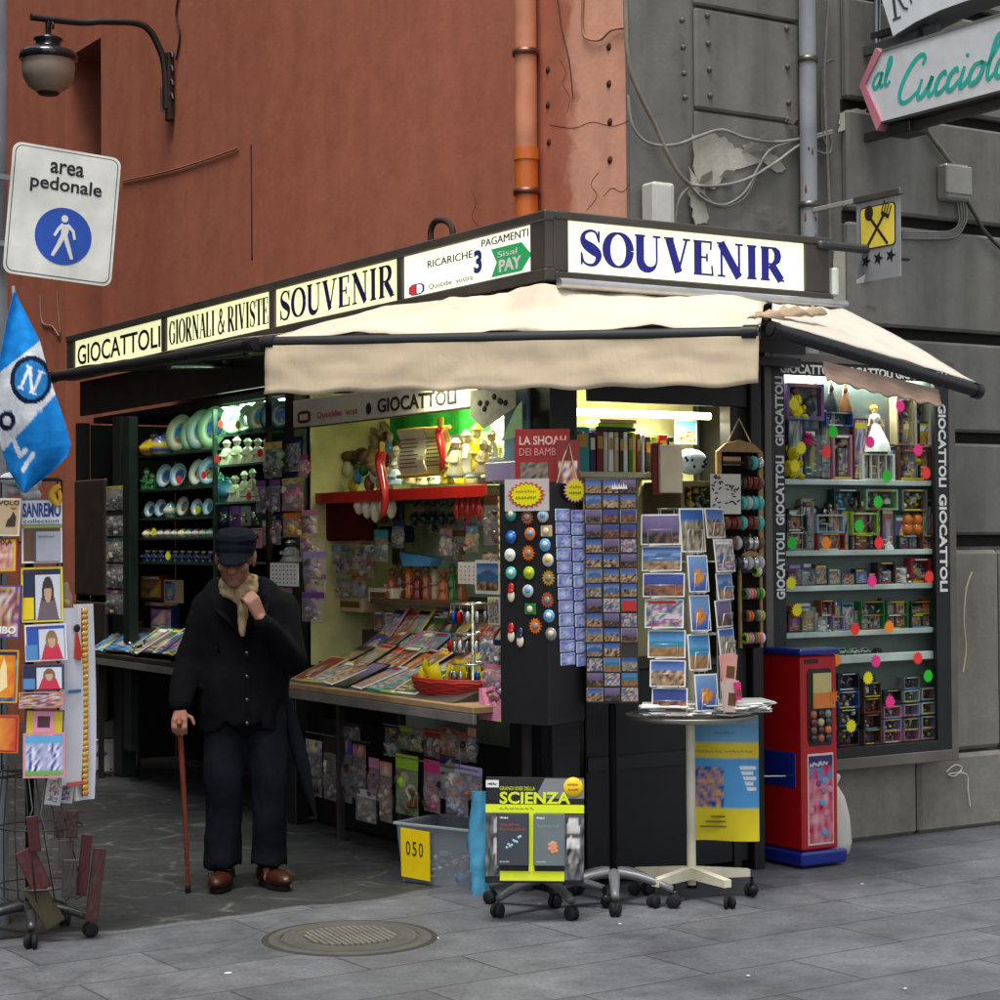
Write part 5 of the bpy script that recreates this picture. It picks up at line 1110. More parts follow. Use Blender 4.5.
for i, (x0, y0, x1, y1, c1, c2, kd) in enumerate(HB):
    r = rect('L', x0, y0, x1, y1, -.06-.03*(i % 3)); seed += 1
    if kd in ('bag',): t = mk_bag(r[1], r[2], c1, c2, seed); nm = 'hanging toy packet'
    elif kd == 'box': t = card(r[1], r[2], 'busy', seed, th=.02, border=c1, bw=.12).build('toy_box'); nm = 'hanging flat toy box'
    elif kd == 'dots':
        mb = MB(); mb.box(-r[1]/2, 0, 0, r[1]/2, .004, r[2], 'white', 'paper')
        for a in range(7):
            for b in range(5): mb.ball(((a-3)*r[1]*.13, -.001, r[2]*(.14+.18*b)), .0045, 'brown', 'plastic', 6, 4)
        t = mb.build('earring_card'); nm = 'card of small brown earrings'
    else: t = mk_fig(r[1]*.8, r[2], c1, c2, seed, 'souvenir_figure'); nm = 'hanging souvenir figure'
    place(t, r); setlabel(t, f"{cn(c1)} {nm}", f"by the post behind the man, {ORD[rk[i]]} from top", 'toy packet' if kd == 'bag' else 'souvenir', 'packets hanging behind the man')
mb = MB(); mb.box(-.10, 2.52, 1.0, -.075, 2.545, 2.28, '#2c2a28', 'metal'); 
for k in range(6): mb.tube([(-.08, 2.45+.0*k, 1.2+k*.18), (-.08, 2.9, 1.2+k*.18)], .004, '#77736c', 'metal', 6)
mb.build('hanging_rail', K)

# upper shelf in the left opening
zu = zr-.001
t = empty('nativity_grotto'); r = rect('L', 326, 440, 386, 489, .34); place(t, r); t.location.z = zu; w, h = r[1], r[2]
mb = MB()
for i in range(26):
    a = math.pi*i/25; q = rnd.uniform(.8, 1.05); mb.ball((-math.cos(a)*w*.44*q, rnd.uniform(-.02, .06), math.sin(a)*h*.92*q*.9), (rnd.uniform(.03, .05), .04, rnd.uniform(.025, .045)), rnd.choice(['#7a5f3d', '#5f4a30', '#8b7350']), 'matte', 8, 5)
mb.build('cork_arch', t); mb = MB()
for i, c in enumerate(['green', 'skyblue', 'cream', 'yellow', 'skyblue', 'green', 'terracotta', 'white']): mb.ball((-w*.32+w*.09*i, .0, h*(.18+.16*(i % 3))), (.035, .03, .045), c, 'gloss', 8, 6)
mb.build('scenery', t); tag(t, 'cork nativity grotto with green and blue scenery at the left of the lit shelf', 'nativity scene')
for i, (x0, y0, x1, c) in enumerate([(350, 432, 374, 'paleblue'), (371, 430, 396, 'beige')]):
    r = rect('L', x0, y0, x1, 462, .52); seed += 1; mb = MB(); lumpy(mb, (0, 0, 0), (r[1], .12, r[2]*1.2), [c, 'cream', 'skyblue'], 9, 'gloss', seed); o = one('souvenir_cluster', mb, ['pale blue heap of ceramic trinkets behind the nativity grotto', 'beige heap of ceramic trinkets left of the parchment cards'][i], 'trinkets', None, r)
for i, (x0, y0, x1, y1, c) in enumerate([(399, 430, 425, 476, 'cream'), (426, 428, 449, 474, '#e8d98a')]):
    r = rect('L', x0, y0, x1, y1, .20); seed += 1; mb = MB(); w, h = r[1], r[2]
    mb.grid(w, h, 6, 12, lambda u, v: lin(c), mat='paper', bend=lambda u, v: .012*math.cos(v*9)); 
    for k in range(8): mb.box(-w*.36, -.016, h*(.18+.085*k), w*rnd.uniform(.15, .36), -.0145, h*(.18+.085*k)+.006, '#6b5a36', 'paper')
    for s in (0, 1): mb.tube([(-w*.55, 0, s*h), (w*.55, 0, s*h)], .009, '#b98f33', 'wood', 8)
    one('parchment_scroll', mb, ['cream parchment scroll with lines of writing on the lit shelf', 'yellowish parchment scroll right of the cream one on the lit shelf'][i], 'scroll', None, r)
def horn(px, py, y1, s, lab, rr_=.16):
    a = hL(px, py, rr_); b = hL(px, y1, rr_); h = a.z-b.z; t = empty('lucky_horn', (b.x, b.y, b.z), ROTL); mb = MB(); mb.tube([(p[0]*h, 0, p[1]*h) for p in bez([(.0, 1), (-.06, .85), (.02, .6), (.1, .35), (.05, .12), (-.06, 0)], 4)], [s*(.25+.75*math.sin(math.pi*min(1, (1-i/20)*.55+.05))) * (1 if i < 18 else .4) for i in range(21)], 'red', 'gloss', 10); mb.build('horn', t)
    mb = MB(); mb.tube([(0, 0, h), (0, 0, h+.05)], s*.7, 'gold', 'shine', 8); mb.build('cap', t); tag(t, lab, 'lucky horn')
horn(441, 428, 472, .022, 'slender bright red lucky horn in front of the yellowish scroll')
horn(382, 452, 520, .026, 'large dark red lucky horn hanging across the red shelf edge', .12)
figs = [(450, 438, 462, 476), (461, 430, 472, 474), (470, 424, 484, 470), (468, 446, 480, 478), (478, 440, 489, 474), (486, 430, 498, 468), (484, 452, 494, 478), (493, 445, 504, 472), (452, 455, 460, 478), (405, 462, 414, 484), (418, 466, 426, 485), (431, 466, 439, 484), (443, 464, 452, 484), (390, 462, 400, 485)]
rk = rank(figs, lambda s: s[0])
for i, (x0, y0, x1, y1) in enumerate(figs):
    seed += 1; r = rect('L', x0, y0, x1, y1, .2+.05*(i % 4)); c = ['cream', 'white', 'yellow', 'paleblue', 'beige'][i % 5]; t = mk_fig(r[1], r[2], c, 'beige', seed, 'nativity_figure'); place(t, r)
    setlabel(t, f"small {cn(c)} nativity figure", f"on the lit red-edged shelf, {ORD[rk[i]]} from the left", 'figurine', 'figurines on the lit shelf')
mb = MB(); w = 1.05
mb.grid(w, .13, 20, 3, lambda u, v: lin('#2f9a3c'), mat='cloth', bend=lambda u, v: .01*math.sin(u*30)); r = rect('L', 388, 416, 490, 436, .5); mb2 = MB(); mb2.grid(r[1], r[2]*1.2, 24, 3, lambda u, v: lin('#2f9a3c'), mat='cloth', bend=lambda u, v: .012*math.sin(u*24)); one('green_bunting', mb2, 'bright green cloth strip hung along the back above the lit shelf', 'bunting', None, r)
r = rect('L', 485, 462, 517, 481, .02); mb = MB(); mb.box(-r[1]/2, 0, 0, r[1]/2, .12, r[2], 'lilac', 'paper', .003)
for k in range(8): mb.ball((-r[1]*.44+r[1]*.125*k, .03, r[2]+.012), (.013, .02, .018), rnd.choice(['cream', 'white', 'paleblue']), 'gloss', 8, 5)
one('trinket_tray', mb, 'lilac cardboard tray of small white trinkets beside the blue post', 'display tray', None, r)
r = rect('L', 503, 402, 522, 440, .0); mb = MB(); mb.prism([(-r[1]*.6, 0), (r[1]*.5, r[2]*.1), (r[1]*.5, r[2]), (r[1]*.2, r[2]*.85)], 0, .004, 'lightgreen', 'paper'); one('leaflet', mb, 'pale green leaflet wedged beside the blue post under the awning', 'leaflet', None, r)
r = rect('L', 470, 388, 515, 428, .0); mb = MB(); mb.prism([(-r[1]*.5, r[2]*.35), (-r[1]*.2, 0), (r[1]*.1, r[2]*.2), (r[1]*.5, r[2]*.45), (r[1]*.5, r[2]), (-r[1]*.5, r[2])], 0, .004, '#b9b4ad', 'cloth')
for k in range(8): mb.ball((rnd.uniform(-.35, .35)*r[1], -.001, r[2]*rnd.uniform(.35, .9)), (.02, .003, .014), '#33364a', 'cloth', 6, 4)
one('printed_scarf', mb, 'grey scarf with dark blue motifs peeping out under the awning valance', 'scarf', None, r)
# things hanging under the red shelf
hang = [(356+i*8, 495, 363+i*8, 515+(i % 3)*4, 'cream') for i in range(5)]+[(412+(i % 5)*9, 493+(i//5)*18, 418+(i % 5)*9, 507+(i//5)*18, 'darkgreen') for i in range(10)]+[(455+i*5.5, 496, 460+i*5.5, 521-(i % 2)*4, 'red') for i in range(5)]
rk = rank(hang, lambda s: s[0]+s[1]*.01)
for i, (x0, y0, x1, y1, c) in enumerate(hang):
    seed += 1; r = rect('L', x0, y0, x1, y1, .2 if c != 'darkgreen' else .45); w, h = r[1], r[2]; mb = MB()
    mb.tube([(0, 0, h), (0, 0, h*1.15)], .002, 'silver', 'metal', 5); mb.lathe([(0, 0), (w*.25, h*.1), (w*.42, h*.45), (w*.3, h*.75), (w*.1, h*.85), (w*.22, h*.92), (0, h)], c, 'gloss', 10)
    o = mb.build('keyring'); place(o, r); setlabel(o, f"{cn(c)} souvenir keyring", f"hanging under the red-edged shelf, {ORD[min(rk[i], 23)]} from the left", 'keyring', 'keyrings hanging under the red shelf')
r = rect('L', 316, 500, 354, 541, .22); mb = MB(); mb.box(-r[1]/2, 0, 0, r[1]/2, .12, r[2], '#4d1512', 'cloth', .01); one('hanging_bag', mb, 'dark red bag hanging at the left under the red shelf', 'bag', None, r)
# middle shelf
r = rect('L', 404, 552, 438, 566, .36); mb = MB(); mb.prism([(-r[1]*.4, 0), (r[1]*.4, 0), (r[1]*.5, r[2]*.6), (-r[1]*.5, r[2])], -.03, .03, 'skyblue', 'paint'); mb.tube([(0, 0, r[2]*.5), (0, 0, r[2]*2.2)], .003, 'brown', 'wood', 6); one('model_boat', mb, 'small sky blue model fishing boat above the middle shelf', 'model boat', None, r)
r = rect('L', 380, 500, 412, 565, .5); mb = MB(); mb.box(-r[1]*.15, 0, 0, r[1]*.15, .03, r[2], 'charcoal', 'paint', .01); mb.box(-r[1]*.5, -.01, r[2]*.35, r[1]*.5, .02, r[2]*.6, 'navy', 'cloth', .01); one('card_rack', mb, 'dark upright card rack standing behind the middle shelf', 'card rack', None, r)
for i in range(9):
    seed += 1; x = 388+i*8.6; r = rect('L', x, 568-(i % 3)*6, x+9, 599, .33+.04*(i % 3)); c = ['terracotta', 'brown', 'orange', 'darkred', 'terracotta', 'beige', 'terracotta', 'green', 'terracotta'][i]
    t = mk_fig(r[1], r[2], c, 'brown', seed, 'terracotta_figure'); place(t, r); t.location.z = W(0, 0, zs+.001).z; setlabel(t, f"{cn(c)} clay figurine", f"on the middle shelf above the magazines, {ORD[i]} from the left", 'figurine', 'clay figurines on the middle shelf')
for i, (x0, y0, x1, y1) in enumerate([(368, 588, 392, 602), (338, 597, 362, 612)]):
    r = rect('L', x0, y0, x1, y1, .3); mb = MB(); mb.box(-r[1]/2, 0, 0, r[1]/2, .14, r[2], ['cream', 'beige'][i], 'paper', .004); mb.box(-r[1]*.4, -.001, r[2]*.3, r[1]*.4, 0, r[2]*.7, 'brown', 'paper'); one('carton', mb, ['small cream carton at the left end of the middle shelf', 'beige open carton just below the left end of the middle shelf'][i], 'carton', None, r)
r = rect('L', 458, 562, 477, 584, .1); mb = MB(); mb.box(-r[1]/2, 0, 0, r[1]/2, .003, r[2], 'white', 'paper')
for a in range(4):
    for b in range(4): mb.ball(((a-1.5)*r[1]*.22, -.001, r[2]*(.2+.2*b)), .004, 'magenta', 'plastic', 6, 4)
one('earring_card', mb, 'white card of pink ear studs beside the blue picture card', 'earring card', None, r)
r = rect('L', 475, 560, 500, 594, .06); one('picture_card', card(r[1], r[2], 'bay', 12, bw=.1), 'white-bordered blue picture card hanging at the right of the opening', 'picture card', None, r)
r = rect('L', 488, 597, 500, 625, .04); one('picture_card', card(r[1], r[2], 'busy', 13, bw=.1), 'narrow pink and white picture card below the blue one', 'picture card', None, r)
# small packs on the upper step and the slanted rows of magazines
def lay(px0, px1, py0, py1, r, slope, c, seed, name='magazine', kind='cover', th=.006, yaw=0.):
    """flat item leaning back by slope degrees from upright, its lower edge at py1"""
    lo, w, h, rz = rect('L', px0, py0, px1, py1, r); hh = h/math.cos(R(slope))
    mb = card(w, hh, kind, seed, th=th, border=c, bw=.06, nx=6, nz=7); o = mb.build(name); o.matrix_world = Matrix.Translation(lo) @ Matrix.Rotation(rz+yaw, 4, 'Z') @ Matrix.Rotation(-R(slope), 4, 'X'); return o
packs = [(374+i*11.5, 611+(i % 2)*2, 384+i*11.5, 627, ['grey', 'white', 'lightgrey', 'charcoal', 'white', 'lilac', 'grey', 'pink'][i]) for i in range(8)]
for i, (x0, y0, x1, y1, c) in enumerate(packs):
    r = rect('L', x0, y0, x1, y1+4, .34); seed += 1; mb = card(r[1], r[2], 'cover', seed, th=.03, border=c, bw=.1, nx=5, nz=5); o = mb.build('boxed_souvenir'); place(o, r); setlabel(o, f"{cn(c)} boxed souvenir", f"standing on the step below the middle shelf, {ORD[i]} from the left", 'boxed souvenir', 'small boxes on the step')
colsM = ['brown', 'navy', 'white', 'charcoal', 'red', 'orange', 'cream', 'pink', 'lilac', 'paleblue', 'yellow', 'darkred', 'green', 'grey']
for ri, (rr_, zz_, n, sl, wd) in enumerate([(.20, .165, 13, 40, .17), (.07, .115, 12, 55, .18), (-.08, .07, 9, 62, .19), (-.25, .022, 8, 68, .20)]):
    L1 = lb-.02; L0 = la+.08 if ri < 2 else la+.62
    for i in range(n):
        seed += 1; rr = random.Random(seed); c = rr.choice(colsM); kd = rr.choice(['cover', 'cover', 'busy', 'sweets'])
        if ri == 3: c = ['beige', 'yellow', 'white', 'black', 'white', 'turquoise', 'lime', 'white'][i]; kd = ['cover', 'busy', 'sweets', 'dusk', 'cover', 'busy', 'busy', 'cover'][i]
        elif ri == 2: c = (['charcoal', 'white', 'black', 'turquoise', 'lightgrey', 'lilac', 'white', 'pink', 'cream'])[i]; kd = 'cover'
        l_ = L1-(L1-L0)*(i+.5)/n; mb = card(wd, .25, kd, seed, th=.006, border=c, bw=.05, nx=14, nz=18); o = mb.build('magazine')
        o.matrix_world = Matrix.Translation(W(rr_+rr.uniform(-.01, .01), l_, zc+zz_-.012+.0025*(i % 3))) @ Matrix.Rotation(ROTL+R(rr.uniform(-16, 4)), 4, 'Z') @ Matrix.Rotation(-R(sl+rr.uniform(-4, 3)), 4, 'X')
        setlabel(o, f"{cn(c)} bordered magazine", f"in the {['back', 'third', 'second', 'front'][ri]} row on the counter, {ORD[i]} from the left", 'magazine', 'magazines laid out on the counter')
# slanting board under them
pa = kz(300, 692, -.27); mb = MB(); mb.prism([(-.27, zc+.001), (.24, zc+.001), (.24, zc+.155)], la+.22, lb-.02, '#4a4038', 'wood'); 
for v in mb.v: pass
o = mb.build('magazine_ramp', K)
# basket with yellow sachets
r = rect('L', 393, 684, 457, 702, -.24); t = place(empty('wicker_basket'), r); t.location.z = zc+.001; w = r[1]; n = 24; mb = MB(); prof = [(0, .004), (w*.40, .004), (w*.42, 0), (w*.5, .085), (w*.49, .09), (w*.46, .08), (w*.38, .012), (0, .012)]
mb.lathe(prof, '#a8241c', 'wood', 28)
for v in mb.v: v.y *= .62; v.y += w*.3
for k in range(1, 8):
    pts = [(w*(.42+.08*k/8)*1.0*math.cos(a), w*.3+.62*w*(.42+.08*k/8)*math.sin(a), .0+k*.0105+.003*math.sin(a*12+k*3.1)) for a in [2*math.pi*j/36 for j in range(36)]]
    mb.tube(pts, .0055, '#b32a1f', 'wood', 6, closed=True)
mb.build('bowl', t); tag(t, 'round red wicker basket of yellow sachets at the front of the counter', 'basket')
for i in range(11):
    mb = MB(); a = rnd.uniform(-.4, .4); mb.T = Matrix.Rotation(a, 4, 'Y') @ Matrix.Rotation(rnd.uniform(-.6, .1), 4, 'X'); vs = []
    for j in range(5):
        for q in range(5): u, v = q/4, j/4; vs.append(((u-.5)*.07, -.018*math.sin(math.pi*u)*math.sin(math.pi*v)+.008*noise.noise(Vector((u*4+i, v*4, 0))), v*.075))
    F = [(j*5+q, j*5+q+1, (j+1)*5+q+1, (j+1)*5+q) for j in range(4) for q in range(4)]; mb.add(vs, F, '#f0de14', 'plastic', True); mb.add([(x, -y+.004, z) for x, y, z in vs], [f[::-1] for f in F], '#f0de14', 'plastic', True)
    o = mb.build('yellow_sachet'); x = (-.42+.84*((i*.37) % 1))*w*.9; p = Vector(r[0]); o.location = p-LV*x+RV*(w*.18+.05*(i % 3))+Vector((0, 0, zc-p.z+.055+.012*(i % 4))); o.rotation_euler = (0, 0, ROTL+rnd.uniform(-.5, .5)); tag(o, 'crumpled bright yellow sachet in the red wicker basket', 'sachet', 'yellow sachets in the basket')
# spinner of chrome keyrings at the right of the counter
t = empty('keyring_spinner'); r = rect('L', 455, 598, 492, 694, -.06); place(t, r); t.location.z = zc+.001; hh = W(0, 0, 0).z+r[2]
mb = MB(); mb.lathe([(.0, 0), (.07, 0), (.07, .012), (.01, .016), (.008, r[2]), (0, r[2])], 'silver', 'metal', 16)
for k in range(3):
    z = r[2]*(.98-.31*k); mb.tube([(.1*math.cos(a), .1*math.sin(a), z) for a in [2*math.pi*j/20 for j in range(20)]], .003, 'silver', 'shine', 6, closed=True); mb.tube([(-.1, 0, z), (.1, 0, z)], .003, 'silver', 'shine', 6); mb.tube([(0, -.1, z), (0, .1, z)], .003, 'silver', 'shine', 6)
mb.build('stand', t); tag(t, 'chrome wire spinner stand carrying keyrings at the right end of the counter', 'spinner stand')
ci = 0
for k in range(3):
    z = r[2]*(.98-.31*k)
    for j in range(9):
        a = math.pi*(1.0+j/8.*1.0); ci += 1; mb = MB(); c = ['silver', 'silver', 'red', 'grey', 'blue', 'silver', 'gold'][(ci*5) % 7]
        mb.tube([(0, 0, 0), (0, 0, -.025)], .0015, 'silver', 'shine', 5); mb.ball((0, 0, -.052), (.016, .006, .027), c, 'shine', 8, 6)
        o = mb.build('metal_keyring'); o.location = W(0, 0, 0)*0+t.matrix_basis @ Vector((.1*math.cos(a), .1*math.sin(a), z-.003)); o.rotation_euler = (0, 0, rnd.uniform(-.8, .8))
        setlabel(o, f"{cn(c)} metal keyring", f"on the {['top', 'middle', 'lowest'][k]} ring of the spinner, {ORD[j]} from the left", 'keyring', 'keyrings on the chrome spinner')
# packets right of the spinner, pink carton and candy rope
r = rect('L', 479, 690, 510, 721, -.2); t = place(empty('gift_carton'), r); w, h = r[1], r[2]; mb = MB(); mb.prism([(-w*.5, 0), (w*.5, 0), (w*.5, h), (w*.25, h), (w*.2, h*.55), (0, h*.4), (-w*.3, h*.5), (-w*.42, h), (-w*.5, h)], 0, .08, 'pink', 'paper'); mb.prism([(w*.1, 0), (w*.5, 0), (w*.5, h*.5)], -.002, 0, 'lime', 'paper'); mb.build('carton', t); mb = MB(); lumpy(mb, (0, .04, h*.4), (w*.8, .06, h*.9), ['pink', 'lilac', 'magenta'], 6, 'plastic', 4); mb.build('contents', t); tag(t, 'pink cut-out gift carton standing at the right end of the counter', 'carton')
for i, (x0, y0, x1, y1, c1, c2) in enumerate([(483, 664, 505, 692, 'pink', 'lilac'), (480, 630, 494, 662, 'blue', 'white'), (493, 640, 504, 668, 'navy', 'pink'), (483, 552, 497, 562, 'orange', 'brown'), (484, 495, 500, 545, 'brown', 'beige')]):
    r = rect('L', x0, y0, x1, y1, -.12); seed += 1; t = mk_bag(r[1], r[2], c1, c2, seed, 'souvenir_packet'); place(t, r); setlabel(t, f"{cn(c1)} hanging souvenir packet", 'beside the keyring spinner and the blue post', 'souvenir packet')
a, b = hL(500, 497, -.16), hL(503, 616, -.16); t = MB()
for s in (0, math.pi): t.tube([a*(1-k/60)+b*(k/60)+Vector((.006*math.cos(k*.75+s), .006*math.sin(k*.75+s), 0)) for k in range(61)], .006, '#d9a83a' if s else '#e6c860', 'plastic', 6)
tag(t.build('twisted_cord'), 'long twisted yellow cord hanging left of the magnet stand', 'cord')
HG = [(332, 545, 346, 575), (347, 540, 360, 572), (361, 545, 374, 578), (375, 530, 388, 562), (440, 528, 452, 556), (453, 530, 465, 560), (466, 526, 478, 552), (336, 578, 350, 598), (352, 575, 366, 598), (392, 520, 404, 548), (470, 500, 484, 522), (330, 510, 342, 540)]
for i, (x0, y0, x1, y1) in enumerate(HG):
    seed += 1; r = rect('L', x0, y0, x1, y1, .24+.03*(i % 3)); c1 = ['purple', 'beige', 'red', 'teal', 'pink', 'brown', 'orange', 'grey', 'lilac', 'navy', 'cream', 'darkred'][i]; t = mk_bag(r[1], r[2], c1, ['white', 'brown', 'silver', 'terracotta'][i % 4], seed, 'souvenir_packet', .22); place(t, r); setlabel(t, f"{cn(c1)} headed souvenir packet", 'hanging inside the open counter between the two shelves', 'souvenir packet')
rr = random.Random(77); hc = ['red', 'orange', 'yellow', 'green', 'teal', 'skyblue', 'blue', 'purple', 'pink', 'magenta', 'white', 'cream', 'beige', 'brown', 'terracotta', 'silver', 'gold', 'lilac', 'lime', 'turquoise', 'navy', 'grey']
for i in range(22):
    x0 = 322+(i % 11)*15+rr.uniform(-3, 3); y0 = (500 if i < 11 else 430)+rr.uniform(0, 12); r = rect('L', x0, y0, x0+rr.uniform(9, 13), y0+rr.uniform(18, 30), .5+.03*(i % 3)); seed += 1; t = mk_bag(r[1], r[2], hc[i], rr.choice(['white', 'brown', 'silver', 'red', 'cream']), seed, 'souvenir_packet', .25, .02); place(t, r)
    setlabel(t, f"tiny {cn(hc[i])} headed packet", f"at the back {'below' if i < 11 else 'above'} the red-edged shelf, {ORD[i % 11]} from the left", 'souvenir packet', 'tiny packets on the back wall of the open counter')
bf2 = [(392+i*9.5, 446+(i*7 % 5)*3, 401+i*9.5, 484) for i in range(12)]
for i, (x0, y0, x1, y1) in enumerate(bf2):
    seed += 1; r = rect('L', x0, y0, x1, y1, .42); c = ['cream', 'yellow', 'beige', 'white', 'brown', 'grey'][i % 6]; t = mk_fig(r[1]*1.1, r[2], mixc(c, 'brown', .2), 'beige', seed, 'nativity_figure'); place(t, r); setlabel(t, f"{cn(c)} taller nativity figure", f"in the lit shelf's back row, {ORD[i]} from left", 'figurine', 'back row of figurines on the lit shelf')
# under the counter
UC = [(385, 728, 400, 756, 'green', 'white'), (400, 726, 412, 750, 'lime', 'beige'), (412, 728, 424, 752, 'fluoyellow', 'white'), (424, 729, 440, 758, 'red', 'white'), (441, 728, 456, 756, 'beige', 'orange'), (456, 732, 468, 762, 'terracotta', 'beige'), (468, 728, 476, 762, 'lightgrey', 'white'),
 (396, 755, 418, 815, 'lime', 'brown'), (380, 762, 392, 822, 'darkred', 'beige'), (424, 760, 440, 812, 'magenta', 'brown'), (440, 758, 460, 800, 'white', 'terracotta'), (455, 766, 482, 800, 'lilac', 'orange'), (446, 790, 468, 815, 'lilac', 'paleblue'), (356, 790, 376, 822, 'white', 'beige'),
 (306, 740, 322, 796, 'charcoal', 'grey'), (324, 738, 336, 800, 'darkbrown', 'brown'), (337, 738, 352, 802, 'charcoal', 'darkred'), (340, 722, 360, 740, 'darkgreen', 'grey'), (353, 744, 366, 800, 'darkbrown', 'pink'), (369, 758, 379, 800, 'pink', 'darkred')]
rk = rank(UC, lambda s: s[0])
for i, (x0, y0, x1, y1, c1, c2) in enumerate(UC):
    r = rect('L', x0, y0, x1, y1, (-.14 if y0 > 750 else -.02) if x0 > 370 else .02); seed += 1; t = mk_bag(r[1], r[2], c1, c2, seed, 'toy_packet', .24); place(t, r)
    setlabel(t, f"{cn(c1)} topped toy packet", f"hanging under the counter, {ORD[rk[i]]} from the left", 'toy packet', 'packets hanging under the counter')
mb = MB()
for (y, rr_) in ((724, -.02), (754, -.14)): a = kz(384, y, rr_); b = kz(478, y, rr_); mb.tube([(rr_, a[1], a[2]), (rr_, b[1], a[2])], .004, 'silver', 'metal', 6)
mb.tube([(.02, kz(306, 736, .02)[1], kz(330, 736, .02)[2]), (.02, kz(370, 736, .02)[1], kz(330, 736, .02)[2])], .004, 'grey', 'metal', 6); mb.build('hanging_rail', K)
# left table with newspapers, trolley, floor boxes
for i in range(9):
    seed += 1; x = 92+i*9; lo, w, h, rz = rect('L', x, 640, x+16, 660, -.02); c = ['lightgrey', 'turquoise', 'darkbrown', 'paleblue', 'white', 'green', 'navy', 'silver', 'yellow'][i]
    mb = card(w, .26, 'busy' if i % 2 else 'cover', seed, th=.008, border=c, nx=5, nz=6); o = mb.build('newspaper'); o.matrix_world = Matrix.Translation(W(-.10+.02*(i % 2), kz(x+8, 650, -.08)[1], zc+.012+.004*i)) @ Matrix.Rotation(ROTL+R(rnd.uniform(-20, 20)), 4, 'Z') @ Matrix.Rotation(-R(58), 4, 'X')
    setlabel(o, f"{cn(c)} edged newspaper", f"on the dark table beyond the man, {ORD[i]} from the left", 'newspaper', 'newspapers on the far table')
mb = MB(); lumpy(mb, (0, 0, 0), (.3, .2, .10), ['silver', 'white', 'grey'], 8, 'shine', 5); o = mb.build('wrapped_parcels'); o.location = W(-.02, kz(152, 655, 0)[1], zc+.0); tag(o, 'shiny crumpled silver wrapped parcels on the far dark table', 'parcel')
for i, (x0, y0, x1, y1, c) in enumerate([(140, 575, 162, 600, 'darkred'), (150, 605, 172, 632, 'navy'), (118, 620, 136, 640, 'brown'), (145, 603, 170, 606, 'silver'), (164, 580, 176, 603, 'beige')]):
    r = rect('L', x0, y0, x1, y1, .16); seed += 1; mb = card(r[1], r[2], 'cover', seed, th=.05, border=c, bw=.12, nx=5, nz=5); o = mb.build('boxed_game'); place(o, r); setlabel(o, f"{cn(c)} boxed game", 'standing in the dim cabinet under the ceramics', 'boxed game', 'boxes under the ceramics')
for i in range(5):
    y0 = 486+i*26; r = rect('L', 106, y0, 124, y0+24, -.02); seed += 1; c = ['grey', 'charcoal', 'beige', 'grey', 'charcoal'][i]; t = mk_bag(r[1], r[2], c, 'grey', seed, 'hanging_packet', .15); place(t, r); setlabel(t, f"{cn(c)} cellophane packet", f"in the vertical strip left of the ceramics, {ORD[i]} from the top", 'packet', 'packets in a vertical strip')
p = hG(98, 752); t = empty('shopping_trolley', hG(98, 748), R(20)); mb = MB(); mb.tube(bez([(-.16, 0, .0), (-.17, 0, .9), (-.13, 0, 1.06), (0, 0, 1.1), (.11, 0, 1.06), (.13, 0, .9), (.12, 0, 0)], 6), .016, '#5b5f60', 'metal', 10); mb.build('handle', t)
mb = MB(); vs = []; 
mb.box(-.15, -.16, .25, .12, .02, .72, '#1d5740', 'cloth', .03); mb.ball((0, -.06, .78), (.16, .1, .09), '#2d8a63', 'cloth', 14, 8); mb.box(.12, -.1, .35, .19, .0, .8, '#2d8a63', 'cloth', .03); mb.build('bag', t)
for s in (-1, 1): mb = MB(); mb.lathe([(0, -.015), (.06, -.015), (.06, .015), (0, .015)], 'black', 'rubber', 14, ax='x'); o = mb.build('wheel', t); o.location = (s*.16, .02, .06)
tag(t, 'dark green cloth shopping trolley with grey tube handle by the kiosk end', 'shopping trolley')
t = empty('storage_tub', hG(104, 772), R(6)); mb = MB(); w, h = .21, .2
mb.box(-w/2, 0, 0, w/2, .012, h, '#b5b2ac', 'plastic', .004); mb.box(-w/2, .2, 0, w/2, .212, h, '#b5b2ac', 'plastic', .004); mb.box(-w/2, .012, 0, -w/2+.012, .2, h, '#b5b2ac', 'plastic', .004); mb.box(w/2-.012, .012, 0, w/2, .2, h, '#b5b2ac', 'plastic', .004); mb.box(-w/2-.01, -.01, h, w/2+.01, .222, h+.012, '#c5c2bc', 'plastic', .004); mb.ball((-.02, -.002, .12), (.04, .003, .02), 'purple', 'paper'); mb.build('tub', t); tag(t, 'pale plastic storage tub on the ground at the far end of the kiosk', 'storage tub')
mb = MB(); lumpy(mb, (0, 0, 0), (.2, .12, .05), ['#8a3323', 'darkred'], 5, 'cloth', 3); o = mb.build('red_cloth'); o.location = hG(102, 777); tag(o, 'crumpled rusty red cloth lying in front of the storage tub', 'cloth')
mb = MB(); mb.box(-.09, 0, 0, .09, .1, .11, '#8c8a86', 'paper', .004); o = mb.build('carton'); o.location = hG(124, 766); tag(o, 'small grey carton on the ground right of the storage tub', 'carton')
mb = MB(); mb.box(-.09, 0, 0, .09, .14, .12, '#4b4e52', 'plastic', .01); o = mb.build('carton'); o.location = t.location+Vector((.02, .03, .2135)); tag(o, 'dark grey carton standing on the storage tub lid', 'carton')
mk_film('film2', .85)
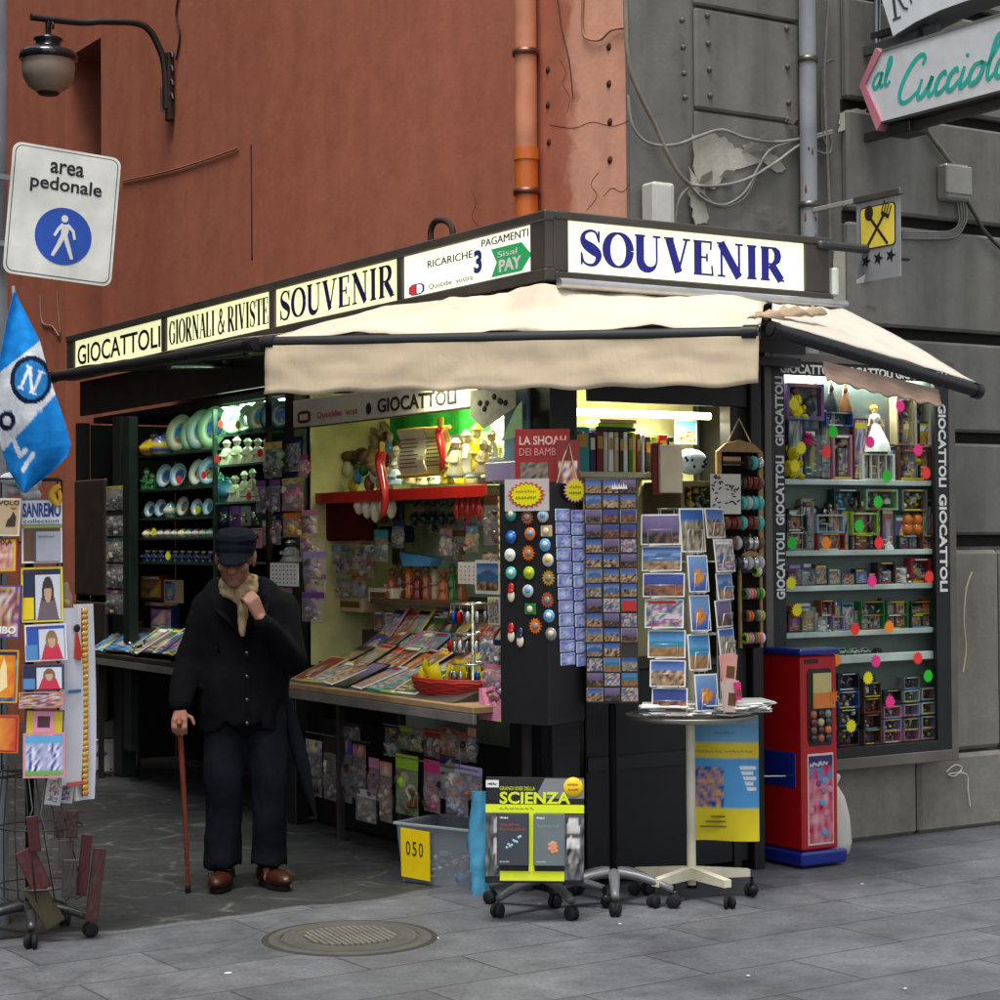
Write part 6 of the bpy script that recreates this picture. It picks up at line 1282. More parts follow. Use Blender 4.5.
# ------------------------------------------------------------------ right window: books and oddments
BKS = [(575, 425, 590, 470, 'teal', 'v'), (590, 430, 596, 470, 'navy', 'v'), (597, 428, 604, 470, 'darkred', 'v'), (604, 430, 608, 470, 'lightgrey', 'v'), (609, 430, 614, 470, 'white', 'v'), (615, 430, 619, 470, 'beige', 'v'), (620, 431, 624, 470, 'charcoal', 'v'), (624, 430, 628, 470, 'white', 'v'), (629, 430, 633, 470, 'green', 'v'), (633, 430, 636, 470, 'yellow', 'v'), (637, 431, 641, 470, 'brown', 'v'), (642, 432, 645, 470, 'paleblue', 'v'), (646, 434, 651, 470, 'charcoal', 'v'), (652, 434, 658, 470, 'lime', 'v'), (659, 432, 668, 470, 'red', 'v'), (669, 434, 674, 470, 'darkgreen', 'v')]
for i, (x0, y0, x1, y1, c, o_) in enumerate(BKS):
    r = rect('R', x0, y0, x1, y1, .15); mb = MB(); w, h = r[1]*.95, r[2]
    mb.box(-w/2, 0, 0, w/2, .15, h, c, 'paper', .002); mb.box(-w*.38, -.0006, h*.55, w*.38, .0, h*.85, 'cream' if i % 2 else 'gold', 'paper')
    o = mb.build('book'); place(o, r); o.location.z = zb1+.001; setlabel(o, f"{cn(c)} upright book", f"on the lit window shelf, {ORD[i]} from the left", 'book', 'books on the window shelf')
for i, (x0, x1, c) in enumerate([(596, 636, 'charcoal'), (598, 634, 'lime'), (600, 637, 'beige')]):
    y = 426-i*4.2; r = rect('R', x0, y-4, x1, y, .14); mb = MB(); mb.box(-r[1]/2, 0, 0, r[1]/2, .14, .0165, c, 'paper', .002); o = mb.build('book'); place(o, r); o.location.z = zb1+rect('R', 620, 430, 622, 470, .15)[2]+.004+.0175*i
    setlabel(o, f"{cn(c)} book lying flat", f"on the upright books, {['lowest', 'middle', 'uppermost'][i]} of three", 'book', 'books on the window shelf')
r = rect('R', 675, 420, 697, 444, .3); one('wall_calendar', card(r[1], r[2], 'town', 3, border='white', extra=lambda q, w, h: q.box(-w*.45, -.002, h*.55, w*.45, -.001, h*.95, 'skyblue', 'paper')), 'small white and blue wall calendar in the lit window', 'calendar', None, r)
r = rect('R', 679, 449, 711, 474, .15); mb = MB(); mb.ball((0, .03, r[2]*.5), (r[1]*.5, .04, r[2]*.52), 'paleblue', 'cloth', 18, 12)
for k in range(9): mb.ball((rnd.uniform(-.36, .36)*r[1], -.008, r[2]*rnd.uniform(.25, .8)), (.008, .006, .008), 'navy', 'cloth', 6, 4)
one('printed_cushion', mb, 'pale blue cushion printed with dark motifs in the lit window', 'cushion', None, r)
r = rect('R', 661, 445, 683, 493, .06); mb = MB(); mb.box(-r[1]/2, 0, 0, r[1]/2, .02, r[2], 'cream', 'paper', .004); one('paper_bag', mb, 'plain cream paper bag hanging in front of the red folder', 'bag', None, r)
r = rect('R', 653, 443, 663, 495, .075); mb = MB(); mb.box(-r[1]/2, 0, 0, r[1]/2, .012, r[2], 'darkred', 'paper', .002); one('folder', mb, 'dark red folder hanging beside the cream paper bag', 'folder', None, r)
for i, (x0, y0, x1, y1, c1, c2) in enumerate([(684, 480, 696, 512, 'lime', 'yellow'), (697, 482, 708, 508, 'green', 'lightgreen'), (686, 496, 700, 515, 'teal', 'silver')]):
    r = rect('R', x0, y0, x1, y1, .2); seed += 1; mb = MB(); lumpy(mb, (0, 0, 0), (r[1], .04, r[2]), [c1, c2], 5, 'gloss', seed); o = mb.build('glass_trinket'); place(o, r); setlabel(o, f"{cn(c1)} lumpy trinket", 'in the small wooden niche of the lit window', 'trinket')
# red book on display at the corner post
r = rect('L', 515, 429, 581, 482, -.16); r = rect('Y', 515, 429, 570, 482, 8.0); mb = MB(); w, h = r[1], r[2]
mb.box(-w/2, 0, 0, w/2, .004, h, '#8e2320', 'paper'); mb.text('LA SHOAH', -w*.42, h*.70, w*.86, h*.17, '#cfa79c', y=0, bold=.03); mb.text('DEI BAMBINI', -w*.42, h*.50, w*.86, h*.14, '#c48a80', y=0); mb.grid(w*.5, h*.33, 8, 5, lambda u, v: mixc('#40382f', '#97897a', .5+noise.noise(Vector((u*7, v*6, 2)))), x0=-w*.4, z0=h*.04, y=-.001)
one('red_book', mb, 'red book with large lettering displayed at the corner post', 'book', None, r, R(-8))
r = rect('Y', 556, 440, 580, 486, 7.96); mb = MB(); mb.box(-r[1]/2, 0, 0, r[1]/2, .004, r[2], '#7c2a26', 'paper'); mb.grid(r[1]*.8, r[2]*.5, 6, 5, photo_fn('sweets', 8), z0=.01, y=-.001); mb.tube([(-r[1]*.5, -.004, 0), (-r[1]*.2, -.006, r[2]*.6), (r[1]*.05, -.004, r[2]*.95), (r[1]*.4, -.006, 0)], .0035, 'beige', 'cloth', 6); one('red_booklet', mb, 'narrow red booklet with a pale cord right of the large red book', 'booklet', None, r, R(10))
mb = MB(); mb.tube([(.165, -.02, 1.95), (.165, .045, 1.95)], .006, 'silver', 'metal', 6); mb.build('display_hook', K)
# bracelet boards
def bracelets(x0, y0, x1, y1, rows_, lab, cols):
    r = rect('R', x0, y0+14, x1, y1, -.0); t = place(empty('bracelet_board'), r); w, h = r[1], r[2]; mb = MB()
    mb.box(-w/2, .004, 0, -w*.4, .02, h, '#a98450', 'wood', .002); mb.box(w*.4, .004, 0, w/2, .02, h, '#a98450', 'wood', .002); mb.prism([(-w/2, h), (w/2, h), (w*.3, h*1.07), (0, h*1.1), (-w*.3, h*1.07)], .004, .02, '#a98450', 'wood'); mb.box(-w*.4, .014, 0, w*.4, .02, h, '#171412', 'cloth'); mb.build('board', t)
    mb = MB(); mb.tube([(-w*.25, .01, h*1.08), (0, .01, h*1.28), (w*.25, .01, h*1.08)], .0035, 'beige', 'cloth', 6); mb.build('cord', t)
    tag(t, lab, 'bracelet board'); rr = random.Random(x0)
    for k in range(rows_):
        z = h*(1-(k+.55)/rows_)
        if k == 0:
            mb = MB(); mb.box(-w*.38, .0, z-h*.02, 0, .004, z+h*.05, '#c0915a', 'wood'); mb.build('label_plate', t)
        mb = MB(); mb.tube([(-w*.42, -.0, z), (w*.42, -.0, z)], .008, '#2a2420', 'wood', 8); mb.build('rod', t)
        for j in range(7):
            if k == 0 and j < 4: continue
            c = rr.choice(cols); mb = MB(); q = w*.055; mb.tube([(0, .0+.019*math.cos(a), .019*math.sin(a)) for a in [2*math.pi*i/12 for i in range(12)]], q, c, 'shine' if c in ('silver', 'gold') else 'plastic', 6, closed=True)
            o = mb.build('bracelet'); o.location = t.matrix_basis @ Vector((-w*.36+w*.12*j, -.006, z)); o.rotation_euler = (0, 0, r[3]); setlabel(o, f"{cn(c)} bracelet", f"on the {'upper' if y0 < 500 else 'lower'} bracelet board, rod {['one','two','three','four','five','six'][k]}, {ORD[j]} from left", 'bracelet', 'bracelets on the boards')
bracelets(719, 438, 765, 572, 6, 'upper wooden bracelet board hanging by a cord right of the lit window', ['silver', 'silver', 'charcoal', 'lightgrey', 'brown', 'turquoise', 'darkred'])
bracelets(741, 545, 764, 648, 4, 'lower narrow wooden bracelet board hanging behind the postcards', ['green', 'lime', 'orange', 'pink', 'white', 'charcoal'])
r = rect('R', 711, 474, 741, 514, -.06); mb = MB(); mb.box(-r[1]/2, 0, 0, r[1]/2, .003, r[2], '#cfccc0', 'paper')
for k in range(34):
    a = rnd.uniform(-.44, .44); b = rnd.uniform(.05, .95); mb.T = Matrix.Translation((a*r[1], 0, b*r[2])) @ Matrix.Rotation(rnd.uniform(-1, 1), 4, 'Y'); mb.box(-.008, -.003, -.003, .008, 0, .003, rnd.choice(['black', 'charcoal', 'brown']), 'paper')
one('charm_card', mb, 'pale card covered in little dark charms beside the bracelet board', 'charm card', None, r)

# ------------------------------------------------------------------ five-star wheeled bases
def star_base(par, col, rad, hub_z, yaw0, mat='plastic', arm_w=.022, wheel=.028, slim=False, na=5):
    for k in range(na):
        a = yaw0+2*math.pi*k/na; T_ = Matrix.Rotation(a, 4, 'Z'); mb = MB(); mb.T = T_
        if slim: mb.prism([(0.015, hub_z-.03), (rad, .085), (rad, .115), (.015, hub_z+.02)], -.018, .018, col, mat)
        else:
            n = 9; vs = []
            for i in range(n):
                u = i/(n-1); x = .02+u*(rad-.015); z = hub_z-(hub_z-.075)*(u**1.8); wd = arm_w*(1.25-.5*u); th = .022-.006*u
                for s in range(8): b = 2*math.pi*s/8; vs.append((x, wd*math.cos(b), z+th*math.sin(b)))
            mb.add(vs, [(i*8+s, (i+1)*8+s, (i+1)*8+(s+1) % 8, i*8+(s+1) % 8) for i in range(n-1) for s in range(8)]+[tuple(range((n-1)*8, n*8))[::-1]], col, mat, True)
        mb.build('base_leg', par)
        mb = MB(); x = rad; mb.tube([(x, 0, wheel*1.2), (x, 0, .09)], .007, '#3a3a3c', 'metal', 8); sp_ = .012
        for s in (-1, 1):
            pr = [(0, s*sp_-.008), (wheel*.82, s*sp_-.008), (wheel, s*sp_-.004), (wheel, s*sp_+.004), (wheel*.82, s*sp_+.008), (0, s*sp_+.008)]
            m2 = MB(); m2.lathe(pr, '#1d1d1f', 'rubber', 18, ax='y'); q = Matrix.Translation((x+.008, 0, wheel)) @ Matrix.Rotation(rnd.uniform(-.8, .8), 4, 'Z')
            for v, f, c, mm, sm in [(m2.v, m2.f, m2.c, m2.m, m2.sm)]:
                o = len(mb.v); mb.v += [T_ @ (q @ p) for p in v]; mb.f += [[o+i for i in g_] for g_ in f]; mb.c += c; mb.m += mm; mb.sm += sm
        mb.ball((x+.006, 0, wheel*1.35), (.022, .014, .02), '#2a2a2c', 'plastic', 10, 6); mb.build('castor', par)
def spinner_body(t, side, z0, z1, yaw, col, mat='paint'):
    mb = MB(); mb.T = Matrix.Rotation(yaw, 4, 'Z'); s = side/2; mb.box(-s, -s, z0, s, s, z1, col, mat, .003); return mb.build('display_panel', t)
def face_xform(t, side, yaw, face):
    """matrix of panel face (0 front,1 right,-1 left) with origin at its foot, x right"""
    return Matrix.Translation(t.location) @ Matrix.Rotation(yaw+face*math.pi/2, 4, 'Z') @ Matrix.Translation((0, -side/2, 0))

def mixc2(c, b, t): b = lin(b); return tuple(c[i]*(1-t)+b[i]*t for i in range(3))
# magnet stand
YA = R(-37.7); t = empty('magnet_stand', (.168, 7.93, 0)); star_base(t, '#57585b', .245, .125, R(78)); mb = MB(); mb.tube([(0, 0, .1), (0, 0, .8)], .018, '#111112', 'metal', 14); mb.build('pole', t)
zA0 = hY(530, 722, 7.93).z; zA1 = hY(530, 484, 7.93).z; SA = .245; spinner_body(t, SA, zA0, zA1, YA, '#0e0e10'); tag(t, 'black four sided wheeled stand covered with fridge magnets', 'magnet stand')
def on_face(px, py, M_):
    """ray against the face plane -> local x,z"""
    n = (M_.to_3x3() @ Vector((0, -1, 0))); o = M_.translation; d = ray(px, py); tt = (o-CO).dot(n)/d.dot(n); p = M_.inverted() @ (CO+d*tt); return p.x, p.z
MA = face_xform(t, SA, YA, 0); MR = face_xform(t, SA, YA, 1)
mags = [(512, 515, 'teal', 'o'), (528, 517, 'terracotta', 's'), (544, 516, 'lightgrey', 'o'), (512, 537, 'blue', 'o'), (531, 534, 'orange', 'o'), (547, 531, 'beige', 'q'), (546, 545, 'skyblue', 'o'), (511, 555, 'white', 'o'), (529, 553, 'orange', 's'), (549, 560, 'silver', 'o'), (512, 573, 'turquoise', 'o'), (530, 573, 'lime', 'o'), (549, 578, 'gold', 's'), (512, 593, 'red', 'v'), (529, 591, 'lightgrey', 'o'), (548, 600, 'terracotta', 's'), (531, 609, 'green', 'q'), (550, 616, 'skyblue', 'o'), (536, 626, 'orange', 's'), (512, 633, 'red', 'v'), (521, 638, 'navy', 'v'), (552, 634, 'grey', 'o')]
def put_magnet(mb, M_, px, py, lab, grp, cat='magnet', name='fridge_magnet'):
    x, z = on_face(px, py, M_); o = mb.build(name); o.matrix_world = M_ @ Matrix.Translation((x, -.001, z)); setlabel(o, lab[0], lab[1], cat, grp); return o
for i, (px, py, c, k) in enumerate(mags):
    mb = MB(); s = .028
    if k == 'o': mb.ball((0, -.006, 0), (s, .010, s*.95), c, 'gloss', 14, 8); mb.ball((.004, -.014, .003), (s*.5, .006, s*.45), rnd.choice(['white', 'cream', 'skyblue', 'yellow']), 'gloss', 10, 6)
    elif k == 's': starburst(mb, s*1.15, c, 14, y=0, th=.005, mat='gloss', inner=.7); mb.ball((0, -.006, 0), (s*.55, .005, s*.5), 'grey', 'gloss', 12, 6)
    elif k == 'q': mb.box(-s, -.006, -s*.8, s, 0, s*.8, c, 'gloss', .003); mb.ball((0, -.008, 0), (s*.55, .005, s*.5), 'cream', 'gloss', 10, 6)
    else: mb.ball((0, -.005, .02), (s*.6, .006, s*.8), c, 'gloss', 12, 6); mb.ball((0, -.005, -.012), (s*.65, .006, s*.9), 'cream', 'gloss', 12, 6); mb.ball((0, -.009, .008), (s*.5, .005, s*.3), c, 'gloss', 10, 6)
    put_magnet(mb, MA, px, py, (f"{cn(c)} {dict(o='rounded', s='sun-shaped', q='squarish', v='sandal-shaped')[k]} magnet", f"on the magnet stand's left face, {ORD[sorted(mags, key=lambda m_: m_[1]).index(mags[i])]} from top"), 'novelty magnets on the black face')
sq = [(x, 510+j*13.3) for j in range(12) for x in (562, 576)]
for j in range(12):
    for i in range(2):
        px = 561.5+i*16+j*.5; py = 515+j*13.1+i*1.0
        mb = MB(); mb.box(-.05, -.006, -.0245, .05, 0, .0245, ['paleblue', 'lilac', 'paleblue'][(i+j) % 3], 'gloss', .004); mb.grid(.092, .043, 8, 7, (lambda u, v, s_=j*2+i: mixc(mixc('#8f9fe0', '#dfe4f6', max(0, 1-math.hypot((u-.5-.2*math.sin(s_*2))*2, (v-.45)*2))), '#4a4f8a', max(0, noise.noise(Vector((u*5+s_, v*5, s_)))*1.5))), z0=-.0215, y=-.0066, mat='gloss')
        # brighter print
        put_magnet(mb, MR, px, py, ("blue picture magnet", f"in row {j+1}, {['left', 'right'][i]} column, on the magnet stand's right face"), 'square picture magnets')
for (x0, y0, x1, y1, face, yc, lab) in [(507, 479, 551, 511, MA, 0, 'pale card with a jagged yellow and orange offer star on the magnet stand'), (558, 475, 585, 506, MR, 1, 'loose round yellow and pink offer star on the magnet stand')]:
    a = on_face(x0, (y0+y1)/2, face); b = on_face(x1, (y0+y1)/2, face); zz0 = on_face((x0+x1)/2, y1, face)[1]; zz1 = on_face((x0+x1)/2, y0, face)[1]; w = b[0]-a[0]; h = zz1-zz0; mb = MB()
    if not yc: mb.box(-w/2, -.003, 0, w/2, 0, h, '#c7bcb8', 'paper')
    sx = 1.; s = w*.43; starburst(mb, s, '#c4541f' if not yc else 'pink', 20, y=-.004, th=.001, cz=h/2, sz=h/w*(.95 if yc else 1.), inner=.8); starburst(mb, s*.83, 'fluoyellow', 20, y=-.0055, th=.001, cz=h/2, sz=h/w, inner=.85)
    scrib(mb, -s*.55, h*.56, s*1.1, h*.11, '#a8481c', -.0068, yc+3); scrib(mb, -s*.55, h*.36, s*1.1, h*.12, '#4a3a14', -.0068, yc+9)
    o = mb.build('price_card'); o.matrix_world = face @ Matrix.Translation(((a[0]+b[0])/2, -.012, zz0)); tag(o, lab, 'price sign')
# tile magnet stand
YB = R(-3); t = empty('tile_stand', (.455, 8.02, 0)); star_base(t, '#6c6d70', .245, .13, R(-92)); mb = MB(); mb.tube([(0, 0, .1), (0, 0, .85)], .016, '#111112', 'metal', 14); mb.build('pole', t)
zB0 = hY(615, 704, 7.9).z; zB1 = hY(615, 478, 7.9).z; SB = .212; spinner_body(t, SB, zB0, zB1, YB, '#2c2823'); tag(t, 'wheeled stand with columns of small picture tiles on dark panels', 'tile stand')
MBF = face_xform(t, SB, YB, 0); x0b = -SB/2
tl_k = ['town', 'ruin', 'dusk', 'bay', 'coast', 'town', 'ruin', 'busy']
for j in range(15):
    for i in range(3):
        if (i, j) in ((2, 11),): continue
        w = SB/3*.93; h = (zB1-zB0)/15.2; mb = MB(); mb.box(-w/2, -.005, 0, w/2, 0, h*.93, ['navy', 'brown', 'beige', 'navy'][(i*2+j) % 4] if j > 1 else 'brown', 'gloss', .002)
        kd = tl_k[(i*5+j*3+j//4) % 8]
        if j in (2, 3): kd = 'harbour' if i > 0 else 'dusk'
        mb.grid(w*.93, h*.87, 9, 8, (lambda u, v, g_=photo_fn(kd, 200+i+j*3): mixc2(g_(u, v), '#2a2622', .42)), z0=h*.05, y=-.0056, mat='gloss'); 
        if (i, j) == (2, 8): mb.box(-w*.42, -.008, h*.1, w*.42, -.0065, h*.8, 'red', 'gloss')
        o = mb.build('picture_tile'); o.matrix_world = MBF @ Matrix.Translation((x0b+SB/3*(i+.5), -.001, zB1-h*(j+1)-.003)); setlabel(o, ('small red-fronted picture tile' if (i, j) == (2, 8) else 'small glazed picture tile'), f"in row {j+1} of the tile stand, {['left', 'middle', 'right'][i]} column", 'picture tile', 'picture tiles on the stand')
mb = MB(); 
for k in range(7): mb.prism([(-.03+k*.009, 0), (-.02+k*.009, 0), (-.026+k*.009, .02+.008*(k % 2))], 0, .002, 'white', 'paper')
o = mb.build('jagged_tag'); x, z = on_face(619, 489, MBF); o.matrix_world = MBF @ Matrix.Translation((x, -.01, z)); tag(o, 'small jagged white tag at the top of the tile stand', 'tag')
# postcard stand on cream base
t = empty('postcard_stand', (.785, 8.13, 0)); star_base(t, '#d5cfb6', .25, .115, R(-60), 'paint', slim=True, wheel=.027)
mb = MB(); mb.tube([(0, 0, .06), (0, 0, 1.62)], .019, '#d5cfb6', 'paint', 16); mb.build('pole', t)
mb = MB()
for z in (.79, 1.1, 1.4, 1.62):
    mb.tube([(.13*math.cos(a), .13*math.sin(a), z) for a in [2*math.pi*(j+.5)/8 for j in range(8)]], .0035, 'lightgrey', 'metal', 6, closed=True)
    for j in range(4): a = math.pi*j/4; mb.tube([(.13*math.cos(a), .13*math.sin(a), z), (-.13*math.cos(a), -.13*math.sin(a), z)], .003, 'lightgrey', 'metal', 6)
for j in range(8): a = 2*math.pi*(j+.5)/8; mb.tube([(.13*math.cos(a), .13*math.sin(a), .79), (.13*math.cos(a), .13*math.sin(a), 1.62)], .0035, 'lightgrey', 'metal', 6)
mb.build('wire_cage', t)
mb = MB(); zt_ = hY(640, 714, 8.0).z; zt_ = .755; mb.lathe([(.02, zt_-.01), (.25, zt_-.01), (.272, zt_+.010), (.268, zt_+.013), (.245, zt_), (.02, zt_)], '#b5b2a8', 'metal', 28); mb.build('round_tray', t)
tag(t, 'cream wheeled postcard spinner with wire pockets and a round tray', 'postcard stand')
PCS = [(641, 514, 680, 545, 'dusk', -16, 7.93), (642, 546, 681, 571, 'bay', -16, 7.93), (643, 573, 684, 597, 'harbour', -16, 7.92), (645, 599, 683, 628, 'busy', -16, 7.92), (648, 630, 685, 658, 'coast', -16, 7.92), (650, 660, 685, 687, 'town', -16, 7.91), (652, 688, 687, 713, 'harbour', -16, 7.91),
 (681, 508, 707, 552, 'ruin', 28, 7.92), (689, 555, 710, 592, 'sun', 28, 7.9), (691, 595, 712, 631, 'sun', 28, 7.9), (689, 634, 712, 670, 'coast', 28, 7.9), (696, 674, 720, 711, 'sun', 28, 7.89),
 (706, 508, 728, 538, 'town', 60, 7.98), (715, 539, 738, 572, 'busy', 60, 7.98), (717, 573, 736, 600, 'bay', 60, 7.98), (716, 600, 735, 627, 'dusk', 60, 7.97), (719, 628, 738, 655, 'ruin', 60, 7.97)]
for i, (x0, y0, x1, y1, kd, yw, Y) in enumerate(PCS):
    r = rect('Y', x0, y0, x1, y1, Y); seed += 1; w = r[1]/math.cos(R(yw)); mb = card(w, r[2], kd, seed+31, th=.004, border='white', bw=.05, nx=10, nz=9, lean=R(6)); o = mb.build('postcard'); o.location = r[0]; o.rotation_euler = (0, 0, R(yw))
    colm = 'left' if yw < 0 else ('middle' if yw < 40 else 'right'); grp_ = [p for p in PCS if p[5] == yw]; setlabel(o, dict(dusk='twilight', bay='volcano and bay', harbour='night harbour', busy='multi-picture', coast='turquoise coast', town='blue-skied town', ruin='stone ruins', sun='yellow sun face')[kd]+' postcard', f"in the {colm} column of the postcard spinner, {ORD[grp_.index(PCS[i])]} from the top", 'postcard', 'postcards on the spinner')
    m2 = MB(); hw = w*.3
    m2.tube([(-hw, -.004, -.004), (-hw, -.014, r[2]*.5), (hw, -.014, r[2]*.5), (hw, -.004, -.004), (-hw, -.004, -.004)], .0018, 'silver', 'metal', 5); pk = m2.build('wire_pocket', t); pk.matrix_world = o.matrix_basis.copy(); pk.matrix_parent_inverse = t.matrix_basis.inverted()
for i, (x0, y0, x1, y1, c, yw) in enumerate([(717, 654, 739, 684, '#d99a90', 35), (718, 680, 741, 712, '#cdb9ae', 40), (735, 682, 743, 700, 'magenta', 10)]):
    r = rect('Y', x0, y0, x1, y1, 7.86); mb = MB(); nn = 7
    for k in range(nn-3 if i < 2 else 2): mb.T = Matrix.Rotation(R(-8+5*k), 4, 'Y'); mb.box(-r[1]*.35, -.003*k, 0, r[1]*.35, -.003*k+.002, r[2], c, 'paper'); mb.box(-r[1]*.25, -.003*k-.0006, r[2]*.2, r[1]*.25, -.003*k, r[2]*.6, 'brown', 'paper')
    one('leaflet_bundle', mb, ['fan of salmon pink leaflets at the right of the postcard spinner', 'bundle of beige leaflets resting on the spinner tray', 'small magenta leaflet peeping out behind the beige leaflets'][i], 'leaflets', None, r, R(yw))
# piles of white papers on the tray
for i, (px, py, s, a) in enumerate([(660, 722, .15, .3), (650, 716, .11, -.5), (690, 712, .12, .1), (728, 712, .14, -.2), (757, 712, .17, .35), (770, 706, .13, -.1), (748, 700, .12, .6), (675, 706, .1, 1.)]):
    p = hG(px, py+1, .775); p = hY(px, py, 7.95 if i < 4 else 8.05); mb = MB()
    s *= 1.35
    for k in range(5): mb.T = Matrix.Rotation(rnd.uniform(-.7, .7), 4, 'Z') @ Matrix.Rotation(rnd.uniform(-.05, .05), 4, 'X') @ Matrix.Translation((rnd.uniform(-.02, .02), rnd.uniform(-.02, .02), .004+k*.0085)); mb.grid(s, s*.7, 5, 4, lambda u, v: lin('white'), z0=0, bend=None) if 0 else mb.box(-s/2, -s*.35, 0, s/2, s*.35, .006, rnd.choice(['white', 'lightgrey', 'white']), 'paper', .002)
    o = mb.build('paper_pile'); ang = math.atan2(p.y-8.13, p.x-.80); dd = min(math.hypot(p.y-8.13, p.x-.8), .2); o.location = (.80+dd*math.cos(ang), 8.13+dd*math.sin(ang), .778+.004*(i % 3)); o.rotation_euler = (0, 0, a); setlabel(o, 'small pile of white folded papers', f"on the spinner tray, {ORD[[1,0,3,4,6,7,5,2][i]]} from the left", 'papers', 'paper piles on the spinner tray')
# hanging poster below tray
r = rect('Y', 691, 716, 759, 841, 8.17); w = r[1]/math.cos(R(-6)); h = r[2]; mb = MB(); bf = lambda u, v: .015*math.sin(u*3+1)+.012*math.sin(u*7+v*2)
def pf(u, v):
    if v > .93: return lin('#8fb4cf')
    if v > .78: return lin('#6da6cf')
    if v > .67: return lin('#e0c72a')
    if v > .26:
        if u < .48 and v < .6: k = noise.noise(Vector((u*16, v*22, 3))); return mixc('#4b5f9e', '#d09a6a', .5+k*1.6)
        return lin('#4f9ad0')
    return lin('#e2cf1f')
mb.grid(w, h, 30, 40, pf, y=0, bend=bf)
mb.add([(-w/2, .03, 0), (w/2, .03, 0), (w/2, .03, h), (-w/2, .03, h)], [(0, 3, 2, 1)], 'white', 'paper')
scrib(mb, -w*.44, h*.71, w*.42, h*.028, '#3a4a5a', -.03, 14); scrib(mb, .0, h*.71, w*.42, h*.028, '#3a4a5a', -.03, 15); scrib(mb, -w*.15, h*.86, w*.3, h*.025, '#3a6a5a', -.03, 16)
for k in range(5): mb.box(.0, -.001, h*(.57-.042*k), w*(.42 if k % 2 else .46), .008, h*(.60-.042*k), '#dfe6ea', 'paper')
for k in range(3): mb.box(-w*(.2+.08*k), 0, h*(.19-.04*k), w*(.28-.04*k), .006, h*(.20-.04*k), '#6a5f20', 'paper')
one('hanging_poster', mb, 'blue and yellow poster hanging below the postcard spinner tray', 'poster', None, r, R(-6))

# ------------------------------------------------------------------ capsule vending machine
cf = hG(803, 869); YV = R(32); t = empty('vending_machine', cf, YV); tag(t, 'red and blue capsule vending machine beside the toy showcase', 'vending machine')
# local: x along the front face to the right, y away; front left corner at the origin
Wf, Df = .215, .30; zt_ = 1.0
RD = '#b3141a'; BL = '#1c2b86'
mb = MB(); mb.box(-.025, -.025, .012, Wf+.035, Df+.03, .075, BL, 'gloss', .01); mb.build('base', t)
mb = MB(); mb.box(0, 0, .078, Wf, Df, .96, RD, 'gloss', .008); mb.build('body', t)
mb = MB(); mb.box(-.012, -.012, .962, Wf+.012, Df+.012, .992, BL, 'gloss', .008); mb.build('top', t)
mb = MB(); mb.prism([(Wf*.22, .55), (Wf*.78, .55), (Wf*.84, .58), (Wf*.84, .88), (Wf*.78, .90), (Wf*.22, .90), (Wf*.16, .88), (Wf*.16, .58)], -.004, 0, '#241c1a', 'plastic'); mb.build('window', t)
for k, c in enumerate(['charcoal', 'terracotta', 'navy', 'brown', 'charcoal', 'orange', 'darkred', 'beige', 'charcoal', 'terracotta', 'black', 'grey']):
    mb = MB(); mb.ball((0, 0, 0), (.0195, .014, .0195), c, 'gloss', 10, 7); o = mb.build('capsule', t); o.location = (Wf*(.3+.2*(k % 3)), -.008, .585+.036*(k//3))
mb = MB(); mb.box(Wf*.3, -.010, .72, Wf*.8, -.005, .88, '#c9b878', 'paper'); mb.box(Wf*.3, -.012, .72, Wf*.9, -.0105, .79, '#d9803a', 'paper'); starburst(mb, .035, 'orange', 8, y=-.012, cx=Wf*.85, cz=.77, inner=.5); mb.build('price_label', t)
mb = MB(); w = Wf*.7; mb.box(Wf*.14, -.004, .10, Wf*.86, 0, .515, '#d8c9c0', 'paper', .003); rr = random.Random(5)
def vf(u, v):
    k = noise.noise(Vector((u*5, v*9, 7)))
    if v > .86: return lin('#3a2a66')
    if v > .7: return mixc('#2f8fae', '#c23a6a', .5+k*2)
    return mixc('#c2405a', '#e0a8b4', .35+k)
mb.grid(Wf*.66, .395, 12, 20, vf, x0=Wf*.17, z0=.11, y=-.0046)
scrib(mb, Wf*.2, .455, Wf*.5, .028, 'white', -.005, 4)
for k in range(9): mb.ball((Wf*rr.uniform(.22, .8), -.0055, rr.uniform(.12, .42)), (.016, .002, .016), rr.choice(['skyblue', 'pink', 'cream', 'purple', 'grey']), 'paper', 10, 6)
mb.build('picture_panel', t)
for k, (a, b) in enumerate([(.1, .33), (.34, .5)]): pass
mb = MB(); mb.box(-.006, .04, .36, 0.0, Df-.04, .52, BL, 'gloss', .003); mb.build('side_door', t)
mb = MB(); mb.tube([(-.012, .1, .41), (-.11, .14, .412)], .004, 'silver', 'metal', 8); mb.build('lock_bar', t)
mb = MB(); mb.box(.02, -.003, .925, .10, 0, .945, '#3a0f10', 'plastic'); mb.build('coin_slot', t)
# white bag behind it
t = empty('carrier_bag', hG(845, 858)+LV*.10+RV*.02, YV); mb = MB(); prof = [(0, 0), (.085, .005), (.10, .06), (.088, .18), (.06, .27), (.028, .315), (.022, .33), (.04, .365), (.03, .38), (0, .37)]
mb.lathe(prof, '#d6d3c6', 'fabric', 24)
for v in mb.v: v.y *= .7; v += Vector((.012*noise.noise(v*16), .012*noise.noise(v*16+Vector((3, 1, 2))), 0)) if v.z > .02 else Vector((0, 0, 0))
mb.build('bag', t); tag(t, 'knotted white plastic carrier bag standing behind the red machine', 'bag')

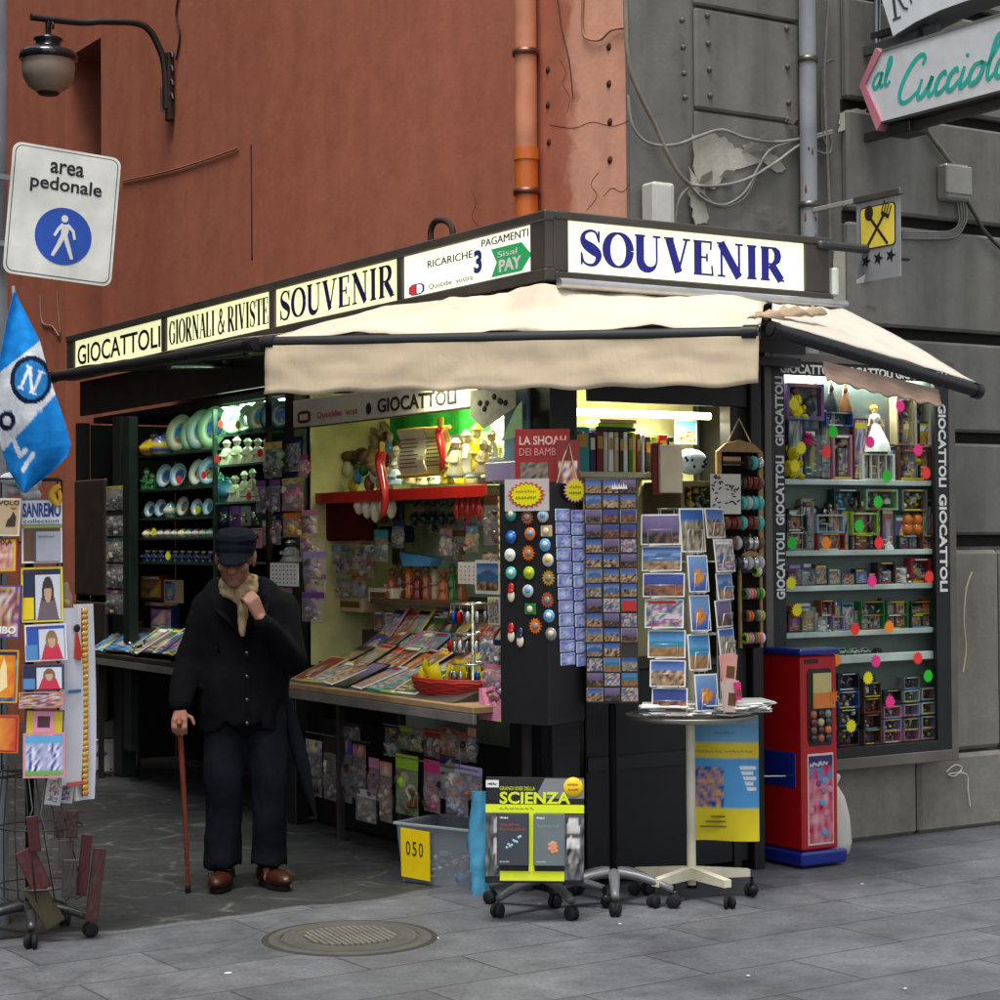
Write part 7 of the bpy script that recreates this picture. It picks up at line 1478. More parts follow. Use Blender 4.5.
# ------------------------------------------------------------------ tub with the yellow price sheet, blue bag, science board
fl = hG(403, 881); fr = hG(472, 890); ang = math.atan2(fr.y-fl.y, fr.x-fl.x); w = (fr-fl).length; d = .26; h = .262
t = empty('clear_tub', fl, ang); tag(t, 'clear plastic tub with a yellow price sheet, on the ground by the counter', 'storage tub')
mb = MB(); TB = '#8d959b'; tp = .02
def frus(mb, x0, y0, x1, y1, z0, z1, fl_, col, mat):
    for (a, b) in (((x0, y0), (x1, y0)), ((x1, y0), (x1, y1)), ((x1, y1), (x0, y1)), ((x0, y1), (x0, y0))):
        cx, cy = (x0+x1)/2, (y0+y1)/2; ex = lambda p: (p[0]+fl_*(1 if p[0] > cx else -1), p[1]+fl_*(1 if p[1] > cy else -1)); A, B_ = ex(a), ex(b)
        mb.add([(a[0], a[1], z0), (b[0], b[1], z0), (B_[0], B_[1], z1), (A[0], A[1], z1)], [(0, 1, 2, 3)], col, mat)
frus(mb, 0, 0, w, d, .0, h, tp, TB, 'box'); mb.box(0.002, .002, 0, w-.002, d-.002, .004, TB, 'box'); mb.build('tub', t)
mb = MB(); e = tp; mb.box(-e-.012, -e-.012, h-.012, w+e+.012, -e, h, '#a5adb0', 'box', .003); mb.box(-e-.012, d+e, h-.012, w+e+.012, d+e+.012, h, '#a5adb0', 'box', .003); mb.box(-e-.012, -e, h-.012, -e, d+e, h, '#a5adb0', 'box', .003); mb.box(w+e, -e, h-.012, w+e+.012, d+e, h, '#a5adb0', 'box', .003); mb.build('rim', t)
mb = MB(); mb.T = Matrix.Rotation(R(2.5), 4, 'Y') @ Matrix.Rotation(R(4), 4, 'X'); yw_, yh_ = .162, .215; x_ = .015; z_ = .03; mb.box(x_, -.028, z_, x_+yw_, -.024, z_+yh_, '#f0cf0c', 'paper')
for i, ch in enumerate('050'):
    mb.text(ch, x_+.03+i*.036, z_+.10, .024, .062, '#2a2410', y=-.0285, th=.001)
mb.build('price_sheet', t)
for i in range(7):
    mb = MB(); c = ['beige', 'white', 'brown', 'pink', 'grey', 'terracotta', 'paleblue'][i]; lumpy(mb, (0, 0, 0), (.10, .09, .08), [c, 'grey'], 4, 'plastic', i+70); o = mb.build('small_toy'); o.location = t.matrix_basis @ Vector((.06+.05*i % .3, .08+.03*(i % 4), .006+.02*(i % 3))); tag(o, f"{cn(c)} small toy lying inside the clear plastic tub", 'toy', 'toys in the clear tub')
mb = MB(); mb.ball((0, 0, .03), (.03, .02, .03), 'blue', 'gloss', 12, 8); o = mb.build('blue_ball'); o.location = t.matrix_basis @ Vector((w-.07, .02, .006)); tag(o, 'small bright blue ball in the corner of the clear tub', 'ball')
t = empty('blue_bag', hG(480, 893), R(-10)); mb = MB(); vs = []; nx, nz = 8, 16
for j in range(nz+1):
    v = j/nz; wv = .043-.006*math.sin(v*9)
    for i in range(14): a = 2*math.pi*i/14; q = 1+.42*noise.noise(Vector((math.cos(a)*2.2, math.sin(a)*2.2, v*9))); vs.append((wv*q*math.cos(a)-.004*math.sin(v*5), .05*q*math.sin(a)*(1-.6*v), v*.43))
mb.add(vs, [(j*14+i, j*14+(i+1) % 14, (j+1)*14+(i+1) % 14, (j+1)*14+i) for j in range(nz) for i in range(14)], '#4f9fc4', 'film2', True); mb.add(vs[-14:], [list(range(14))], '#5fb3d3', 'plastic'); mb.build('bag', t); tag(t, 'tall sky blue plastic bag standing between tub and science board', 'bag')
# science board
r = rect('Y', 485, 778, 584, 883, 7.62); t = empty('magazine_board', r[0], R(2)); w, h = r[1], r[2]; TT = Matrix.Rotation(R(-9), 4, 'X') @ Matrix.Rotation(R(1.2), 4, 'Y')
def bp_(name, fn): mb = MB(); mb.T = TT; fn(mb); return mb.build(name, t)
def bf_(q):
    q.box(-w/2, 0, 0, w/2, .006, h, '#121214', 'paper', .002); q.box(-w*.47, -.0012, h*.78-.0, w*.5, 0, h*.99, '#1a1a1c', 'paper'); q.prism([(0, h*.80), (w*.5, h*.80), (w*.5, h*.99), (w*.1, h*.99)], -.0022, -.0012, '#77797a', 'paper')
    q.box(-w*.5, -.003, h*.66, w*.5, -.001, h*.74, '#cfdd1e', 'paper'); q.box(-w*.06, -.003, h*.08, -w*.0, -.001, h*.66, '#cfdd1e', 'paper'); q.box(-w*.35, -.003, h*.02, w*.3, -.001, h*.11, '#cfdd1e', 'paper')
    q.text('SCIENZA', -w*.36, h*.745, w*.72, h*.115, '#cfdd1e', y=-.0024, bold=.03); q.text('GRANDI IDEE DELLA', -w*.36, h*.875, w*.36, h*.035, '#cfdd1e', y=-.0024); scrib(q, -w*.36, h*.685, w*.36, h*.03, '#3a3f12', -.0032, 10)
    q.box(-w*.5, -.0045, h*.90, -w*.37, -.0022, h*.97, '#d9d9d6', 'paper'); scrib(q, -w*.48, h*.92, w*.09, h*.03, '#222222', -.0047, 11)
    q.lathe([(0, -.0062), (w*.095, -.006), (w*.1, -.003)], '#e8c21a', 'paper', 20, (w*.39, 0, h*.91), 'y'); scrib(q, w*.33, h*.92, w*.11, h*.03, '#a8401a', -.0064, 12); scrib(q, w*.34, h*.87, w*.1, h*.03, '#a8401a', -.0064, 13)
    # two portraits, half faces left and right
    def face(u, v, s): 
        d = math.hypot((u-(.9 if s < 0 else .45))*1.25, (v-.62)*.9); k = noise.noise(Vector((u*5, v*6, s*3)))
        if v > .93: return lin('#4a4a4a')
        if d < .42:
            if abs(v-.66) < .04 and k > -.25: return lin('#4b4743')
            if s > 0 and v < .5: return mixc('#8c8c8a', '#3b3b3b', .5+k*1.6)
            return mixc('#d9d7d3', '#8f8d89', .4+k)
        return mixc('#2a2a2c', '#77787a', .3+k)
    q.grid(w*.15, h*.6, 8, 24, lambda u, v: face(u, v, -1), x0=-w*.5, z0=h*.06, y=-.0036); q.grid(w*.2, h*.62, 12, 26, lambda u, v: face(u, v, 1), x0=w*.3, z0=h*.03, y=-.0036)
bp_('backing_card', bf_)
def dvd(x0, c, lab):
    def f(q):
        q.box(x0, -.022, h*.16, x0+w*.32, -.0042, h*.655, c, 'plastic', .003); scrib(q, x0+w*.03, h*.60, w*.08, h*.025, 'white', -.0222, 5)
        if lab == 'a':
            scrib(q, x0+w*.03, h*.535, w*.2, h*.03, '#b8423c', -.0222, 7); scrib(q, x0+w*.03, h*.49, w*.26, h*.03, '#b8423c', -.0222, 8)
            for k in range(9): q.ball((x0+w*(.10+.017*k), -.0222, h*(.33+.02*math.sin(k*1.9)+.012*k)), (.0055, .002, .0055), '#9fb9c8', 'paper', 8, 5)
        else:
            scrib(q, x0+w*.04, h*.52, w*.22, h*.035, '#7b9a84', -.0222, 6)
            for k in range(14): a = k*.9; q.ball((x0+w*.2+math.cos(a)*w*.006*k*.6, -.0224, h*.34+math.sin(a)*h*.004*k), (.009, .002, .009), '#c98a68', 'paper', 8, 5)
        scrib(q, x0+w*.03, h*.19, w*.1, h*.018, '#cfcfcf', -.0222, 9)
    bp_('boxed_disc', f)
dvd(-w*.385, '#2d343c', 'a'); dvd(-w*.015, '#5f6a6c', 'b')
tag(t, 'black and lime magazine board with two discs, leaning on a wheeled base', 'magazine board')
mb = MB(); mb.tube([(0, 0, 0), (0, 0, .74)], .012, '#101011', 'metal', 10); o = mb.build('stay_pole'); o.location = hG(604, 880)+Vector((0, .12, 0)); tag(o, 'thin black upright pole behind the wheeled bases', 'pole')
# ------------------------------------------------------------------ street lamp on the red wall
A = rl(hL(173, 95, RB)); lw = A[1]; best = None
for k in range(60):            # how far the arm reaches out from the wall
    s = .3+k*.05; p = W(RB-s, lw, 0); X = 500+FPX*p.x/p.y
    if best is None or abs(X-46) < best[0]: best = (abs(X-46), s, p)
sL = best[1]; pe = best[2]; Yl = pe.y
lamp = empty('wall_lamp', W(RB, lw, 0), ROTL)   # local: x along the wall (to the right), y into the wall, so the arm runs to -y
tag(lamp, 'old iron street lamp with opal glass bowl on a curved arm from the red wall', 'street lamp')
def zat(py, Y): return 1.5+(541.5-py)/FPX*Y
Yw = W(RB, lw).y
zt0 = zat(42, Yw*.98); zend = zat(16, Yl)
mb = MB(); mb.tube(bez([(0, -.05, zat(108, Yw)), (0, -.06, zat(70, Yw)), (0, -.10, zat(48, Yw)), (0, -.22, zat(30, Yw)+.02), (0, -.5, (zat(26, Yw)+zend)/2+.01), (0, -sL*.75, zend+.01), (0, -sL-.12, zend-.0)], 6), .024, '#2b211e', 'paint', 12); mb.build('arm', lamp)
mb = MB(); mb.box(-.035, -.05, zat(120, Yw), .035, 0, zat(50, Yw), '#3a2721', 'paint', .01)
for k in range(4): 
    a = zat(58+14*k, Yw); mb.tube([(.02+.05*math.cos(t_), -.03, a+.05*math.sin(t_)) for t_ in [math.pi*i/8*1.6 for i in range(9)]], .010, '#3a2721', 'paint', 8)
mb.build('wall_bracket', lamp)
mb = MB(); mb.box(-.05, -.075, zat(110, Yw), -.03, -.055, zat(86, Yw), '#b9aaa0', 'metal'); mb.build('fuse_strip', lamp)
sc_ = Yl/FPX; zc_ = zat(56, Yl)   # glass rim height
mb = MB(); yl = -sL; o3 = (0, yl, 0)
mb.tube([(0, yl, zend), (0, yl, zat(33, Yl))], .02, '#1d1b1c', 'paint', 10); mb.tube(bez([(.0, yl, zat(30, Yl)), (.05, yl, zat(22, Yl)), (.10, yl, zat(24, Yl)), (.09, yl, zat(29, Yl))], 4), .008, '#1d1b1c', 'paint', 8); mb.build('hanger', lamp)
k = sc_
mb = MB(); mb.lathe([(6*k, zat(32, Yl)), (14*k, zat(35, Yl)), (15*k, zat(37, Yl)), (12*k, zat(39, Yl)), (13*k, zat(44, Yl)), (16*k, zat(46, Yl)), (27*k, zat(49, Yl)), (29*k, zat(53, Yl)), (29*k, zat(57, Yl)), (26*k, zat(58, Yl)), (0, zat(57, Yl))], '#22252b', 'gloss', 28, o3); mb.build('lamp_hood', lamp)
mb = MB(); mb.lathe([(26*k, zat(58, Yl)), (26.5*k, zat(65, Yl)), (25*k, zat(75, Yl)), (20*k, zat(84, Yl)), (11*k, zat(90, Yl)), (9*k, zat(91, Yl))], '#a99a8c', 'plastic', 28, o3); mb.build('glass_bowl', lamp)
mb = MB(); mb.lathe([(11.5*k, zat(89.5, Yl)), (10*k, zat(92, Yl)), (0, zat(93, Yl))], '#3a2b28', 'paint', 20, o3); mb.build('bottom_cap', lamp)

# ------------------------------------------------------------------ pedestrian sign and its pole
pp = Vector((-500/FPX*7.7-.055, 7.7, 0)); t = empty('sign_pole', pp); mb = MB(); mb.tube([(0, 0, 0), (0, 0, 6.5)], .083, '#7f868c', 'paint', 28)
mb.build('pole', t); tag(t, 'thick grey street pole at the left edge carrying the pedestrian area sign', 'pole')
mb = MB(); 
for k_ in range(6): a = rnd.uniform(-2.2, -.8); mb.ball((.081*math.cos(a), .081*math.sin(a), rnd.uniform(2.9, 3.7)), (.02, .01, .05), '#c9c6bd', 'paper', 8, 5)
mb.build('torn_sticker', t)
tl_, tr_, br_, bl_ = hY(8, 141, 7.62), hY(122, 158, 7.82), hY(110, 288, 7.82), hY(8, 272, 7.62)
ctr = (tl_+tr_+br_+bl_)/4; ux = ((tr_-tl_)+(br_-bl_)).normalized(); uz = ((tl_-bl_)+(tr_-br_)).normalized(); uy = uz.cross(ux).normalized(); uz = ux.cross(uy).normalized()
w = ((tr_-tl_).length+(br_-bl_).length)/2; h = ((tl_-bl_).length+(tr_-br_).length)/2
Ms = Matrix((( ux.x, uy.x, uz.x, ctr.x), (ux.y, uy.y, uz.y, ctr.y), (ux.z, uy.z, uz.z, ctr.z), (0, 0, 0, 1)))
t = empty('pedestrian_sign'); t.matrix_world = Ms; tag(t, 'white square sign reading area pedonale with walking figure in a blue disc', 'road sign')
def rrect(hw, hh, r, n=5):
    out = []
    for cx, cz, a0 in ((hw-r, hh-r, 0), (-hw+r, hh-r, 90), (-hw+r, -hh+r, 180), (hw-r, -hh+r, 270)):
        for i in range(n+1): a = R(a0+90*i/n); out.append((cx+r*math.cos(a), cz+r*math.sin(a)))
    return out
mb = MB(); mb.prism(rrect(w/2, h/2, .035), -.002, .004, '#eceadf', 'paint'); mb.prism(rrect(w/2-.010, h/2-.010, .029), -.0026, -.002, '#26261f', 'paint'); mb.prism(rrect(w/2-.0135, h/2-.0135, .026), -.0032, -.0026, '#eceadf', 'paint'); mb.build('plate', t)
mb = MB(); mb.text('area', -w*.15, h*.305, w*.31, h*.085, '#20201e', y=-.0032, bold=.015); mb.text('pedonale', -w*.32, h*.145, w*.66, h*.135, '#20201e', y=-.0032, bold=.015); mb.build('lettering', t)
mb = MB(); rd = w*.262; cz = -h*.165; cx = w*.02; mb.prism([(cx+rd*math.cos(a), cz+rd*math.sin(a)) for a in [2*math.pi*i/48 for i in range(48)]], -.0045, -.0032, '#1d4fb0', 'paint'); mb.build('blue_disc', t)
mb = MB(); q = rd; Y0 = -.0045; P = lambda a, b: (cx+a*q, cz+b*q)
mb.prism([(cx+.12*q*math.cos(a), cz+.62*q+.13*q*math.sin(a)) for a in [2*math.pi*i/16 for i in range(16)]], Y0-.0006, Y0, 'white', 'paint')
for i, (pts, wds) in enumerate([([P(.02, .42), P(.04, .2), P(.02, -.05)], [.30*q, .26*q, .2*q]), ([P(.0, .05), P(-.16, -.35), P(-.34, -.72)], [.17*q, .15*q, .11*q]), ([P(.05, .05), P(.2, -.35), P(.36, -.76)], [.17*q, .15*q, .11*q]), ([P(-.04, .42), P(-.2, .22), P(-.32, -.02)], [.13*q, .11*q, .09*q]), ([P(.1, .42), P(.33, .22), P(.4, -.06)], [.13*q, .11*q, .09*q])]):
    ribbon(mb, pts, wds, Y0-.0002*i, .0008, 'white', 'paint')
mb.build('walking_figure', t)
mb = MB(); mb.box(-w*.62, .005, h*.2, w*.1, .02, h*.24, '#8a8d8f', 'metal'); mb.box(-w*.62, .005, -h*.3, w*.1, .02, -h*.26, '#8a8d8f', 'metal'); mb.build('clamp', t)

# ------------------------------------------------------------------ restaurant plate sign, arrow sign, curved sign
ra = rl(hR(808, 205, LW-.09)); r_s = ra[0]
a0 = rl(hL(856, 204, r_s)); a1 = rl(hL(900, 196, r_s)); zt1 = a0[2]; zb1_ = rl(hL(856, 284, r_s))[2]; lcen = (a0[1]+a1[1])/2; w = abs(a0[1]-a1[1]); h = zt1-zb1_
t = empty('restaurant_sign', W(r_s, lcen, zb1_), ROTL); tag(t, 'small grey metal plate sign with yellow fork and spoon square and three stars', 'sign')
mb = MB(); mb.box(-w/2, 0, 0, w/2, .006, h, '#8f9194', 'paint', .002); mb.build('plate', t)
mb = MB(); mb.T = Matrix.Translation((0, 0, h*.665)); mb.prism(rrect(w*.40, h*.265, .02), -.003, 0, '#2c2a20', 'paint'); mb.prism(rrect(w*.38, h*.25, .018), -.004, -.003, '#e6cf4e', 'paint')
def rod(p, q_, wd, k=0): ribbon(mb, [p, q_], [wd, wd], -.004-.0004*k, .001, '#2a1d14', 'paint')
s = w*.38
rod((-s*.55, s*.55), (s*.6, -s*.8), s*.13); rod((s*.45, s*.5), (-s*.6, -s*.75), s*.13, 1); mb.ball((-s*.5, -.0045, s*.62), (s*.26, .002, s*.33), '#2a1d14', 'paint', 12, 8)
for k_ in range(4): rod((s*.28+k_*s*.13, s*.62-k_*s*.09), (s*.45+k_*s*.13, s*1.02-k_*s*.09), s*.06, 2)
rod((s*.25, s*.55), (s*.7, s*.3), s*.16, 3); mb.build('fork_and_spoon_panel', t)
mb = MB()
for k_ in (-1, 0, 1): starburst(mb, w*.115, '#1b1b1c', 5, y=-.0005, cx=k_*w*.28, cz=h*.27+k_*.004, inner=.42)
mb.build('stars', t)
mb = MB(); mb.prism([(-w*.5, h*.05), (-w*.3, h*.1), (-w*.34, h*.0), (-w*.5, h*.0)], -.002, 0, 'white', 'paper'); mb.build('torn_sticker', t)
lp = ra[1]; mb = MB(); mb.box(-w/2-.01, -.012, h, (lcen-a1[1])+.01, .016, h+.03, '#76736c', 'metal', .003); mb.box(-(lp-lcen)+.0, -.008, h+.002, -w/2-.01, .01, h+.026, '#a09c93', 'paint', .003); mb.build('bracket', t)
# arrow sign, sticking out from the wall towards the street
rs = rl(hR(860, 86, LW-.085))[0]; P_ = lambda px, py, r=rs: (lambda q: (-(q[1]-LW), q[2]))(rl(hL(px, py, r)))
t = empty('arrow_sign', W(rs, LW, 0), ROTL); tag(t, 'white arrow shaped shop sign with turquoise script and pink point, above the pavement', 'shop sign')
tip = P_(861, 86); tl_ = P_(878, 46); bl_ = P_(879, 127); ztop = P_(900, 47)[1]; zbot = P_(900, 117)[1]; L_ = 1.75; x0 = tl_[0]
mb = MB(); mb.prism([(x0+.02, ztop), (x0+L_, ztop), (x0+L_, zbot), (x0+.02, zbot), (tip[0]+.02, tip[1])], 0, .16, '#d3d6d8', 'plastic'); mb.build('box', t)
mb = MB(); mb.prism([(x0-.005, ztop+.03), (x0+.03, ztop+.0), (tip[0]+.04, tip[1]), (x0+.03, zbot), (x0-.005, zbot-.04), (tip[0], tip[1])], -.012, .165, '#c97f8f', 'paint'); mb.build('arrow_point', t)
mb = MB(); mb.box(x0+.03, -.006, ztop, x0+L_, .17, ztop+.014, '#aeb1b0', 'metal'); mb.box(x0+.03, -.006, zbot-.014, x0+L_, .17, zbot, '#6b6c69', 'metal'); mb.box(x0+.04, .02, zbot-.075, x0+.19, .15, zbot-.015, '#2c2a28', 'paint', .004); mb.build('frame', t)
hh = ztop-zbot
def script(mb, strokes, X0, Z0, sx, sz, wd, col, sh=.32):
    for i, st_ in enumerate(strokes):
        p = bez(st_, 6); ribbon(mb, [(X0+(a+sh*b)*sx, Z0+b*sz) for a, b in p], [wd*(.55+.45*abs(math.sin(math.pi*(j/(len(p)-1)*.9+.05)))) for j in range(len(p))], -.0004*(i % 6), .002, col, 'paint')
TQ = '#30b5a4'
al = [[(.62, .55), (.35, .62), (.15, .4), (.12, .15), (.3, 0), (.52, .12), (.62, .45), (.62, .6), (.6, .15), (.72, 0), (.85, .1)], [(.95, .3), (1.15, .8), (1.12, 1.12), (1.0, 1.1), (.95, .6), (.98, .1), (1.15, 0), (1.3, .15)]]
cuc = [[(1.12, 1.5), (1.2, 1.75), (1.0, 1.95), (.65, 1.8), (.3, 1.2), (.18, .5), (.4, .05), (.8, .05), (1.2, .35)],
 [(1.3, .85), (1.25, .3), (1.35, .02), (1.6, .15), (1.82, .6), (1.86, .85), (1.82, .3), (1.95, 0), (2.15, .2)],
 [(2.62, .72), (2.5, .9), (2.28, .7), (2.2, .32), (2.33, .02), (2.55, .05), (2.8, .3)], [(3.25, .72), (3.13, .9), (2.9, .7), (2.82, .32), (2.95, .02), (3.17, .05), (3.42, .35)],
 [(3.55, .88), (3.5, .3), (3.6, .02), (3.8, .15), (3.95, .4)], [(4.4, .85), (4.1, .8), (3.95, .4), (4.1, .03), (4.4, .1), (4.58, .45), (4.5, .8), (4.38, .86), (4.7, .75)], [(4.75, .6), (5.15, 1.5), (5.08, 1.85), (4.9, 1.6), (4.86, .5), (5.0, .02), (5.25, .25)],
 [(5.75, .85), (5.45, .8), (5.3, .4), (5.45, .03), (5.75, .1), (5.93, .45), (5.85, .8), (5.7, .86)]]
u = hh*.36
ax_, cx_ = P_(871, 88), P_(894, 100); asx = (P_(893, 70)[0]-ax_[0])/1.55; asz = (P_(889, 61)[1]-P_(889, 86)[1])/1.1; csx = (P_(988, 70)[0]-cx_[0])/5.0; csz = (P_(918, 56)[1]-P_(918, 99)[1])/1.95
mb = MB(); script(mb, al, ax_[0], P_(880, 87)[1], asx, asz, u*.17, TQ); mb.build('lettering', t)
mb = MB(); script(mb, cuc, cx_[0], P_(918, 99)[1], csx, csz, u*.20, TQ); mb.ball((cx_[0]+(3.55+.32*1.35)*csx, 0, P_(918, 99)[1]+1.35*csz), (u*.1, .002, u*.1), TQ, 'paint', 10, 6); mb.build('lettering', t)
mb = MB(); mb.box(x0+.22, .05, ztop+.01, x0+.26, .09, ztop+.16, '#2d2e30', 'paint'); mb.box(-.0, .05, ztop+.03, x0+.35, .08, ztop+.075, '#4a4c4c', 'paint'); mb.box(.0, .05, zbot-.06, x0+1.2, .09, zbot-.02, '#3a3835', 'paint'); mb.build('bracket', t)
# curved sign above
pts = [P_(868, -45), P_(893, 36), P_(915, 22), P_(940, 10), P_(965, 1), P_(990, -6), P_(1030, -20), P_(1080, -60), P_(1060, -150), P_(880, -110)]
t = empty('curved_sign', W(rs, LW, 0), ROTL); tag(t, 'white curved shop sign partly cut off above the arrow sign', 'shop sign')
mb = MB(); mb.prism(pts, 0, .006, '#dfe3e4', 'plastic'); mb.build('face', t)
mb = MB(); mb.prism([(a+.004, b) for a, b in pts], .0065, .20, '#55585a', 'paint'); mb.build('case', t)
mb = MB(); a = P_(895, 14); b = P_(893, -30); lw2 = .018
ribbon(mb, [P_(890, -30), P_(896, 18)], [lw2, lw2], 0, .002, '#4c545c', 'paint'); ribbon(mb, [P_(893, 20), P_(901, 17)], [lw2*.6]*2, -.0005, .002, '#4c545c', 'paint'); ribbon(mb, [P_(893, -12), P_(904, 8), P_(908, 9)], [lw2*.7]*3, -.001, .002, '#4c545c', 'paint')
ribbon(mb, [P_(907, -10), P_(912, 3)], [lw2*.5]*2, -.0005, .002, '#4c545c', 'paint'); ribbon(mb, [P_(912, -30), P_(921, -6), P_(926, -6)], [lw2]*3, -.001, .002, '#4c545c', 'paint'); mb.build('lettering', t)
mb = MB(); aa = P_(867, -60); bb = P_(866, 55); mb.tube([(aa[0]-.03, .1, aa[1]), (bb[0]-.03, .1, bb[1])], .018, '#a3a8ab', 'metal', 10); mb.box(bb[0]-.05, .08, bb[1]+.1, bb[0]+.12, .12, bb[1]+.13, '#2c2c2c', 'paint'); mb.build('bracket', t)

# ------------------------------------------------------------------ magazine stand at the left edge
SX = -1.80; SY = 7.45; t = empty('magazine_stand', (SX, SY, 0)); tag(t, 'black wheeled wire stand of magazines at the left edge of the street', 'magazine stand')
star_base(t, '#2b2c2e', .225, .12, R(-75))
mb = MB(); mb.tube([(0, 0, .1), (0, 0, 1.76)], .017, '#151516', 'metal', 12); mb.build('pole', t)
mb = MB()
for z in (.62, .9, 1.2, 1.5, 1.74):
    s = .115; c_ = [(-s, -s, z), (s, -s, z), (s, s, z), (-s, s, z)]; cr, sr = math.cos(.15), math.sin(.15); c_ = [(x*cr-y*sr, x*sr+y*cr, zz_) for x, y, zz_ in c_]; mb.tube(c_, .004, '#3a3b3d', 'metal', 6, closed=True); mb.tube([c_[0], c_[2]], .003, '#3a3b3d', 'metal', 6); mb.tube([c_[1], c_[3]], .003, '#3a3b3d', 'metal', 6)
for x, y in ((-s, -s), (s, -s), (s, s), (-s, s)): mb.tube([(x*cr-y*sr, x*sr+y*cr, .62), (x*cr-y*sr, x*sr+y*cr, 1.74)], .004, '#3a3b3d', 'metal', 6)
mb.tube([(.02, -.1, .62), (.04, -.12, .5), (.0, -.14, .38), (.03, -.12, .3)], .0025, '#8a8a88', 'metal', 5); mb.tube([(.08, -.08, .62), (.07, -.12, .48), (.11, -.1, .33)], .0025, '#8a8a88', 'metal', 5); mb.build('wire_cage', t)
def hold(o, lab, cat, grp=None): tag(o, lab, cat, grp); return o
# (rect, border, kind, yaw, Y, label, extra)
def ex_san(q, w, h):
    q.box(-w*.5, -.0015, h*.62, w*.5, -.0008, h, '#dfe3ea', 'paper'); q.text('SANREMO', -w*.47, h*.73, w*.94, h*.23, '#2b3f86', y=-.0016, bold=.03); q.text('collection', -w*.44, h*.635, w*.86, h*.07, '#3a3f4a', y=-.0016); q.box(-w*.5, -.0018, h*.56, w*.5, -.0008, h*.61, '#8fa05c', 'paper')
    q.box(-w*.2, -.006, h*.02, w*.45, -.001, h*.5, '#a3a7ae', 'plastic', .002); q.box(-w*.2, -.0075, h*.02, -w*.14, -.0062, h*.5, '#3f4248', 'plastic'); scrib(q, -w*.08, h*.40, w*.4, h*.04, '#5a5f68', -.0078, 2)
def ex_woman(hair, top):
    def f(q, w, h):
        def g(u, v):
            d = math.hypot((u-.5)*1.5, v-.6)
            if d < .22: return lin('#c39a80') if v < .7 else lin(hair)
            if d < .36 and v > .42: return lin(hair)
            if abs(u-.5) < .34*(1-v) + .1 and v < .5: return lin(top)
            return lin('#c9cdd6')
        q.grid(w*.6, h*.82, 44, 54, g, x0=-w*.16, z0=h*.04, y=-.0016)
        q.box(-w*.48, -.0016, h*.05, -w*.2, -.0008, h*.45, 'yellow' if hair == '#3b2f30' else '#4f86b8', 'paper')
        scrib(q, -w*.46, h*.88, w*.5, h*.07, '#7a2f3a', -.0018, 3)
    return f
def ex_volo(q, w, h): q.text('IL VOLO', -w*.46, h*.83, w*.92, h*.11, '#332822', y=-.0012); q.prism([(w*.05, h*.25), (w*.36, h*.25), (w*.38, h*.5), (w*.28, h*.66), (w*.2, h*.5), (w*.1, h*.42)], -.002, -.0008, '#3a2a26', 'paper'); q.ball((w*.28, -.0012, h*.74), (w*.1, .002, h*.03), '#c2514a', 'paper', 10, 6)
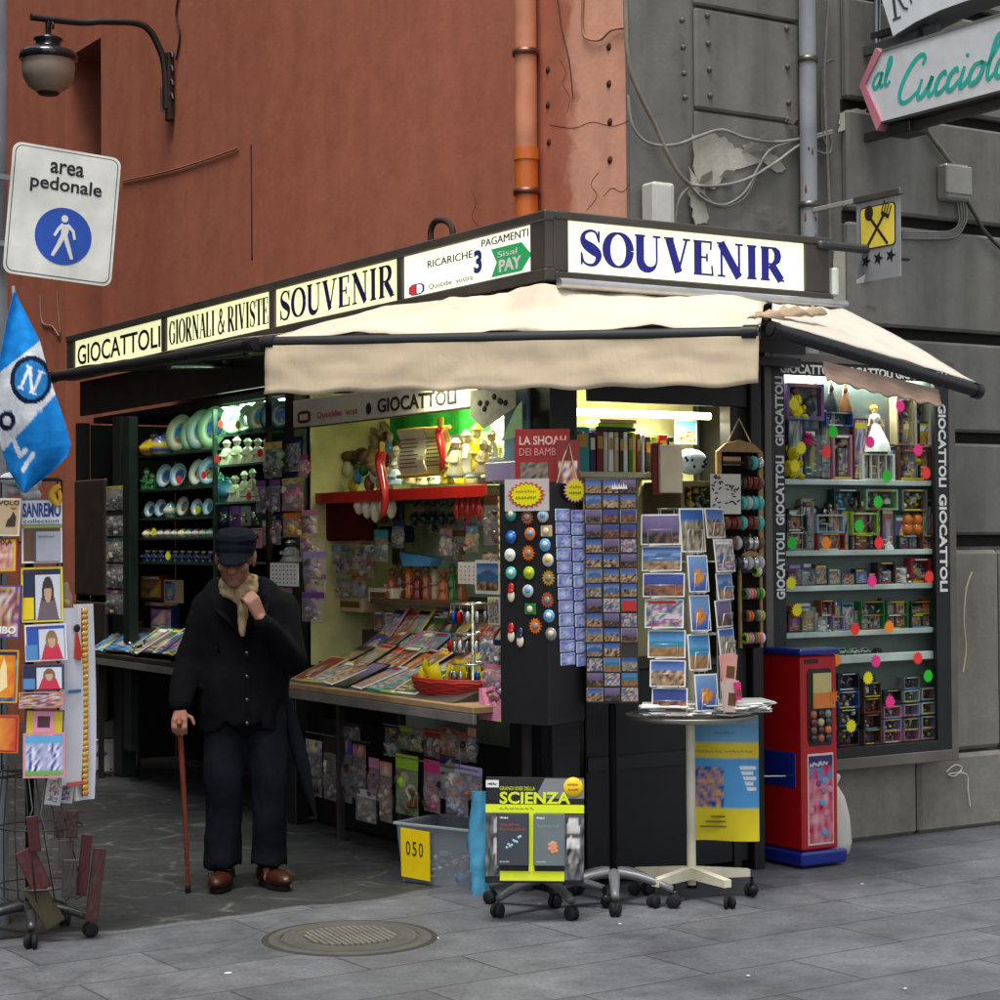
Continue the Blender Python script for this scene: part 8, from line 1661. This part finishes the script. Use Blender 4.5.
MG = [(-14, 498, 21, 536, '#d3cbbd', 'x', -18, 7.30, 'cream magazine titled in dark capitals, top left on the magazine stand', ex_volo),
 (-14, 538, 19, 573, '#9c2d26', 'x', -18, 7.30, 'red magazine with a pale cover second down on the left column of the stand', lambda q, w, h: (q.grid(w*.62, h*.8, 8, 8, lambda u, v: mixc('#d9b8a8', '#a85048', .5+noise.noise(Vector((u*5, v*5, 1)))), x0=-w*.25, z0=h*.1, y=-.0012), q.text('VOLA', -w*.2, h*.83, w*.5, h*.12, '#3a1f1c', y=-.0018))),
 (-14, 585, 21, 638, '#5b3f8a', 'sweets', -18, 7.29, 'purple children\'s magazine with a colourful cover on the left column', lambda q, w, h: q.text('MBO', -w*.3, h*.08, w*.7, h*.14, 'white', y=-.0014, bold=.03)),
 (-14, 650, 19, 703, '#e0a21e', 'cover', -18, 7.29, 'yellow and orange magazine fourth down on the left column', lambda q, w, h: (q.grid(w*.8, h*.8, 8, 8, lambda u, v: mixc('#e8b321', '#d86a1e', u+.5*noise.noise(Vector((u*4, v*6, 2)))), z0=h*.1, y=-.0012), q.prism([(-w*.1, h*.2), (w*.15, h*.3), (w*.1, h*.7), (-.0, h*.85), (-w*.12, h*.6)], -.002, -.0012, '#f0dba8', 'paper'))),
 (-14, 715, 20, 753, '#c2542a', 'x', -18, 7.29, 'orange magazine at the bottom of the left column', lambda q, w, h: q.grid(w*.8, h*.85, 6, 6, lambda u, v: mixc('#e0a03a', '#c24a2a', u+.4*noise.noise(Vector((u*4, v*6, 9)))), z0=h*.07, y=-.0012)),
 (22, 500, 62, 563, '#d5d9e0', 'x', 6, 7.31, 'white and blue SANREMO magazine with a boxed disc at the top of the stand', ex_san),
 (22, 567, 63, 622, '#d8c83a', 'x', 6, 7.30, 'magazine with dark haired woman and yellow panel below the song magazine', ex_woman('#3b2f30', '#6b5a62')),
 (26, 624, 67, 661, '#d6cfd8', 'x', 12, 7.28, 'magazine with girl in red dress, upper one of the two alike', ex_woman('#8a6a4a', '#c2304a')),
 (23, 664, 64, 690, '#4a4550', 'x', 8, 7.27, 'magazine with girl in red dress, lower one in a dark border', ex_woman('#7a5a42', '#c2304a')),
 (19, 692, 63, 708, '#c98a94', 'sweets', 4, 7.26, 'narrow pinkish booklet lying across the magazine column', None),
 (25, 710, 63, 735, '#4b3f4a', 'x', 3, 7.28, 'magazine with a pink square panel near the bottom of the stand', lambda q, w, h: (q.box(-w*.3, -.002, h*.1, w*.25, -.001, h*.95, '#d98fa6', 'paper'), q.box(-w*.18, -.003, h*.3, w*.14, -.002, h*.75, '#4a2f38', 'paper'))),
 (22, 733, 66, 778, '#c98a94', 'busy', -7, 7.25, 'tilted magazine with a crowded blue and green cover at the stand\'s bottom', lambda q, w, h: q.grid(w*.9, h*.88, 14, 12, lambda u, v: mixc('#6f9a3a', '#5aa0d6', v) if (v > .75 or v < .15) else mixc('#4a4f9a', '#d8dcea', .5+noise.noise(Vector((u*12, v*12, 5)))*1.6), z0=h*.06, y=-.0012))]
for (x0, y0, x1, y1, bc, kd, yw, Y, lab, ex) in MG:
    seed += 1; r = rect('Y', x0, y0, x1, y1, Y); mb = card(r[1], r[2], kd, seed, th=.006, border=bc, bw=.05, nx=9, nz=10, extra=ex, lean=R(5)); o = mb.build('magazine'); o.location = r[0]; o.rotation_euler = (0, R(rnd.uniform(-2, 2)), R(yw)); hold(o, lab, 'magazine')
r = rect('Y', 64, 608, 80, 785, 7.36); yw = R(50); w = r[1]/math.cos(yw); h = r[2]; mb = MB(); bd = lambda u, v: .01*math.sin(u*3+v*4)
mb.grid(w, h, 8, 30, lambda u, v: lin('#d3d2da') if not (.52 < v < .6) else lin('#c9cdd6'), y=0, bend=bd); mb.add([(-w/2, .012, 0), (w/2, .012, 0), (w/2, .012, h), (-w/2, .012, h)], [(0, 3, 2, 1)], 'white', 'paper')
mb.prism([(w*.0, h*.72), (w*.3, h*.70), (w*.38, h*.74), (w*.15, h*.86), (w*.08, h*.86)], -.02, -.014, '#c23a2a', 'paper'); mb.ball((w*.12, -.018, h*.885), (.016, .003, .016), '#2a2020', 'paper', 8, 5); mb.box(-w*.3, -.02, h*.52, w*.3, -.016, h*.54, '#4a6a9a', 'paper'); mb.box(-w*.4, -.02, h*.0, w*.45, -.016, h*.02, '#c25a48', 'paper')
o = mb.build('hanging_poster'); o.location = r[0]; o.rotation_euler = (0, 0, yw); hold(o, 'long white poster with a red dressed dancer on the right of the magazine stand', 'poster')
r = rect('Y', 78, 604, 93, 800, 7.42); w = r[1]/math.cos(yw); h = r[2]; mb = MB(); mb.grid(w, h, 8, 30, lambda u, v: lin('#d9d8dc'), y=0, bend=bd); mb.add([(-w/2, .012, 0), (w/2, .012, 0), (w/2, .012, h), (-w/2, .012, h)], [(0, 3, 2, 1)], 'white', 'paper')
for k_ in range(34): mb.ball((-w*.12, -.014, h*(.04+.028*k_)), (.016, .006, .012), '#d0a63a' if k_ % 2 else '#c98f2c', 'gloss', 8, 5)
mb.box(-w*.28, -.011, h*.02, -w*.22, -.008, h*.98, '#8c3a2c', 'paper'); mb.box(-w*.02, -.011, h*.02, w*.02, -.008, h*.98, '#8c3a2c', 'paper'); o = mb.build('beaded_calendar'); o.location = r[0]; o.rotation_euler = (0, 0, yw); hold(o, 'white hanging sheet with a beaded golden border beyond the dancer poster', 'poster')
for i, (x0, y0, x1, y1, Y) in enumerate([(44, 775, 60, 805, 7.34), (58, 770, 72, 803, 7.38)]):
    r = rect('Y', x0, y0, x1, y1, Y); mb = card(r[1], r[2], 'busy', 400+i, border='#b5b6b8', bw=.2); o = mb.build('leaflet'); o.location = r[0]; o.rotation_euler = (0, R(8), R(20)); hold(o, ['grey white leaflet hanging under the crowded magazine', 'pale leaflet below the dancer poster'][i], 'leaflet')
t0_ = bpy.data.objects['magazine_stand']
mb = MB()
for k_ in range(7): a = -2.6+.36*k_; mb.tube([(.10*math.cos(a), .10*math.sin(a), .66), (.15*math.cos(a)+.02, .13*math.sin(a), .42), (.19*math.cos(a)+.05, .15*math.sin(a), .17), (.15*math.cos(a)+.05, .12*math.sin(a), .15)], .0028, '#4a4a49', 'metal', 5)
for z in (.2, .42): mb.tube([(.16*math.cos(a)+.04, .14*math.sin(a), z) for a in [2*math.pi*j/16 for j in range(16)]], .003, '#4a4a49', 'metal', 5, closed=True)
mb.build('lower_wire_rack', t0_)
BK_ = [(30, 818, 41, 852, -6, '#7a3a3c'), (33, 848, 52, 890, -24, '#a8323a'), (46, 880, 66, 925, -30, '#8a7a4a'), (54, 812, 64, 838, 0, '#9c8f8c'), (66, 812, 77, 838, 2, '#6b1f24'), (58, 842, 72, 868, 3, '#8a8480'), (76, 838, 86, 896, 6, '#7a2430'), (85, 852, 97, 922, 7, '#8a3840'), (62, 862, 76, 898, 2, '#6b6460')]
for i, (x0, y0, x1, y1, tl2, c) in enumerate(BK_):
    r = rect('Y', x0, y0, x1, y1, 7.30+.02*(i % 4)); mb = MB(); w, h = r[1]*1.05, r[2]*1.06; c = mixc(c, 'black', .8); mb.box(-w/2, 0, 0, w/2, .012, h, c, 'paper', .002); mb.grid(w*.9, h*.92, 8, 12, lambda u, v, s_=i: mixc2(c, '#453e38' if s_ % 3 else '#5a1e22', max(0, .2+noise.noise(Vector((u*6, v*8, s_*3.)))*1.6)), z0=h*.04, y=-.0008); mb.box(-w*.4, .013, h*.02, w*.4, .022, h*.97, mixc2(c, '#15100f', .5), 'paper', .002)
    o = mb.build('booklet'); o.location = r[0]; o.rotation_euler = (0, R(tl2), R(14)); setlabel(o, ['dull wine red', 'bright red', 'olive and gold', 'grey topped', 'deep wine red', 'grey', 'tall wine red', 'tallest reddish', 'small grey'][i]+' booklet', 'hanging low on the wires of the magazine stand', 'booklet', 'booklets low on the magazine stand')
mb = MB(); mb.lathe([(.0, 0), (.022, .0), (.024, .01), (.024, .06), (.012, .085), (.010, .11), (0, .11)], '#c9cdb8', 'film', 14); mb.ball((0, 0, .025), (.018, .018, .02), '#b98f33', 'plastic', 10, 6); o = mb.build('glass_bottle'); o.location = hY(66, 611, 7.42); tag(o, 'tiny clear bottle of yellow liquid on top of the dancer poster', 'bottle')
r = rect('Y', 50, 486, 58, 506, 7.32); mb = MB(); h = r[2]; mb.tube([(p[0]*h, 0, p[1]*h) for p in bez([(.25, 0), (.0, .3), (-.12, .6), (.05, .85), (.3, 1.0)], 5)], [.009+.006*math.sin(i/20*3.14) for i in range(21)], '#dca51e', 'plastic', 8); mb.tube([(p[0]*h, 0, p[1]*h) for p in bez([(.2, .1), (.32, .4), (.24, .75)], 5)], .008, '#dca51e', 'plastic', 8); o = mb.build('yellow_clip'); o.location = r[0]; tag(o, 'small curved yellow plastic clip at the top of the magazine stand', 'clip')
mb = MB(); 
for k_ in range(7): mb.ball((rnd.uniform(-.06, .06), rnd.uniform(-.03, .03), .02+k_*.01), (rnd.uniform(.03, .05), .04, rnd.uniform(.02, .03)), '#c9cbd0', 'cloth', 8, 6)
o = mb.build('white_cloth'); o.location = hY(18, 500, 7.42); tag(o, 'crumpled white cloth bundled at the foot of the blue flag', 'cloth')

# ------------------------------------------------------------------ flag
FL_L = [(0, 14), (.12, 8), (.25, 3), (.4, -2), (.5, -6), (.65, -6), (.8, 1), (.92, 9), (1, 19)]; FL_R = [(0, 15), (.12, 27), (.25, 40), (.4, 48), (.5, 54), (.65, 64), (.78, 71), (.84, 68), (.92, 52), (1, 31)]
def itp(tb, v):
    for (a, x), (b, y) in zip(tb, tb[1:]):
        if v <= b: return x+(y-x)*(v-a)/(b-a)
    return tb[-1][1]
def flagcol(px, py):
    white = (py > 341+(40-px)*.78) and (py < 395+(55-px)*1.08)
    d = math.hypot(px-31, (py-380)*.86)
    if d < 21:
        if d > 16.5: return lin('#14233f')
        x, y = (px-31)*.85+(py-380)*.35, (py-380)*.85-(px-31)*.35
        if abs(y) < 11 and (abs(x+6) < 1.3 or abs(x-6) < 1.3 or abs(x-y*.55) < 1.7) : return lin('#dfe4ea')
        if (abs(abs(y)-10.5) < 1 and abs(abs(x)-6) < 3.2): return lin('#dfe4ea')
        return lin('#2a7fc4')
    d2 = math.hypot(px-7, (py-421)*.85)
    if 4.2 < d2 < 8.5: return lin('#14233f')
    for (a, b, c, d3) in ((14, 441, 20, 456), (20, 456, 26, 450), (23, 470, 33, 454), ):
        L2 = math.hypot(c-a, d3-b); t_ = max(0, min(1, ((px-a)*(c-a)+(py-b)*(d3-b))/L2**2)); 
        if math.hypot(px-a-t_*(c-a), py-b-t_*(d3-b)) < 2.3: return lin('#e2e6ea')
    return lin('#d8dde2') if white else lin('#1d86d6')
nx, nz = 60, 130; vs = []; pc = []; mb = MB()
for j in range(nz+1):
    v = j/nz
    for i in range(nx+1):
        u = i/nx; px = itp(FL_L, v)*(1-u)+itp(FL_R, v)*u; py = 292+195*v + 6*math.sin(u*3.1)*v*(1 if v > .6 else 0)
        Y = 7.22+.045*math.sin(u*6+v*2.5)*min(1, v*2)+.03*math.sin(u*2.2-v*5); vs.append(hY(px, py, Y)); pc.append(flagcol(px, py))
base = hY(25, 487, 7.25); fs = [(j*(nx+1)+i, (j+1)*(nx+1)+i, (j+1)*(nx+1)+i+1, j*(nx+1)+i+1) for j in range(nz) for i in range(nx)]
for f in fs: mb.f.append(list(f)); mb.m.append('cloth'); mb.sm.append(True); mb.c.append([pc[k_] for k_ in f])
mb.v = [p-base for p in vs]
t = empty('blue_flag', base); o = mb.build('flag_cloth', t); mo = o.modifiers.new('t', 'SOLIDIFY'); mo.thickness = .0015
tag(t, 'sky blue and white flag with a round N badge, above the magazine stand', 'flag')
mb = MB(); mb.tube([hY(13, 286, 7.3)-base, Vector((SX+.03, 7.3, 1.72))-base], .007, '#b9bcc0', 'metal', 8); mb.build('flag_stick', t)
# ------------------------------------------------------------------ the old man
def cap(mb, p, q, r0, r1, n=14):
    """tapered capsule"""
    p, q = Vector(p), Vector(q); d = q-p; L2 = d.length; k = 5; pts = []; rs = []
    dn = d.normalized()
    for i in range(k, 0, -1): a = math.pi/2*i/k; pts.append(p-dn*r0*math.sin(a)); rs.append(max(.001, r0*math.cos(a)))
    for i in range(5): pts.append(p+d*i/4); rs.append(r0+(r1-r0)*i/4)
    for i in range(1, k+1): a = math.pi/2*i/k; pts.append(q+dn*r1*math.sin(a)); rs.append(max(.001, r1*math.cos(a)))
    mb.tube(pts, rs, 'grey', 'plastic', n)
def remesh(mb, name, vox, smooth, col, mat, parent, disp=0., dscale=8., shrink=None):
    ob = mb.build(name+'_src'); m1 = ob.modifiers.new('r', 'REMESH'); m1.mode = 'VOXEL'; m1.voxel_size = vox
    m2 = ob.modifiers.new('s', 'SMOOTH'); m2.iterations = smooth; m2.factor = .5
    dg = bpy.context.evaluated_depsgraph_get(); me = bpy.data.meshes.new_from_object(ob.evaluated_get(dg)); src = ob.data; bpy.data.objects.remove(ob); bpy.data.meshes.remove(src)
    if disp:
        for v in me.vertices:
            c = v.co; v.co = c+v.normal*(noise.noise(Vector((c.x*dscale, c.y*dscale, c.z*dscale*.55)))*disp+noise.noise(Vector((c.x*dscale*2.7, c.y*dscale*2.7, c.z*dscale*1.2+9)))*disp*.4)
    me.name = name; me.materials.clear(); me.materials.append(MATS[mat])
    for p in me.polygons: p.material_index = 0; p.use_smooth = True
    for a in list(me.color_attributes): me.color_attributes.remove(a)
    ca = me.color_attributes.new('Col', 'FLOAT_COLOR', 'POINT'); c = lin(col) if not callable(col) else None
    flat = []
    for v in me.vertices: cc = c or lin(col(v.co)); flat += [cc[0], cc[1], cc[2], 1.]
    ca.data.foreach_set('color', flat); me.update()
    o = bpy.data.objects.new(name, me); COL.objects.link(o); o.parent = parent; return o
# he faces the street: local -y is forward; x to the right of the picture
MX = hG(251, 887); man = empty('person', (MX.x-.03, MX.y, 0), R(6))
tag(man, 'elderly man in dark cap, long dark coat and beige scarf, leaning on a walking stick', 'person')
hd = Vector((-.028, -.125, 1.424))      # head centre
HT = Matrix.Translation(hd) @ Matrix.Rotation(R(17), 4, 'X') @ Matrix.Rotation(R(-7), 4, 'Z') @ Matrix.Translation(-hd)
b = MB(); b.T = HT
b.ball(hd+Vector((0, .01, .03)), (.076, .092, .095), 'grey', 'plastic', 20, 14); b.ball(hd+Vector((0, -.025, -.045)), (.062, .068, .072), 'grey', 'plastic', 16, 12)
b.ball(hd+Vector((0, -.065, -.085)), (.032, .03, .026), 'grey', 'plastic', 12, 8)                       # chin
cap(b, hd+Vector((0, -.088, .018)), hd+Vector((0, -.112, -.022)), .011, .018)                            # nose
b.ball(hd+Vector((-.016, -.100, -.026)), (.011, .012, .010), 'grey', 'plastic', 10, 6); b.ball(hd+Vector((.016, -.100, -.026)), (.011, .012, .010), 'grey', 'plastic', 10, 6)
for s in (-1, 1):
    b.ball(hd+Vector((s*.042, -.066, -.018)), (.025, .024, .022), 'grey', 'plastic', 12, 8); b.ball(hd+Vector((s*.078, .006, -.005)), (.011, .02, .034), 'grey', 'plastic', 12, 8)
    b.ball(hd+Vector((s*.03, -.078, .03)), (.026, .016, .010), 'grey', 'plastic', 12, 8)
b.ball(hd+Vector((0, -.088, -.054)), (.019, .011, .006), 'grey', 'plastic', 12, 8); b.ball(hd+Vector((0, -.083, -.066)), (.017, .012, .006), 'grey', 'plastic', 12, 8)
b.T = Matrix.Identity(4)
cap(b, hd+Vector((0, .02, -.06)), (0.0, .0, 1.28), .055, .062)
cap(b, (0.0, .03, 1.25), (.0, .03, 1.1), .085, .09); cap(b, (-.11, .015, 1.235), (.11, .015, 1.235), .05, .05); cap(b, (0, .03, 1.1), (0, .02, .85), .09, .09); cap(b, (-.06, 0.01, .82), (.06, .01, .82), .09, .09)
SHO = {-1: Vector((-.160, 0, 1.215)), 1: Vector((.160, .0, 1.215))}
elL = Vector((-.222, -.01, .975)); wrL = Vector((-.262, -.125, .785)); elR = Vector((.222, -.06, .985)); wrR = Vector((.085, -.225, 1.165))
cap(b, SHO[-1], elL, .052, .042); cap(b, elL, wrL, .041, .028); cap(b, SHO[1], elR, .052, .042); cap(b, elR, wrR, .041, .028)
LEG = [(-1, (-.075, 0, .8), (-.085, -.03, .45), (-.088, .0, .09)), (1, (.085, 0, .8), (.115, -.035, .45), (.108, .005, .09))]
for s, a, k_, c in LEG: cap(b, a, k_, .078, .055); cap(b, k_, c, .05, .034); cap(b, c, (c[0], c[1]-.05, .045), .028, .024)
def hand(b, w, palm_dir, curl_dir, side, th_dir, r=.0085):
    """palm plus four curled fingers and a thumb"""
    pd = palm_dir.normalized(); cd = curl_dir.normalized(); sd = side.normalized(); p1 = w+pd*.075
    for k_ in (-1, 0, 1): cap(b, w+sd*k_*.014, p1+sd*k_*.022, .015, .014, 10)
    for i, ln in enumerate((.040, .045, .042, .034)):
        o = p1+sd*(.028-.0185*i); k1 = o+(pd*.55+cd*.55).normalized()*ln*.9; k2 = k1+(cd*.95-pd*.25).normalized()*ln*.65; k3 = k2+(-pd*.8+cd*.15).normalized()*ln*.5
        cap(b, o, k1, r, r*.95, 8); cap(b, k1, k2, r*.95, r*.88, 8); cap(b, k2, k3, r*.88, r*.8, 8)
    o = w+pd*.025+sd*.02; t1 = o+(th_dir*.8+pd*.4).normalized()*.035; t2 = t1+(th_dir*.3+pd*.5+cd*.6).normalized()*.03; cap(b, o, t1, .011, .0095, 8); cap(b, t1, t2, .0095, .0085, 8)
handle = Vector((-.262, -.19, .735))
hand(b, wrL+Vector((0, -.012, -.012)), Vector((0, -.85, -.35)), Vector((0, .1, -1)), Vector((1, 0, 0)), Vector((1, 0, -.2)))
hand(b, wrR+Vector((-.006, -.003, .012)), Vector((-.42, -.02, .9)), Vector((-.5, .75, .2)), Vector((.6, .35, .35)), Vector((-.5, .2, .6)))
def skin(c): 
    d = (c-hd)
    if abs(d.x) < .02 and d.y < -.1: return '#8f523f'
    return '#875a47'
remesh(b, 'body', .0055, 3, skin, 'skin', man)
for s in (-1, 1):
    e = MB(); e.ball((0, 0, 0), .0125, 'white', 'gloss', 12, 8); e.ball((0, -.0075, 0), (.006, .006, .006), '#2a1c14', 'gloss', 10, 6); o = e.build('eye', man); o.location = HT @ (hd+Vector((s*.03, -.073, .012)))
# trousers
c_ = MB()
for s, a, k_, q in LEG: cap(c_, a, k_, .105, .083); cap(c_, k_, (q[0]+.004*s, q[1]+.0, .14), .082, .076); c_.lathe([(.062, .052), (.078, .055), (.083, .1), (.080, .2), (.07, .3)], 'grey', 'plastic', 16, (q[0], q[1]+.0, 0))
c_.ball((0, 0, .84), (.16, .12, .1), 'grey', 'plastic', 16, 10); remesh(c_, 'trousers', .011, 5, '#15171d', 'cloth', man, .013, 9.)
# coat
c_ = MB(); cap(c_, (0, .0, 1.2), (0, -.01, .76), .128, .128)
cap(c_, (-.085, .01, 1.26), (.085, .01, 1.26), .085, .085); cap(c_, (-.135, .01, 1.225), (.135, .01, 1.225), .072, .072)
for k_ in (-1, 1):
    cap(c_, (k_*.065, 0, 1.2), (k_*.07, -.0, .95), .118, .120); cap(c_, (k_*.07, 0, .95), (k_*.08, .0, .74), .120, .118); 
c_.lathe([(.10, .625), (.196, .63), (.198, .72), (.188, .9), (.172, 1.05), (.1, 1.2)], 'grey', 'plastic', 32, (.0, 0, 0))
for v in c_.v[-6*32:]: v.y *= .72
cap(c_, SHO[-1]+Vector((.01, 0, .0)), elL, .076, .064); cap(c_, elL, wrL+Vector((0, .02, .025)), .064, .052); cap(c_, SHO[1], elR, .076, .066); cap(c_, elR, wrR+Vector((.006, .006, -.01)), .066, .048)
remesh(c_, 'coat', .011, 4, '#0c0d10', 'cloth', man, .022, 8.)
# lapels and collar
c_ = MB()
for s in (-1, 1):
    pts = [(s*.085, .03, 1.335), (s*.10, -.04, 1.33), (s*.085, -.105, 1.26), (s*.05, -.150, 1.17), (s*.012, -.165, 1.08), (s*.03, -.157, 1.13), (s*.11, -.125, 1.20), (s*.125, -.06, 1.29)]
    vs = [Vector(p) for p in pts]+[Vector(p)+Vector((0, .012, 0)) for p in pts]; n = len(pts); f = [list(range(n)), list(range(n, 2*n))[::-1]]+[(i, (i+1) % n, n+(i+1) % n, n+i) for i in range(n)]
    c_.add(vs, f, '#111216', 'cloth', False)
c_.build('lapel', man)
for k_ in range(4):
    e = MB(); e.lathe([(0, -.004), (.011, -.003), (.011, .003), (0, .003)], '#0e0e0f', 'plastic', 12, ax='y'); o = e.build('coat_button', man); o.location = (.02, -.172+.004*k_, 1.02-.1*k_)
# scarf
c_ = MB(); nkc = Vector((-.015, -.04, 1.335))
for k_ in range(3): c_.tube([nkc+Vector((.066*math.cos(a), .070*math.sin(a)-.014*k_, -.008-.028*k_+.012*math.sin(a*2+k_))) for a in [2*math.pi*i/18 for i in range(18)]], .019, 'grey', 'plastic', 10, closed=True)
cap(c_, nkc+Vector((.012, -.10, -.05)), nkc+Vector((.018, -.118, -.13)), .026, .026); cap(c_, nkc+Vector((.018, -.118, -.13)), nkc+Vector((.02, -.122, -.235)), .026, .012)
cap(c_, nkc+Vector((-.04, -.08, .015)), nkc+Vector((.05, -.09, -.045)), .021, .021); cap(c_, nkc+Vector((-.05, -.075, -.02)), nkc+Vector((.045, -.095, -.0)), .018, .018); remesh(c_, 'scarf', .006, 3, '#a8926f', 'cloth', man, .012, 30.)
# cap
c_ = MB(); c_.T = HT @ Matrix.Translation((0, 0, -.008)); c_.ball(hd+Vector((0, .015, .062)), (.088, .104, .066), 'grey', 'plastic', 22, 12); c_.lathe([(.084, 0), (.089, .03), (.088, .068), (.074, .088), (0, .096)], 'grey', 'plastic', 28, (hd.x, hd.y+.014, hd.z+.038))
vz = []; 
for j in range(7):
    for i in range(13): a = math.pi*(1+i/12.); rr_ = 1+.72*(j/6)*math.sin(math.pi*i/12)**.8; vz.append((hd.x+.080*math.cos(a)*(1+.04*j/6), hd.y+.01+.094*math.sin(a)*rr_, hd.z+.050-.030*(j/6)**1.1-.012*(abs(math.cos(a)))*(j/6)))
n7 = len(vz); F = [(j*13+i, j*13+i+1, (j+1)*13+i+1, (j+1)*13+i) for j in range(6) for i in range(12)]
c_.add(vz+[(x, y, z+.009) for x, y, z in vz], F+[tuple(n7+k for k in f[::-1]) for f in F]+[(i, n7+i, n7+i+1, i+1) for i in range(12)]+[(6*13+i, 6*13+i+1, n7+6*13+i+1, n7+6*13+i) for i in range(12)]+[(j*13, (j+1)*13, n7+(j+1)*13, n7+j*13) for j in range(6)]+[(j*13+12, n7+j*13+12, n7+(j+1)*13+12, (j+1)*13+12) for j in range(6)], 'grey', 'plastic')
remesh(c_, 'flat_cap', .0045, 2, '#0e121b', 'cloth', man)
e = MB(); e.T = HT
for s in (-1, 1): e.ball(hd+Vector((s*.075, .03, .005)), (.012, .035, .03), '#77726c', 'cloth', 10, 8)
e.ball(hd+Vector((0, .075, .0)), (.066, .03, .045), '#77726c', 'cloth', 14, 8); e.build('hair', man)
# shoes
for s, a, k_, q in LEG:
    yaw_ = -.15 if s < 0 else .45
    for nm, col in (('shoe', '#3a1a10'),):
        c_ = MB(); c_.ball((0, -.085, .042), (.050, .115, .038), 'grey', 'plastic', 16, 10); c_.ball((0, .03, .05), (.046, .06, .05), 'grey', 'plastic', 16, 10); cap(c_, (0, .02, .06), (0, -.06, .05), .042, .034); o = remesh(c_, nm, .006, 3, col, 'plastic', man); o.location = (q[0], q[1]+.01, .004); o.rotation_euler = (0, 0, yaw_)
    e = MB(); out = [(.048*math.cos(a_)*(1 if math.sin(a_) < 0 else .85), -.045+.128*math.sin(a_)) for a_ in [2*math.pi*i/24 for i in range(24)]]
    e.add([(x, y, .001) for x, y in out]+[(x, y, .018) for x, y in out], [list(range(24))[::-1], list(range(24, 48))]+[(i, (i+1) % 24, 24+(i+1) % 24, 24+i) for i in range(24)], '#1b1310', 'rubber'); o2 = e.build('sole', o); 
# walking stick, upright in his right hand
hw = man.matrix_basis @ handle; foot = hG(188, 893); t = empty('walking_stick', foot); v_ = hw-foot
mb = MB(); mb.tube([(0, 0, .02), v_*.5+Vector((.004, 0, 0)), v_-Vector((0, 0, .02))], [.009, .011, .0125], '#7a2f1c', 'wood', 12); mb.build('shaft', t)
mb = MB(); fw = (man.matrix_basis.to_3x3() @ Vector((0, -1, 0))); mb.tube([v_+fw*(-.055)+Vector((0, 0, .002)), v_-fw*.02+Vector((0, 0, .012)), v_+fw*.03+Vector((0, 0, .01)), v_+fw*.055+Vector((0, 0, -.008))], [.010, .013, .014, .010], '#8a4a2a', 'wood', 12); mb.build('handle', t)
mb = MB(); mb.lathe([(0, 0), (.013, 0), (.012, .03), (.0095, .035)], '#1a1512', 'rubber', 12); mb.build('rubber_tip', t); tag(t, 'reddish brown wooden walking stick held upright in the man\'s hand', 'walking stick')
# folded umbrella hanging at his other side
t = empty('folded_umbrella', man.matrix_basis @ Vector((.31, .0, .30)), R(6)); mb = MB(); mb.T = Matrix.Rotation(R(-14), 4, 'Y')
mb.tube([(0, 0, .0), (0, 0, .06), (0, 0, .25), (0, 0, .5), (0, 0, .56)], [.006, .016, .034, .027, .012], '#14161c', 'cloth', 12); mb.build('canopy', t)
mb = MB(); mb.T = Matrix.Rotation(R(-14), 4, 'Y'); mb.tube(bez([(0, 0, .56), (0, 0, .66), (.01, 0, .70), (.04, 0, .71), (.06, 0, .68), (.055, 0, .65)], 4), .009, '#191410', 'wood', 8); mb.build('handle', t); tag(t, 'dark folded umbrella hanging from the man\'s arm on the counter side', 'umbrella')
# ------------------------------------------------------------------ pieces that are parts of their own
def split_islands(ob):
    me = ob.data; n = len(me.vertices); par = list(range(n))
    def find(a):
        while par[a] != a: par[a] = par[par[a]]; a = par[a]
        return a
    for p in me.polygons:
        vs = p.vertices; a = find(vs[0])
        for v in vs[1:]: par[find(v)] = a
    # capsule caps share positions but not vertices: weld by position
    pos = {}
    for v in me.vertices:
        k = (round(v.co.x, 5), round(v.co.y, 5), round(v.co.z, 5))
        if k in pos: par[find(v.index)] = find(pos[k])
        else: pos[k] = v.index
    groups = {}
    for p in me.polygons: groups.setdefault(find(p.vertices[0]), []).append(p.index)
    if len(groups) < 2: return
    ca = me.color_attributes['Col']
    for g, ps in groups.items():
        mb = MB(); ix = {}
        for pi in ps:
            p = me.polygons[pi]; f = []
            for v in p.vertices:
                if v not in ix: ix[v] = len(mb.v); mb.v.append(me.vertices[v].co.copy())
                f.append(ix[v])
            mb.f.append(f); mb.m.append(me.materials[p.material_index].name); mb.sm.append(p.use_smooth); mb.c.append([tuple(ca.data[li].color)[:3] for li in p.loop_indices])
        lo = mb.v[0]; c = sum(mb.v, Vector())/len(mb.v); mb.v = [v-c for v in mb.v]
        o = mb.build(ob.name.split('.')[0], ob.parent); o.location = ob.location+ob.rotation_euler.to_matrix() @ c; o.rotation_euler = ob.rotation_euler
    bpy.data.objects.remove(ob)
for o in [o for o in list(S.objects) if o.type == 'MESH' and o.parent and o.name.split('.')[0] in ('post', 'counter_leg', 'cabinet_upright', 'hanging_rail', 'lower_panel', 'back_panel', 'side_door', 'paint_flake', 'rust_spot', 'torn_sticker', 'inner_wall', 'fascia', 'roof', 'joint', 'display_step', 'book_shelf', 'lapel', 'blue_post_cladding', 'pilaster')]: split_islands(o)
for o in ALL:
    l = o['label']
    if len(l.split()) > 16: print('LONG', o.name, l)
